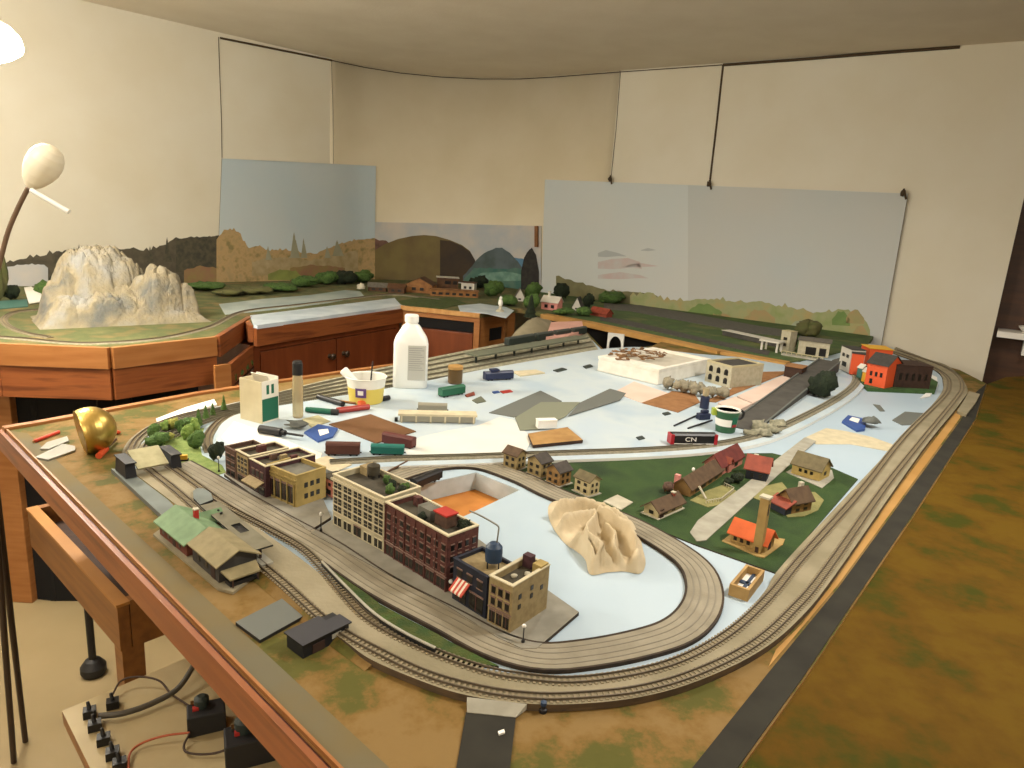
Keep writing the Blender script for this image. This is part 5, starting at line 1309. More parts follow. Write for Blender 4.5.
# light grass and trees at the left curve
slab('grass_patch', 'light green grass patch below the trees at the left curve', 'grass', [(148, 449), (160, 438), (178, 430), (204, 428), (200, 444), (202, 455), (222, 465), (226, 472), (214, 476), (196, 470), (178, 462), (166, 458)], ZF, ZF + .001, MATS['grass_light'])
tr = [(154, 438, 11, 12, 'foliage', 'bush', 'small green bush at the left end of the tree group'), (165, 432, 9, 12, 'foliage_pale', 'tree', 'light green tree third from the left end of the curve'), (173, 430, 11, 11, 'foliage_yellow', 'bush', 'yellow-green bush in the middle of the tree group'),
      (158, 447, 20, 11, 'foliage', 'bush', 'wide low bush beside the overpass panel'), (166, 442, 13, 8, 'foliage_yellow', 'bush', 'low yellow bush above the right pier'), (180, 434, 9, 15, 'foliage', 'tree', 'upright green tree right of the yellow bush'), (187, 439, 10, 12, 'foliage_pale', 'bush', 'light bush left of the big rounded bush'),
      (197, 448, 14, 15, 'foliage', 'bush', 'big rounded green bush beside the inner track'), (195, 434, 11, 16, 'foliage_pale', 'tree', 'pale green tree left of the two tall dark conifers')]
for i, (x, y, w, hh, m, kd, l) in enumerate(tr):
    (bush if kd == 'bush' else tree)(x, y, w, hh, m, l, z=ZF + .001, seed=i + 90)
bush(217, 461, 14, 16, 'foliage_dark', 'dark brown-green round bush left of the brick row', ZF, seed=99)
for i, (x, y, w, hh, l) in enumerate([(199, 427, 9, 20, 'leftmost of the four conifers beside the left curve'), (206, 420, 8, 16, 'second conifer from the left beside the left curve'), (213, 417, 7, 15, 'third conifer from the left beside the left curve'), (224, 411, 7, 17, 'rightmost conifer beside the left curve')]):
    conifer(x, y, w, hh, 'foliage', l, ZF + .0036 if i == 3 else ZF, seed=i)
bush(190, 428, 16, 9, 'foliage', 'low green bush at the foot of the conifers', ZF + .001, seed=120)

# ------------------------------------------------------------------ things lying on the bare plywood at the left
mat('brass', '#cdae62', .36, metal=1)
mat('pencil_red', '#d0452e', .5)
mat('plastic_grey', '#8a887c', .5)
p = P(92, 452, ZP); 
t = thing('brass_dome', 'polished brass dome shade lying open side to the left on the plywood', 'lamp shade', p)
r = .045; ax = Matrix.Rotation(math.radians(-78), 3, 'Y'); ax = Matrix.Rotation(math.radians(-18), 3, 'Z').inverted() @ ax
prof = [(r * math.sin(a_), r * math.cos(a_) * 1.0) for a_ in [i * math.pi / 20 for i in range(0, 12)]]
out = [(x, -z_) for x, z_ in prof]
mb = MB(); Mx = Matrix.Rotation(math.radians(42), 3, 'Z') @ Matrix.Rotation(math.radians(82), 3, 'Y')
pr_o = [(r * math.sin(a_), r * math.cos(a_)) for a_ in [math.pi * i / 26 for i in range(16, -1, -1)]]
pr_i = [(x * .95, z_ * .95 - .000) for x, z_ in pr_o[::-1]]
mb.lathe(pr_o + [], 'brass', (0, 0, r * .98), 28, Mx); mb.lathe(pr_i, 'brass', (0, 0, r * .98), 28, Mx)
mb.build('shade', t)
mb = MB().lathe([(r * .9, r * math.cos(math.pi * 16 / 26)), (r * .955, r * math.cos(math.pi * 16 / 26) - .001), (r * .93, r * math.cos(math.pi * 16 / 26) + .001)], 'brass', (0, 0, r * .98), 28, Mx); mb.build('rim', t)
def rod(name, label, cat, a, b, z, r, m, tipm=None, grp=None, parts=()):
    p0, p1 = P(*a, z), P(*b, z); A, h, Ln = frame(p0, p1); A = A + V((0, 0, 0))
    t = thing(name, label, cat, A, h, grp)
    s_ = 0
    for nm, f0, f1, rr, mm_ in ([('shaft', 0, 1, r, m)] if not parts else parts):
        MB().tube([(Ln * f0, 0, r), (Ln * f1, 0, r)], rr, mm_, 10).build(nm, t)
    return t
rod('pencil', 'red pencil lying near the left corner of the table', 'pencil', (33, 443.5), (59, 433.5), ZP, .0035, 'pencil_red', parts=[('shaft', .06, 1, .0035, 'pencil_red'), ('tip', 0, .06, .0018, 'timber_tan')])
slab('plastic_plate', 'smaller grey plastic plate lying right below the red pencil', 'plate', [(40, 448.5), (47, 442), (67, 436), (69, 440.5), (49, 448.8)], ZP, ZP + .004, MATS['plastic_grey'], bevel=.001)
slab('plastic_plate', 'larger grey plastic plate lying beside the brass dome', 'plate', [(35, 457), (63, 443.5), (75, 446), (75, 450), (48, 459.5)], ZP, ZP + .004, MATS['plastic_grey'], bevel=.001)
rod('small_tool', 'small tool with orange-red handle lying in front of the brass dome', 'tool', (99, 459), (116, 442), ZP, .006, 'orange_red', parts=[('handle', 0, .4, .006, 'orange_red'), ('shaft', .4, 1, .003, 'timber_brown')])
tag(MB().blob((0, 0, .004), (.011, .006, .004), 'orange_red', .3, 2, 3, 10, 6).build('orange_scrap', rz=.4), 'small orange scrap lying beside the left track curve', 'scrap')
o = COL.objects['orange_scrap']; o.location = P(116, 434, ZP + .0005)
slab('white_card', 'white card strip lying along the outer side of the yard lead', 'card', [(156, 418.5), (186, 407), (214, 399), (217, 404), (190, 412), (158, 422)], ZP, ZP + .005, MATS['foam_white'])
slab('grey_plate', 'flat dark grey square plate on the plywood beside the black shed', 'plate', [(235.5, 622), (282, 598.5), (303, 616), (260, 640)], ZP, ZP + .0045, MATS['card_dark'], 'soft_black')
mat('roof_black', '#34343a', .6)
a, b = P(287, 647, ZP), P(303, 659, ZP); A, h, Ln = frame(a, b); H = zat(b, 644) - ZP
t = thing('black_shed', 'small black shed with flat dark roof near the table front edge', 'shed', A, h)
D = .062
MB().bx(0, Ln, 0, D, 0, H * .9, 'navy_black').build('walls', t)
MB().prism([(-.003, -.002), (Ln + .003, -.002), (Ln + .003, D + .002), (Ln * .35, D + .002), (Ln * .35, D * .72), (-.003, D * .72)], H * .9, H, 'roof_black', 'soft_black').build('roof', t)
MB().bx(Ln, Ln + .001, D * .2, D * .45, .0005, H * .6, 'brown_dark').build('door', t)
win(t, Ln, D * .72, H * .35, D * .2, H * .3, 'r', 'concrete')
p = P(543, 712, ZP); t = thing('terminal_post', 'tiny blue and black terminal knob in front of the track bed', 'knob', p)
MB().lathe([(.004, 0), (.004, .004), (.0025, .005), (.0025, .008), (0, .0085)], 'navy_black', n=12).build('base', t)
MB().lathe([(.0032, .0085), (.0032, .012), (0, .0125)], 'tank_blue', n=12).build('cap', t)
slab('white_chip', 'tiny white plastic chip on the dark road stub', 'chip', [(498, 731), (504, 729), (505, 732), (499, 734)], ZP + .002, ZP + .004, MATS['white'])
# ------------------------------------------------------------------ suburb on the green board
mat('house_tan', '#978459', .8, '#87754c', 60); mat('house_brown', '#8a6a3c', .8, '#7a5b31', 60); mat('house_cream', '#b9ab82', .8, '#aa9c74', 60)
mat('roof_brown', '#5f4a34', .85, '#4f3c2a', 80); mat('roof_olive', '#6b6043', .85, '#5c5238', 80); mat('roof_slate', '#4d4640', .85, '#3f3934', 80)
mat('roof_orange', '#cf5f28', .6, '#bb5220', 40); mat('roof_rust', '#8f4430', .75, '#7a3828', 60); mat('roof_darkred', '#6f2f28', .8, '#5d2621', 60)
mat('wall_pink', '#c07a6a', .8); mat('wall_navy', '#1d2430', .7); mat('yellow_wall', '#c0a765', .75, '#b09756', 60); mat('yard', '#8c8652', .9, '#7a7646', 40, bump=.3, bscale=300)
mat('stucco_tower', '#a68a52', .75, '#967a45', 60)
slab('suburb_road', 'grey road crossing the green board between the suburban houses', 'road', [(690, 532), (698, 520), (742, 487), (765, 468), (805, 437), (816, 441), (770, 482), (706, 540), (697, 541)], ZL, ZL + .0015, MATS['concrete'])
slab('concrete_pad', 'square pale concrete pad right of the four small houses', 'pad', [(603.5, 501), (617.5, 494.5), (633, 502), (621, 509.5)], ZL, ZL + .0015, MATS['concrete_light'])
def small_house(name, label, a, b, depth, eave, rise, wm, rm, axis='x', base='concrete', ov=.003, chim=None, wins=None, group=None):
    k = hut(name, label, 'house', a, b, depth, eave, rise, wm, rm, z=ZL, axis=axis, over=ov, base=(.0035, .0015, base) if base else None, chimney=chim, group=group,
            wins=wins if wins is not None else [('f', .28, .14, .2, .24), ('f', .72, .14, .2, .24), ('f', .28, .6, .2, .22), ('f', .72, .6, .2, .22), ('r', .3, .14, .18, .24), ('r', .7, .14, .18, .24), ('r', .3, .6, .18, .22), ('r', .7, .6, .18, .22)])
    return k
small_house('townhouse', 'tan two storey house leftmost of the four in the row by the street loop', (503, 466.5), (516, 471), .03, .030, .010, 'house_tan', 'roof_brown')
small_house('townhouse', 'tan house with dark roof second from left in the row by the street loop', (527, 473), (540.5, 478.5), .03, .030, .011, 'house_tan', 'roof_slate', 'y')
small_house('townhouse', 'brown house with slate roof third from left in the row by the street loop', (546, 481.5), (559, 487), .032, .028, .011, 'house_brown', 'roof_slate', 'y')
small_house('townhouse', 'cream two storey house rightmost of the four in the row by the street loop', (574, 490.5), (588.5, 497), .028, .028, .009, 'house_cream', 'roof_olive')
# ranch house with brown roof on a pale pad
t = small_house('ranch_house', 'low ranch house with brown roof on a pale pad near the lawn front', (658, 519), (682, 508.5), .03, .014, .012, 'house_cream', 'roof_brown', base='concrete_light', chim=(.8, .4, .006, .016, 'roof_rust'), wins=[('f', .3, .2, .14, .5), ('f', .62, .2, .14, .5), ('l', .5, .25, .3, .5)], ov=.005)
for k in range(3): MB().bx(.002 + .004 * k, .004 + .004 * k, -.003, -.001, .0016, .016, 'brown_dark').build('porch_post', t)
# long dark brown house with pale mast
t = small_house('long_house', 'long dark brown roofed house behind the fenced yard', (690, 497), (722, 476), .034, .016, .016, 'house_brown', 'roof_brown', base=None, ov=.004, wins=[('f', .2 + .2 * i, .2, .1, .45) for i in range(4)])
MB().bx(.012, .02, .03, .04, .0, .03, 'pink_wall').build('side_chimney', t)
MB().blob((.05, .02, .036), (.003, .003, .004), 'white', 0, 1, 0).bx(.0495, .0505, .0195, .0205, .028, .035, 'white').build('roof_light', t)
a, b = P(699, 497, ZL), P(722, 484, ZL)
fy = [(690, 499), (708, 505), (720, 503), (736, 490.5), (724, 484)]
slab('fenced_yard', 'olive yard with small white pieces in front of the long brown house', 'yard', [(690, 500), (708, 507), (722, 504), (737, 491), (725, 484), (708, 490)], ZL, ZL + .001, MATS['yard'])
fp_ = [P(x, y, ZL + .001) for x, y in ((706, 503.5), (721, 501), (734, 490.5), (724, 485.5))]
t = thing('picket_fence', 'pale picket fence round the olive yard', 'fence', fp_[0])
pth = resample([p - fp_[0] for p in fp_], .004)
MB().sweep(pth, [(-.0005, .005), (.0005, .005), (.0005, .0063), (-.0005, .0063)], 'concrete_light').build('rail', t)
pk = MB()
for p in resample([p - fp_[0] for p in fp_], .006): pk.bx(p.x - .0005, p.x + .0005, p.y - .0005, p.y + .0005, 0, .007, 'concrete_light')
pk.build('pickets', t)
tw = P(706, 499, ZL + .001); tp_ = P(695, 482, ZL + .012)
tag(MB().tube([tw, tw + V((-.011, .016, .018))], .0022, 'concrete_light', 8).build('mast', loc=tw), 'short pale mast leaning over the fenced yard', 'mast')
# dark red gabled house and the navy house with orange-red roof
t = small_house('gabled_house', 'dark red gabled house with pink dormer behind the long house', (720, 476), (742, 464), .036, .02, .020, 'wall_pink', 'roof_darkred', base=None, ov=.004, wins=[('f', .3, .2, .14, .4), ('f', .7, .2, .14, .4)])
MB().gablewall(.03, .045, -.004, .015, .0002, .022, .008, 'wall_pink', 'y').build('dormer', t)
MB().gable(.03, .045, -.004, .015, .0224, .008, 'roof_rust', 'y', .003).build('dormer_roof', t)
t = small_house('navy_house', 'dark navy walled house with orange-red roof beside the suburb road', (745, 478), (766, 482.5), .042, .024, .02, 'wall_navy', 'roof_rust', base=None, ov=.005, wins=[('f', .3, .2, .16, .4), ('f', .7, .2, .16, .4)], chim=(.3, .6, .007, .02, 'concrete_light'))
for i, (x, y, w, hh, l) in enumerate([(737, 482, 12, 8, 'dark garden bush between the red gabled house and the navy house'), (728, 485, 9, 6, 'small garden bush behind the picket fence'), (668, 492, 10, 9, 'reddish garden bush left of the long brown house')]): bush(x, y, w, hh, 'foliage_dark' if i < 2 else 'brick_brown', l, ZL + .0012, seed=i + 130)
# yellow house with grey roof
slab('house_pad', 'grey-green pad under the yellow house', 'pad', [(786, 472), (800, 464), (832, 470), (834, 478), (822, 488)], ZL, ZL + .001, MATS['concrete'])
t = small_house('yellow_house', 'yellow house with large grey roof at the far right of the lawn', (791, 473.5), (819, 482), .052, .022, .02, 'yellow_wall', 'roof_olive', base=None, ov=.004, wins=[('f', .3, .4, .1, .3), ('f', .5, .4, .1, .3), ('f', .7, .4, .1, .3), ('r', .5, .35, .2, .35)])
t.location.z += .0012
# house with rust lower roof on an olive pad
slab('olive_pad', 'light olive plot between the suburb road and the brown roofed house', 'plot', [(752, 497), (764, 486), (782, 482), (790, 492), (770, 504)], ZL, ZL + .001, MATS['yard'])
slab('round_pad', 'rounded olive plot under the brown roofed house', 'plot', [(778, 506), (796, 491), (815, 492), (824, 500), (818, 510), (804, 516), (788, 517)], ZL, ZL + .001, MATS['yard'])
t = small_house('brown_house', 'house with brown upper roof and rusty red lower roof on the olive plot', (776, 507), (791, 514.5), .05, .021, .018, 'house_brown', 'roof_brown', 'y', base=None, ov=.004)
t.location.z += .0012
A, h, Ln = frame(P(776, 507, ZL), P(791, 514.5, ZL))
m_ = MB(); 
m_.add([(-.005, -.02, .012), (Ln + .005, -.02, .012), (Ln + .005, .004, .0235), (-.005, .004, .0235), (-.005, -.02, .014), (Ln + .005, -.02, .014), (Ln + .005, .004, .0255), (-.005, .004, .0255)], [(3, 2, 1, 0), (4, 5, 6, 7), (0, 1, 5, 4), (1, 2, 6, 5), (2, 3, 7, 6), (3, 0, 4, 7)], 'roof_rust'); m_.build('porch_roof', t)
MB().bx(0, Ln, -.016, -.0005, -.001, .0119, 'wall_navy').build('porch', t)
MB().bx(Ln * .2, Ln * .4, .04, .048, .03, .046, 'concrete_light').build('chimney', t)
# church-like house with orange roof and tall tower
slab('church_base', 'tan base plate under the orange roofed church', 'plate', [(722, 540.5), (735, 531), (785, 539), (783, 544), (764, 557.5), (757, 556)], ZL, ZL + .0015, MATS['stucco_tower'])
za = ZL + .0017
a, b = P(730, 540, za), P(757, 550, za); A, h, Ln = frame(a, b)
t = thing('orange_church', 'small church with bright orange roof and tall tan bell tower', 'church', A, h)
D = .034
MB().gablewall(0, Ln + .012, 0, D, 0, .016, .016, 'stucco_tower').build('walls', t)
MB().gable(0, Ln + .012, 0, D, .0164, .016, 'roof_orange', 'x', .005).build('roof', t)
for i in range(3): win(t, Ln * (.18 + .24 * i), 0, .003, Ln * .12, .009)
win(t, Ln + .012, D * .5, .0002, D * .3, .012, 'r', 'brown_dark', 'door')
tz = zat(P(761, 553, za), 499) - za
MB().bx(Ln * .92, Ln * .92 + .013, -.010, .001, 0, tz, 'stucco_tower').build('tower', t)
MB().bx(Ln * .92 - .0015, Ln * .92 + .0145, -.0115, .0025, tz, tz + .003, 'concrete_light').build('tower_cap', t)
win(t, Ln * .92 + .0065, -.010, .0005, .005, .009, 'f', 'brown_dark', 'door')
win(t, Ln * .92 + .013, -.0045, tz * .7, .004, tz * .2, 'r')
# open wooden box
a, b = P(728, 595, ZF), P(747.5, 602, ZF); A, h, Ln = frame(a, b); up_ = V((-math.sin(h), math.cos(h), 0)); H = zat(b, 590.5) - ZF
D = (P(765.5, 582, ZF) - b).dot(up_)
mat('box_wood', '#b08f58', .7, '#9c7b46', 40)
t = thing('wooden_box', 'small open wooden box with blue strips standing beside the track', 'box', A, h)
w = .004
for nm, q in (('side', (0, Ln, 0, w)), ('side', (0, Ln, D - w, D)), ('side', (0, w, w + .0001, D - w - .0001)), ('side', (Ln - w, Ln, w + .0001, D - w - .0001))): MB().bx(*q, 0, H, 'box_wood').build(nm, t)
MB().bx(w + .0001, Ln - w - .0001, w + .0001, D - w - .0001, 0, H * .35, 'white').build('lining', t)
MB().bx(Ln * .45, Ln * .6, w + .0003, D - w - .0003, H * .36, H * .5, 'tank_blue').bx(w + .0003, Ln - w - .0003, D * .45, D * .55, H * .36, H * .5, 'tank_blue').build('divider', t)

# ------------------------------------------------------------------ crumpled cloth
mat('cloth', '#c8b899', .9, '#bcab8b', 30, bump=.15, bscale=500)
ol = [(550, 504), (560, 500), (575, 502), (600, 505), (616, 510), (630, 519), (638, 531), (643, 550), (645.5, 564), (640, 574), (624, 572), (607, 573), (590, 575), (585, 560), (575, 551), (566, 545), (556, 533), (550, 522), (548, 512)]
cpts = cat_rom([P(x, y, ZF) for x, y in ol], 6, True)
c = cen(cpts); c.z = ZF
ridges = [([V((p.x, p.y, 0)) for p in cat_rom([P(x, y, ZF + .02) for x, y in pix], 4)], hh, wd) for pix, hh, wd in (
    ([(553, 510), (575, 506), (600, 511), (622, 520)], .022, .008), ([(553, 523), (574, 520), (592, 517)], .020, .006), ([(566, 536), (582, 536), (590, 545), (592, 560)], .016, .005),
    ([(598, 516), (612, 522), (628, 533), (636, 548)], .026, .008), ([(640, 552), (632, 562), (612, 566), (596, 568)], .022, .008), ([(593, 522), (588, 534), (596, 548), (604, 556)], .024, .006),
    ([(604, 528), (616, 538), (614, 550), (622, 556)], .018, .005), ([(594, 562), (600, 553), (610, 556)], .016, .004))]
mb = MB(); n = len(cpts); R_ = 34; vs = []
fold = [(V((c.x, c.y, 0)) + V((random.uniform(-.05, .05), random.uniform(-.05, .05), 0)), random.uniform(0, 3.14)) for _ in range(5)]
for r in range(R_):
    f = r / (R_ - 1)
    for i, p in enumerate(cpts):
        q = p.lerp(c, f ** .9); s_ = V((q.x * 14, q.y * 14, 3))
        w_ = V((noise.noise(s_), noise.noise(s_ + V((5, 5, 5))), 0)) * 1.1
        edge = min(1, f * 6); z_ = .007
        for (rl, hh, wd) in ridges:
            dmin = min(seg_d(rl[k_], rl[k_ + 1], V((q.x + w_.x * .004, q.y + w_.y * .004, 0))) for k_ in range(len(rl) - 1)); z_ = max(z_, .007 + hh * 1.25 * math.exp(-(dmin / wd) ** 2))
        z_ = (edge ** .5) * (z_ + .003 * (1 - abs(noise.noise(V((q.x * 60, q.y * 60, 4)) + w_)) * 2) + .002 * noise.noise(V((q.x * 140, q.y * 140, 1))))
        lat = V((noise.noise(s_ * 1.5), noise.noise(s_ * 1.5 + V((3, 1, 4))), 0)) * .006 * edge
        vs.append(V((q.x, q.y, ZF + max(.0008, z_))) + lat)
fs = [(r * n + i, r * n + (i + 1) % n, (r + 1) * n + (i + 1) % n, (r + 1) * n + i) for r in range(R_ - 1) for i in range(n)]
if (vs[1] - vs[0]).cross(vs[n] - vs[0]).z < 0: fs = [f[::-1] for f in fs]
mb.add(vs, fs, 'cloth', True)
o = mb.build('crumpled_cloth', loc=c); tag(o, 'crumpled beige cloth lying on the pale foam inside the street loop', 'cloth')
# ------------------------------------------------------------------ tools, bottles and cars on the raised foam
mat('carton_cream', '#dccfac', .7, '#cfc19c', 20); mat('carton_white', '#e6e0d2', .6); mat('carton_green', '#0f6148', .5)
mat('clear_plastic', '#d9c9a2', .2, spec=.5, trans=.6); mat('tub_yellow', '#d8c35a', .4); mat('tub_white', '#eceade', .35); mat('purple', '#5b3f78', .5)
mat('marker_green', '#15654f', .4); mat('marker_red', '#a5352a', .4); mat('marker_orange', '#d8602a', .4)
mat('sheet_brown', '#6f4a2a', .6, '#65421f', 20); mat('boxcar_brown', '#4f2a20', .6); mat('boxcar_red', '#58241e', .6); mat('car_teal', '#14665c', .5); mat('car_green', '#1f5f43', .5); mat('car_grey', '#8c8878', .6)
mat('navy_loco', '#1b2444', .4); mat('jar_amber', '#5d4623', .3); mat('lid_tan', '#b58a4c', .5); mat('tub_green', '#2b5a3a', .4); mat('lime', '#9fb03c', .5); mat('label_grey', '#b9b7ae', .6); mat('text_grey', '#8f8e88', .6); mat('loco_black', '#141314', .4); mat('loco_red', '#a3202a', .4)
mat('steel', '#8f8d88', .35, metal=.8); mat('girder', '#cfc3a4', .6, '#bdb294', 40); mat('box_tan', '#a9824a', .7, '#96703c', 40)
mat('plaster_white', '#cfd3d0', .7, '#dcd8cc', 14)
zz = ZB + .0002
# cream and green carton
a, b = P(240.5, 418.5, zz), P(262, 424, zz); A, h, Ln = frame(a, b); H = zat(b, 382.5) - zz; up_ = V((-math.sin(h), math.cos(h), 0)); D = max(.05, (P(277, 418.5, zz) - b).dot(up_))
t = thing('carton', 'open cream carton with a green side panel beside the small bottle', 'carton', A, h)
w = .002
MB().bx(0, Ln, 0, w, 0, H, 'carton_cream').bx(0, w, w, D, 0, H, 'carton_cream').bx(w, Ln - w, w, D - w, 0, .003, 'carton_white').bx(0, Ln, D - w, D, 0, H * 1.06, 'carton_white').build('box', t)
s_ = MB().bx(Ln - w, Ln, w, D - w, 0, H, 'carton_white'); s_.build('side', t)
MB().bx(Ln, Ln + .0006, w, D - w, .004, H * .58, 'carton_green').build('green_panel', t)
for y in (.3, .58): MB().bx(Ln, Ln + .0006, D * y, D * (y + .14), H * .68, H * .9, 'carton_green').build('green_mark', t)
MB().box((Ln * .62, D * .5, H * .99), (Ln * .75, .0015, .03), 'carton_white', rx=.5).build('flap', t)
# small clear bottle
p = P(298, 417, zz); H = zat(p, 361) - zz; k = mmpp(p)
t = thing('dropper_bottle', 'tall slim clear bottle with black cap beside the carton', 'bottle', p)
MB().lathe([(4.8 * k, 0), (5.2 * k, .003), (5.2 * k, H * .58), (5 * k, H * .66), (4.6 * k, H * .76)], 'clear_plastic', n=20).build('body', t)
MB().lathe([(5 * k, H * .76), (5 * k, H * .96), (4.2 * k, H)], 'black', n=20).build('cap', t)
# yellow tub with putty knife
p = P(366, 401, zz); H = zat(p, 376) - zz; k = mmpp(p)
t = thing('yogurt_tub', 'white and yellow plastic tub with a purple emblem', 'tub', p)
MB().lathe([(16 * k, 0), (16.5 * k, .002), (18.2 * k, H * .62)], 'tub_yellow', n=32).lathe([(18.2 * k, H * .62), (19.6 * k, H * .97), (20.6 * k, H), (20.2 * k, H * 1.02), (18.9 * k, H * .98), (15.6 * k, H * .06), (0, H * .05)], 'tub_white', n=32).build('body', t)
def curved_patch(par, nm, r, a0, a1, z0, z1, m, n=8):
    mb = MB()
    pts = [(math.cos(a0 + (a1 - a0) * i / n), math.sin(a0 + (a1 - a0) * i / n)) for i in range(n + 1)]
    vs = []
    for x, y in pts: vs += [(x * r[0], y * r[0], z0), (x * r[1], y * r[1], z1), (x * (r[0] - .001), y * (r[0] - .001), z0), (x * (r[1] - .001), y * (r[1] - .001), z1)]
    mb.add(vs, [f for i in range(n) for f in ((4 * i, 4 * i + 4, 4 * i + 5, 4 * i + 1), (4 * i + 2, 4 * i + 3, 4 * i + 7, 4 * i + 6), (4 * i + 1, 4 * i + 5, 4 * i + 7, 4 * i + 3), (4 * i, 4 * i + 2, 4 * i + 6, 4 * i + 4))], m)
    return mb.build(nm, par)
curved_patch(t, 'emblem', (18.0 * k, 18.6 * k), -1.95, -1.35, H * .3, H * .66, 'purple')
curved_patch(t, 'emblem_center', (18.5 * k, 18.9 * k), -1.8, -1.5, H * .4, H * .57, 'tub_white')
a = p + V((4 * k, 0, H * .25)); 
t2 = thing('putty_knife', 'putty knife with white handle standing in the yellow tub', 'knife', p + V((0, 0, H * .1)))
e = P(343, 373, ZB) ; tip = V((.012, .0, 0)); hd = V((-23 * k, -.004, H * 1.12))
MB().tube([tip.lerp(hd, .42), tip.lerp(hd, .5), tip.lerp(hd, .97), hd], [3 * k, 3.8 * k, 4.4 * k, 3 * k], 'white_plastic', 10).build('handle', t2)
MB().poly([tip + V((0, -.012, 0)), tip + V((0, .012, 0)), tip.lerp(hd, .44) + V((0, .006, 0)), tip.lerp(hd, .44) + V((0, -.006, 0))], .0015, 'steel').build('blade', t2)
t3 = thing('brush', 'thin dark brush leaning out of the back of the yellow tub', 'brush', p + V((.006, .01, H * .12)))
MB().tube([(0, 0, 0), (.003, .018, H * 1.2)], .002, 'black', 8).build('handle', t3); MB().tube([(.003, .018, H * 1.2), (.0035, .021, H * 1.38)], [.003, .0015], 'brown_dark', 8).build('bristles', t3)
# big white bottle
p = P(410, 386, zz); k = mmpp(p); H = zat(p, 314.5) - zz
t = thing('white_bottle', 'large white plastic bottle standing on the back foam', 'bottle', p, math.radians(8))
mb = MB(); W2, D2 = 17 * k, 11 * k; vs = []; N = 28
rings = [(0, .94), (.01, 1), (.60, 1), (.65, .96), (.70, .88), (.86, .46), (.875, .36), (.90, .34)]
def sq(a_, wx, wy, e):
    cx, sx = math.cos(a_), math.sin(a_); return V((wx * math.copysign(abs(cx) ** e, cx), wy * math.copysign(abs(sx) ** e, sx), 0))
for f, s_ in rings:
    e = .45 if s_ > .6 else 1; wy = D2 * s_ if s_ > .6 else W2 * s_
    for i in range(N): q = sq(2 * math.pi * i / N, W2 * s_, min(wy, D2), e if s_ > .6 else 1); vs.append(V((q.x, q.y, f * H)))
mb.add(vs, [(j * N + i, j * N + (i + 1) % N, (j + 1) * N + (i + 1) % N, (j + 1) * N + i) for j in range(len(rings) - 1) for i in range(N)] , 'white_plastic', True)
mb.add(vs[:N], [tuple(range(N - 1, -1, -1))], 'white_plastic'); mb.add(vs[-N:], [tuple(range(N))], 'white_plastic')
mb.build('body', t)
MB().lathe([(W2 * .40, H * .90), (W2 * .40, H * .985), (W2 * .36, H), (0, H)], 'white_plastic', n=24).build('cap', t)
lb = MB().bx(-W2 * .15, W2 * .86, -D2 - .0006, -D2 + .0002, H * .12, H * .6, 'label_grey'); l_ = lb.build('label', t)
tx = MB()
for i in range(11): tx.bx(-W2 * .1, W2 * (.76 - .1 * (i % 3)), -D2 - .0009, -D2 - .0005, H * (.26 + .03 * i), H * (.268 + .03 * i), 'text_grey')
tx.build('print', l_)
# markers and pens
rod('marker', 'black marker lying behind the green one', 'marker', (318, 399), (343, 406.5), zz, .0065, 'black', grp='markers by the tub', parts=[('barrel', 0, .62, .0065, 'black'), ('cap', .62, 1, .0072, 'black')])
rod('marker', 'green marker lying in front of the black one', 'marker', (306, 412), (338, 415), zz, .0065, 'black', grp='markers by the tub', parts=[('barrel', .12, .8, .0066, 'marker_green'), ('cap', .8, 1, .0072, 'black'), ('tail', 0, .12, .006, 'marker_green')])
rod('marker', 'red marker lying below the yellow tub', 'marker', (337, 413.5), (369, 409.5), zz, .0072, 'black', grp='markers by the tub', parts=[('barrel', 0, .7, .0072, 'marker_red'), ('cap', .7, 1, .0068, 'marker_red')])
rod('marker', 'black marker with orange cap lying right of the red one', 'marker', (359, 406), (389, 400), zz, .0065, 'black', grp='markers by the tub', parts=[('barrel', .4, 1, .0065, 'black'), ('cap', 0, .4, .007, 'marker_orange')])
rod('glue_bottle', 'black glue bottle with thin nozzle lying in front of the carton', 'bottle', (260, 433), (303, 440), zz, .009, 'black', parts=[('body', 0, .5, .009, 'soft_black'), ('collar', .5, .6, .006, 'black'), ('nozzle', .6, 1, .0025, 'black')])
rod('pencil', 'pale wooden stick lying in front of the markers', 'stick', (338, 402), (356, 404.5), zz, .003, 'timber_tan')
tag(MB().blob((0, 0, .007), (.024, .014, .009), 'card_dark', .5, 4, 3, 14, 8, True).build('grey_scrap', loc=P(298, 428, zz + .001), local=True), 'small heap of grey scraps in front of the slim bottle', 'scrap')
slab('blue_packet', 'blue and white packet lying between the markers and the brown boxcar', 'packet', [(304, 432), (318, 424), (338, 428), (333, 436), (318, 441)], ZB, ZB + .004, MATS['blue'])
o = [x for x in COL.objects if x.name.startswith('blue_packet')][-1]
MB().prism([(p.x, p.y) for p in [P(x, y, ZB + .004) - o.location for x, y in ((318, 430), (328, 429), (329, 433), (320, 436))]], .0041, .0046, 'white').build('label_patch', o)
slab('paper_note', 'crumpled pale green paper in front of the slim bottle', 'paper', [(302, 419), (318, 415), (330, 421), (312, 427)], ZB, ZB + .002, MATS['panel_pale'])
slab('brown_sheet', 'dark brown card sheet lying in front of the markers', 'sheet', [(329, 424), (370.5, 414), (416, 431), (376, 443)], ZB, ZB + .002, MATS['sheet_brown'])
slab('white_sheet', 'white paper sheet lying behind the brick row', 'paper', [(221, 437), (234, 421), (262, 431), (300, 446), (322, 453), (318, 464), (262, 460), (238, 455)], ZB, ZB + .0008, MATS['white'])
slab('tan_card', 'tan card lying behind the yellow corner building', 'card', [(309, 461.5), (327, 455.5), (352, 464.5), (334, 472)], ZB, ZB + .0015, MATS['girder'])
zt = ZB
def simple_car(*a, **k): return rail_car(*a, **k)
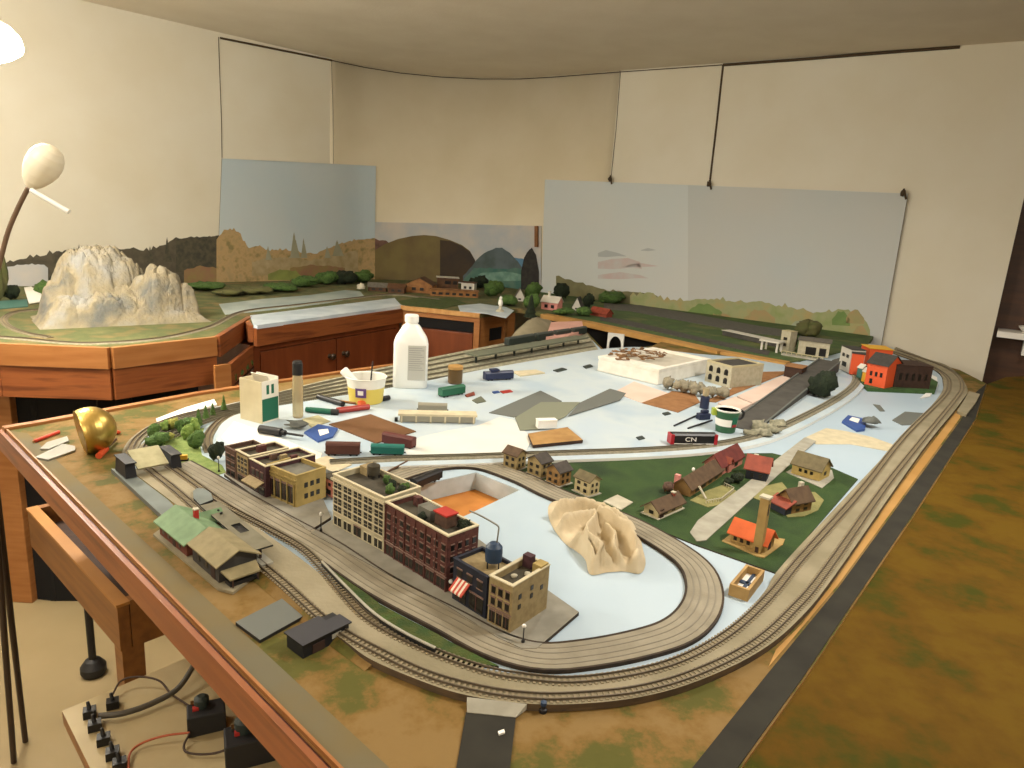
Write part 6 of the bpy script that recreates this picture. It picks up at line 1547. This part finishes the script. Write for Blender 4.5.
rail_car('boxcar', 'brown boxcar standing alone below the brown sheet', (326, 454.5), (360, 455), zt, .019, .027, 'boxcar_brown', 'boxcar_brown', 'model freight cars on the foam')
rail_car('boxcar', 'dark red boxcar at the right corner of the brown sheet', (384, 443), (414, 449), zt, .019, .026, 'boxcar_red', 'boxcar_red', 'model freight cars on the foam')
rail_car('hopper_car', 'teal freight car in front of the dark red boxcar', (371, 454), (404, 455), zt, .018, .022, 'car_teal', 'car_teal', 'model freight cars on the foam')
rail_car('freight_car', 'green freight car standing in front of the brown jar', (440, 397.5), (463, 393.5), zt, .02, .027, 'car_green', 'car_green', 'model freight cars on the foam')
rail_car('freight_car', 'small grey freight car behind the long pale girder', (418, 411), (447, 412), zt, .02, .022, 'car_grey', 'car_grey', 'model freight cars on the foam')
t = rail_car('locomotive', 'navy blue model locomotive right of the brown jar', (484, 380.5), (512, 379), zt, .022, .028, 'navy_loco', 'navy_loco')
MB().bx(.02, .045, -.0105, .0105, .028, .034, 'navy_loco').build('cab', t)
t = rail_car('freight_car', 'black freight car on the street loop behind the white building', (413, 489.5), (439, 478.5), ZF + .0052, .017, .02, 'loco_black', 'loco_black', 'model freight cars on the foam')
# black and red locomotive with white letters
t = rail_car('locomotive', 'black model locomotive with red ends and white CN letters', (670, 444.5), (713, 445), zt, .022, .030, 'loco_black', 'loco_black')
A, h, Ln = frame(P(670, 444.5, zt), P(713, 445, zt))
for x0, x1 in ((-.004, .004), (Ln - .004, Ln + .004)): MB().bx(x0, x1, -.0118, .0118, .004, .027, 'loco_red').build('red_end', t)
MB().bx(.0045, Ln - .0045, -.0116, -.0111, .005, .0065, 'white').build('stripe', t)
def text(par, s_, x, y, z, size, m, rz=0):
    cu = bpy.data.curves.new('lettering', 'FONT'); cu.body = s_; cu.size = size; cu.extrude = .0002; cu.align_x = 'CENTER'
    o = bpy.data.objects.new('tmp', cu); COL.objects.link(o); bpy.context.view_layer.update()
    me = bpy.data.meshes.new_from_object(o); COL.objects.unlink(o); bpy.data.objects.remove(o)
    me.materials.clear(); me.materials.append(MATS[m]); k = bpy.data.objects.new('lettering', me); COL.objects.link(k); k.parent = par
    k.location = (x, y, z); k.rotation_euler = (math.pi / 2, 0, rz); return k
tx = text(t, 'CN', Ln * .42, -.0113, .0115, .014, 'white'); tx.scale = (1.35, 1, 1)
# long pale girder bridge
a, b = P(398, 422.5, zt), P(477, 424, zt); A, h, Ln = frame(a, b)
t = thing('girder_bridge', 'long cream girder bridge lying on the foam beside the brown sheet', 'bridge', A, h)
MB().bx(0, Ln, 0, .035, .016, .021, 'girder').build('deck', t)
for y in (0, .032): MB().bx(.004, Ln - .004, y, y + .003, .002, .016, 'car_grey').build('girder', t)
for i in range(6): MB().bx(.006 + (Ln - .016) * i / 5, .01 + (Ln - .016) * i / 5, -.001, .036, 0, .016, 'girder').build('stiffener', t)
MB().bx(-.008, -.001, .006, .016, 0, .008, 'black').build('end_foot', t)
# jar
p = P(455, 383, zz); k = mmpp(p); H = zat(p, 366) - zz
t = thing('amber_jar', 'small brown jar with tan lid on the back foam', 'jar', p)
MB().lathe([(6.8 * k, 0), (7.3 * k, .003), (7.3 * k, H * .8), (6.6 * k, H * .84)], 'jar_amber', n=20).build('body', t)
MB().lathe([(7.6 * k, H * .84), (7.6 * k, H), (7.2 * k, H * 1.02), (0, H * 1.02)], 'lid_tan', n=20).build('lid', t)
# sheets of card
slab('grey_card', 'dark grey card lying leftmost of the overlapping cards', 'card', [(489, 412.5), (540.5, 390.5), (562, 401), (514, 417)], ZB, ZB + .0015, MATS['card_dark'])
slab('grey_card', 'larger grey-green card overlapped in the middle of the card group', 'card', [(515, 417.5), (541, 402), (580, 402), (566, 416), (540, 429), (520, 430)], ZB + .0016, ZB + .003, MATS['card_green'])
slab('grey_card', 'dark grey card farthest right beside the styrofoam', 'card', [(580, 402.5), (610, 388.5), (626, 393), (620, 400), (568, 416)], ZB + .0016, ZB + .003, MATS['card_dark'])
slab('plaster_smear', 'white patch of spilled plaster in front of the grey cards', 'plaster', [(404, 446), (420, 437), (446, 431), (476, 426), (500, 417), (514, 420), (524, 430), (532, 440), (526, 450), (498, 454), (450, 456), (408, 457)], ZB, ZB + .0012, MATS['plaster_white'])
slab('plaster_smear', 'cream plaster powder spilled on the foam near the blue and white packet at right', 'plaster', [(806, 437), (826, 428), (846, 431), (872, 437), (906, 449), (888, 451), (850, 444), (816, 444)], ZF, ZF + .001, MATS['girder'])
slab('tan_board', 'tan square board lying tilted in front of the grey cards', 'board', [(528, 433.5), (567.5, 427), (583, 440), (533, 445)], ZB + .0012, ZB + .008, MATS['box_tan'], 'brown_dark')
a, b = P(538, 429, ZB + .003), P(557, 428.5, ZB + .003); A, h, Ln = frame(a, b)
t = thing('white_box', 'small white box standing behind the tan square board', 'box', A, h)
MB().bx(0, Ln, 0, .02, 0, .018, 'white').build('box', t, bevel=.001); MB().bx(-.0004, Ln + .0004, -.0004, .0204, .018, .0205, 'white').build('lid', t)
slab('cream_strip', 'cream plastic strip lying right of the navy locomotive', 'strip', [(512, 371), (536, 369.5), (545, 372.5), (520, 375.5)], ZB, ZB + .004, MATS['girder'])
slab('small_chip', 'small dark blue chip lying right of the cream strip', 'chip', [(553, 370), (562, 367.5), (567, 369), (558, 371.5)], ZB, ZB + .003, MATS['car_dark'])
slab('small_chip', 'small dark chip lying farther right near the styrofoam', 'chip', [(583, 366), (590, 364), (593, 366), (586, 368)], ZB, ZB + .003, MATS['car_dark'])
slab('small_chip', 'red sliver lying in the middle of the foam', 'chip', [(500, 391), (510, 389.5), (513, 391.5), (503, 393)], ZB, ZB + .002, MATS['red'])
slab('small_chip', 'blue sliver lying left of the red sliver', 'chip', [(492, 391.5), (498, 390.5), (500, 392), (494, 393.2)], ZB, ZB + .002, MATS['blue'])
slab('small_chip', 'grey scrap lying below the green freight car', 'chip', [(472, 400), (481, 396), (486, 401), (477, 403)], ZB, ZB + .002, MATS['car_olive'])
slab('small_chip', 'brown scrap lying right of the green freight car', 'chip', [(465, 394.5), (474, 391.5), (475, 394), (467, 396)], ZB, ZB + .004, MATS['roof_rust'])
slab('small_chip', 'dark chip lying alone left of the black locomotive', 'chip', [(636, 437), (642, 435.5), (645, 438), (639, 439.5)], ZB, ZB + .002, MATS['car_dark'])
slab('small_chip', 'dark chip lying left of the mug rods', 'chip', [(662, 413), (668, 411.5), (671, 413.5), (665, 415)], ZB, ZB + .002, MATS['car_dark'])
# green tub with handle
p = P(725, 431, zz); k = mmpp(p); H = zat(p, 409) - zz
t = thing('green_tub', 'green and white plastic tub with dark handle in front of the long ramp', 'tub', p)
MB().lathe([(9 * k, 0), (9.5 * k, .002), (10.2 * k, H * .3)], 'tub_green', n=26).lathe([(10.2 * k, H * .3), (11 * k, H * .62)], 'white', n=26).lathe([(11 * k, H * .62), (12 * k, H * .94)], 'tub_green', n=26).lathe([(12 * k, H * .94), (12.8 * k, H), (12.2 * k, H * 1.02), (11.2 * k, H * .95), (9 * k, H * .06), (0, H * .05)], 'tub_white', n=26).build('body', t)
curved_patch(t, 'label', (10.7 * k, 11.6 * k), -1.35, -.7, H * .3, H * .75, 'carton_green'); curved_patch(t, 'label_stripe', (10.75 * k, 11.1 * k), -1.3, -.75, H * .3, H * .42, 'loco_red')
MB().tube(cat_rom([V((11 * k, 0, H * .55)), V((15 * k, 0, H * .65)), V((16 * k, 0, H * .88)), V((12.5 * k, 0, H * .98))], 4), 1.2 * k, 'soft_black', 8).build('handle', t)
MB().box((-13 * k, 0, H * .86), (5 * k, 6 * k, H * .3), 'lime').build('spout', t)
p = P(704, 408, zz); k = mmpp(p); H = zat(p, 388) - zz
t = thing('paint_bottle', 'little navy paint bottle with clear top behind the green tub', 'bottle', p)
MB().lathe([(4.5 * k, 0), (4.5 * k, H * .55), (3 * k, H * .62)], 'navy', n=16).build('body', t); MB().lathe([(3.2 * k, H * .62), (3.2 * k, H)], 'clear_plastic', n=16).build('cap', t)
p = P(703, 419, zz); t = thing('clamp', 'small navy clamp lying left of the green tub', 'clamp', p, .4)
MB().box((0, 0, .008), (.034, .018, .016), 'navy').build('jaw', t, bevel=.002); MB().box((.004, .002, .02), (.02, .012, .008), 'navy').build('knob', t, bevel=.002)
rod('metal_rod', 'longer dark metal rod lying left of the green tub', 'rod', (674, 426.5), (698, 415.5), zz, .0022, 'soft_black', grp=None)
rod('metal_rod', 'shorter dark metal rod lying right in front of the clamp', 'rod', (688, 429), (712, 421), zz, .0022, 'soft_black')
mb = MB(); random.seed(11)
for i, (x, y) in enumerate(((752, 433), (760, 428), (768, 427), (778, 424), (764, 433), (772, 430))):
    q = P(x, y, ZB + .006); mb.blob(q, (.02, .016, .012 + .006 * (i == 1)), 'ballast_green', .4, 4, i, 10, 7, True)
o = mb.build('crumpled_paper', loc=P(764, 430, ZB + .001)); tag(o, 'crumpled greyish plaster cloth lying right of the long ramp', 'cloth')
zmin = min(v.co.z for v in o.data.vertices)
for v in o.data.vertices: v.co.z -= zmin
# pink shop behind the white building
hut('pink_shop', 'small orange-pink shop squeezed between yellow and white buildings', 'building', (322, 492), (333, 498), .03, .030, 0, 'wall_pink', 'roof_tar', z=ZS, over=.001, wins=[('f', .3, .6, .2, .2), ('f', .7, .6, .2, .2), ('f', .5, .08, .6, .3)])
rod('wood_strip', 'thin brown wood strip lying beside the street loop behind the white building', 'strip', (378, 478), (409, 461.5), ZF + .0052, .0022, 'timber_brown')
# ------------------------------------------------------------------ furniture, panel and lamps at the left
mat('panel_beige', '#b5a47c', .6, '#a6946b', 8); mat('cable_grey', '#4a4438', .6); mat('cable_orange', '#a8502a', .6); mat('cable_brown', '#3a2616', .6)
mat('desk_wood', '#8c5c2b', .5, '#774b22', 5, stretch=(1, 10, 10)); mat('desk_edge', '#b07a3c', .5, '#9c6a32', 6); mat('pole_brown', '#3a2a1e', .45); mat('shade_cream', '#f1e8d0', .45); mat('neck_brown', '#6f5844', .45)
mat('bulb_glow', '#fff3d6', .5, emit=30); mat('chrome', '#bdb8ad', .2, metal=1)
def Q(px, py, Y):                       # point on a sight line at depth Y
    d = ray(px, py); return CAM + d * (Y / d.y)
# wooden desk frame under the layout edge
zt_ = .70
a, b = P(27, 508, zt_), P(117, 605, zt_)
A, h, Ln = frame(b, a)                  # runs away from the camera
A, h, Ln = frame(a, b); A.z = 0
t = thing('wooden_desk', 'brown wooden desk frame standing below the left edge of the layout', 'desk', A, h)
MB().bx(0, Ln, 0, .02, zt_ - .1, zt_ - .006, 'desk_wood').build('apron', t)
MB().bx(-.002, Ln + .002, -.002, .022, zt_ - .006, zt_, 'desk_edge').build('rim', t)
MB().bx(Ln - .02, Ln, .022, .42, zt_ - .1, zt_, 'desk_wood').build('apron', t)
MB().bx(0, .02, .022, .42, zt_ - .1, zt_, 'desk_wood').build('apron', t)
MB().bx(.022, Ln - .022, .022, .42, zt_ - .06, zt_ - .045, 'brown_dark').build('desk_top', t)
for x in (.0, Ln - .045):
    for y in ((.37,) if x == 0 else (.0005, .37)): MB().box((x + .0225, y + .0225, (zt_ - .1) / 2), (.04, .04, zt_ - .1), 'desk_wood', taper=1.0).build('leg', t)
# black swivel pole with round foot
p = P(94, 674, .0); t = thing('swivel_stand', 'thin black stand with a round foot on the floor behind the desk', 'stand', p)
MB().lathe([(.03, 0), (.036, .012), (.036, .03), (.022, .05), (.012, .056)], 'soft_black', n=18).build('foot', t)
MB().tube([(0, 0, .056), (0, 0, .3)], .011, 'soft_black', 10).build('pole', t)
# beige control board
zp = .72
pp = [P(62, 711, zp), P(190, 656, zp), P(262, 626, zp)]
d1 = (pp[1] - pp[0]).normalized(); d2 = (P(90, 768, zp) - pp[0]).normalized()
quad = [pp[0], pp[0] + d1 * .46, pp[0] + d1 * .46 + d2 * .42, pp[0] + d2 * .42]
c0_ = V((pp[0].x, pp[0].y, 0))
t = thing('control_board', 'beige electrical control board with black switches below the layout edge', 'control board', c0_)
lq = [p - c0_ for p in quad]
MB().prism(lq, zp - .022, zp, 'panel_beige', 'desk_wood').build('board', t)
for f, g_ in ((.12, .12), (.9, .12), (.9, .9), (.12, .9)):
    q = lq[0] + (lq[1] - lq[0]) * f + (lq[3] - lq[0]) * g_; MB().bx(q.x - .015, q.x + .015, q.y - .015, q.y + .015, 0, zp - .0225, 'brown_dark').build('leg', t)
def on_b(x, y): 
    p = P(x, y, zp) - c0_; return V((p.x, p.y, zp))
for x, y in ((90, 716), (113, 707), (95, 729), (104, 743), (113, 757), (120, 768)):
    q = on_b(x, y); s_ = MB().box(q + V((0, 0, .006)), (.016, .014, .012), 'black', rz=.5).build('switch', t)
    MB().tube([q + V((0, 0, .012)), q + V((-.003, .002, .022))], [.003, .002], 'soft_black', 8).build('toggle', s_)
def cable(pts, r, m, lift=.006):
    MB().tube(cat_rom([on_b(x, y) + V((0, 0, lift + z_)) for x, y, z_ in pts], 6), r, m, 6).build('cable', t)
cable([(99, 722, .004), (125, 719, .004), (155, 708, .004), (180, 696, .01), (199, 678, .03)], .0042, 'cable_grey')
cable([(112, 701, .002), (122, 690, .01), (140, 687, .012), (160, 690, .01), (172, 700, .004), (192, 711, .0)], .0016, 'cable_brown')
cable([(129, 780, .0), (130, 758, .0), (142, 747, .0), (165, 742, .004), (190, 740, .006)], .0016, 'cable_orange')
cable([(190, 741, .006), (184, 750, .0), (190, 757, .0), (215, 757, .0), (245, 752, .01)], .0016, 'cable_brown')
for i, (x, y, s_) in enumerate(((207, 727, 1.0), (250, 757, 1.25))):
    q = on_b(x, y)
    r_ = MB().box(q + V((0, 0, .016 * s_)), (.05 * s_, .032 * s_, .032 * s_), 'soft_black', rz=.45).build('transformer', t, bevel=.002)
    MB().lathe([(.010 * s_, 0), (.010 * s_, .012 * s_), (.005 * s_, .016 * s_)], 'car_dark', q + V((-.008, .004, .0321 * s_)), 12, None).build('coil', r_)
    MB().box(q + V((-.016, .004, .034 * s_)), (.014 * s_, .008, .006), 'chrome', rz=.45).build('terminal', r_)
    MB().box(q + V((-.012, -.006, .034 * s_)), (.008 * s_, .006, .005), 'red', rz=.45).build('terminal', r_)
# gooseneck lamp on a slim tripod, its head in view
f1, f2 = P(14, 763, .0), P(25.5, 742, .0); Yf = (f1.y + f2.y) / 2
hub = Q(-12, 420, Yf); f3 = V((hub.x - .35, hub.y + .25, 0)); hub_t = Q(-13, 330, Yf)
base_ = V((hub.x, hub.y, 0))
t = thing('gooseneck_lamp', 'gooseneck lamp with egg shaped cream head on a slim dark tripod', 'lamp', base_)
for f in (f1, f2, f3):
    MB().tube([f - base_ + V((0, 0, .002)), hub - base_], [.0068, .008], 'pole_brown', 8).build('leg', t)
MB().tube([hub - base_, hub_t - base_], .013, 'pole_brown', 10).build('column', t)
neck = [hub_t, Q(-7, 290, Yf), Q(0, 262, Yf), Q(8, 232, Yf), Q(18, 208, Yf), Q(28, 188, Yf)]
MB().tube([p - base_ for p in cat_rom(neck, 6)], .005, 'neck_brown', 8).build('gooseneck', t)
ce = Q(42, 167, Yf); ax_ = (Q(54, 150, Yf) - Q(31, 187, Yf)).normalized(); sc = mmpp(ce)
zq = V((0, 0, 1)).rotation_difference(ax_).to_matrix()
prf = [(2.5, -22), (6, -20.5), (11, -15), (15.5, -7), (17.5, 0), (17.5, 7), (15.5, 13), (11, 18), (5, 20.5), (0, 21)]
e_ = MB().lathe([(r * sc * .92, z * sc * 1.16) for r, z in prf], 'shade_cream', ce - base_, 28, zq).build('lamp_head', t)
MB().lathe([(3.4 * sc, -25 * sc), (3.6 * sc, -20 * sc)], 'pole_brown', ce - base_, 12, zq).build('socket', e_)
MB().tube([Q(31, 190, Yf - .02) - base_, Q(69, 212, Yf - .02) - base_], .0055, 'white_plastic', 8).build('handle', t)
# hanging lamp at the upper left
Yl = 1.85; cl = Q(-27, 40, Yl); k = mmpp(cl)
t = thing('hanging_lamp', 'bright white hanging lamp shade at the upper left edge', 'lamp', V((cl.x, cl.y, ZC)))
o0 = V((cl.x, cl.y, ZC))
MB().lathe([(42 * k, -2 * k), (40 * k, 8 * k), (32 * k, 17 * k), (18 * k, 23 * k), (5 * k, 25 * k)], 'bulb_glow', cl - o0, 32).lathe([(0, -22 * k), (16 * k, -20 * k), (30 * k, -14 * k), (40 * k, -7 * k), (42 * k, -2 * k)], 'bulb_glow', cl - o0, 32).build('globe', t)
MB().lathe([(6 * k, 25 * k), (6 * k, 34 * k), (3 * k, 38 * k)], 'white_plastic', cl - o0, 16).build('socket', t)
MB().tube([cl - o0 + V((0, 0, 36 * k)), V((0, 0, -.012))], .004, 'white_plastic', 8).build('cord', t)
MB().lathe([(.04, -.012), (.05, 0)], 'white_plastic', (0, 0, -.0005), 18).build('canopy', t)
LAMP_L = cl
# ------------------------------------------------------------------ light
def lamp(name, loc, power, r, col=(1, .84, .6)):
    l = bpy.data.lights.new(name, 'POINT'); l.energy = power; l.shadow_soft_size = r; l.color = col
    o = bpy.data.objects.new(name, l); COL.objects.link(o); o.location = loc; return o
def down(name, loc, power, r, col, deg=165):
    l = bpy.data.lights.new(name, 'SPOT'); l.energy = power; l.shadow_soft_size = r; l.color = col; l.spot_size = math.radians(deg); l.spot_blend = .6
    o = bpy.data.objects.new(name, l); COL.objects.link(o); o.location = loc; return o
down('shaded_ceiling_lamp', (1.0, .95, 2.2), 36, .1, (1, .94, .84))
down('shaded_ceiling_lamp', (.5, 2.1, 2.29), 17, .08, (1, .94, .84))
lamp('fill_light', (-.7, -1.2, 1.9), 20, .12, (1, .94, .84))  # unseen fill added behind the camera to brighten the room from the front
lamp('hanging_bulb', LAMP_L + V((0, 0, -.09)), 22, .07, (1, .95, .86))
lamp('fill_light', (-1.4, .9, 1.95), 12, .1, (1, .95, .86))  # unseen fill added off to the left to brighten the ceiling there
lamp('fill_light', (-2.7, 2.1, 2.05), 15, .1, (1, .95, .87))  # unseen fill added to lift the left wall
w = bpy.data.worlds.new('world'); SC.world = w; w.use_nodes = True
w.node_tree.nodes['Background'].inputs[0].default_value = (1, .9, .75, 1); w.node_tree.nodes['Background'].inputs[1].default_value = .05
SC.view_settings.view_transform = 'Standard'; SC.view_settings.look = 'None'; SC.view_settings.gamma = 1; SC.view_settings.use_curve_mapping = False
SC.view_settings.exposure = 1.08
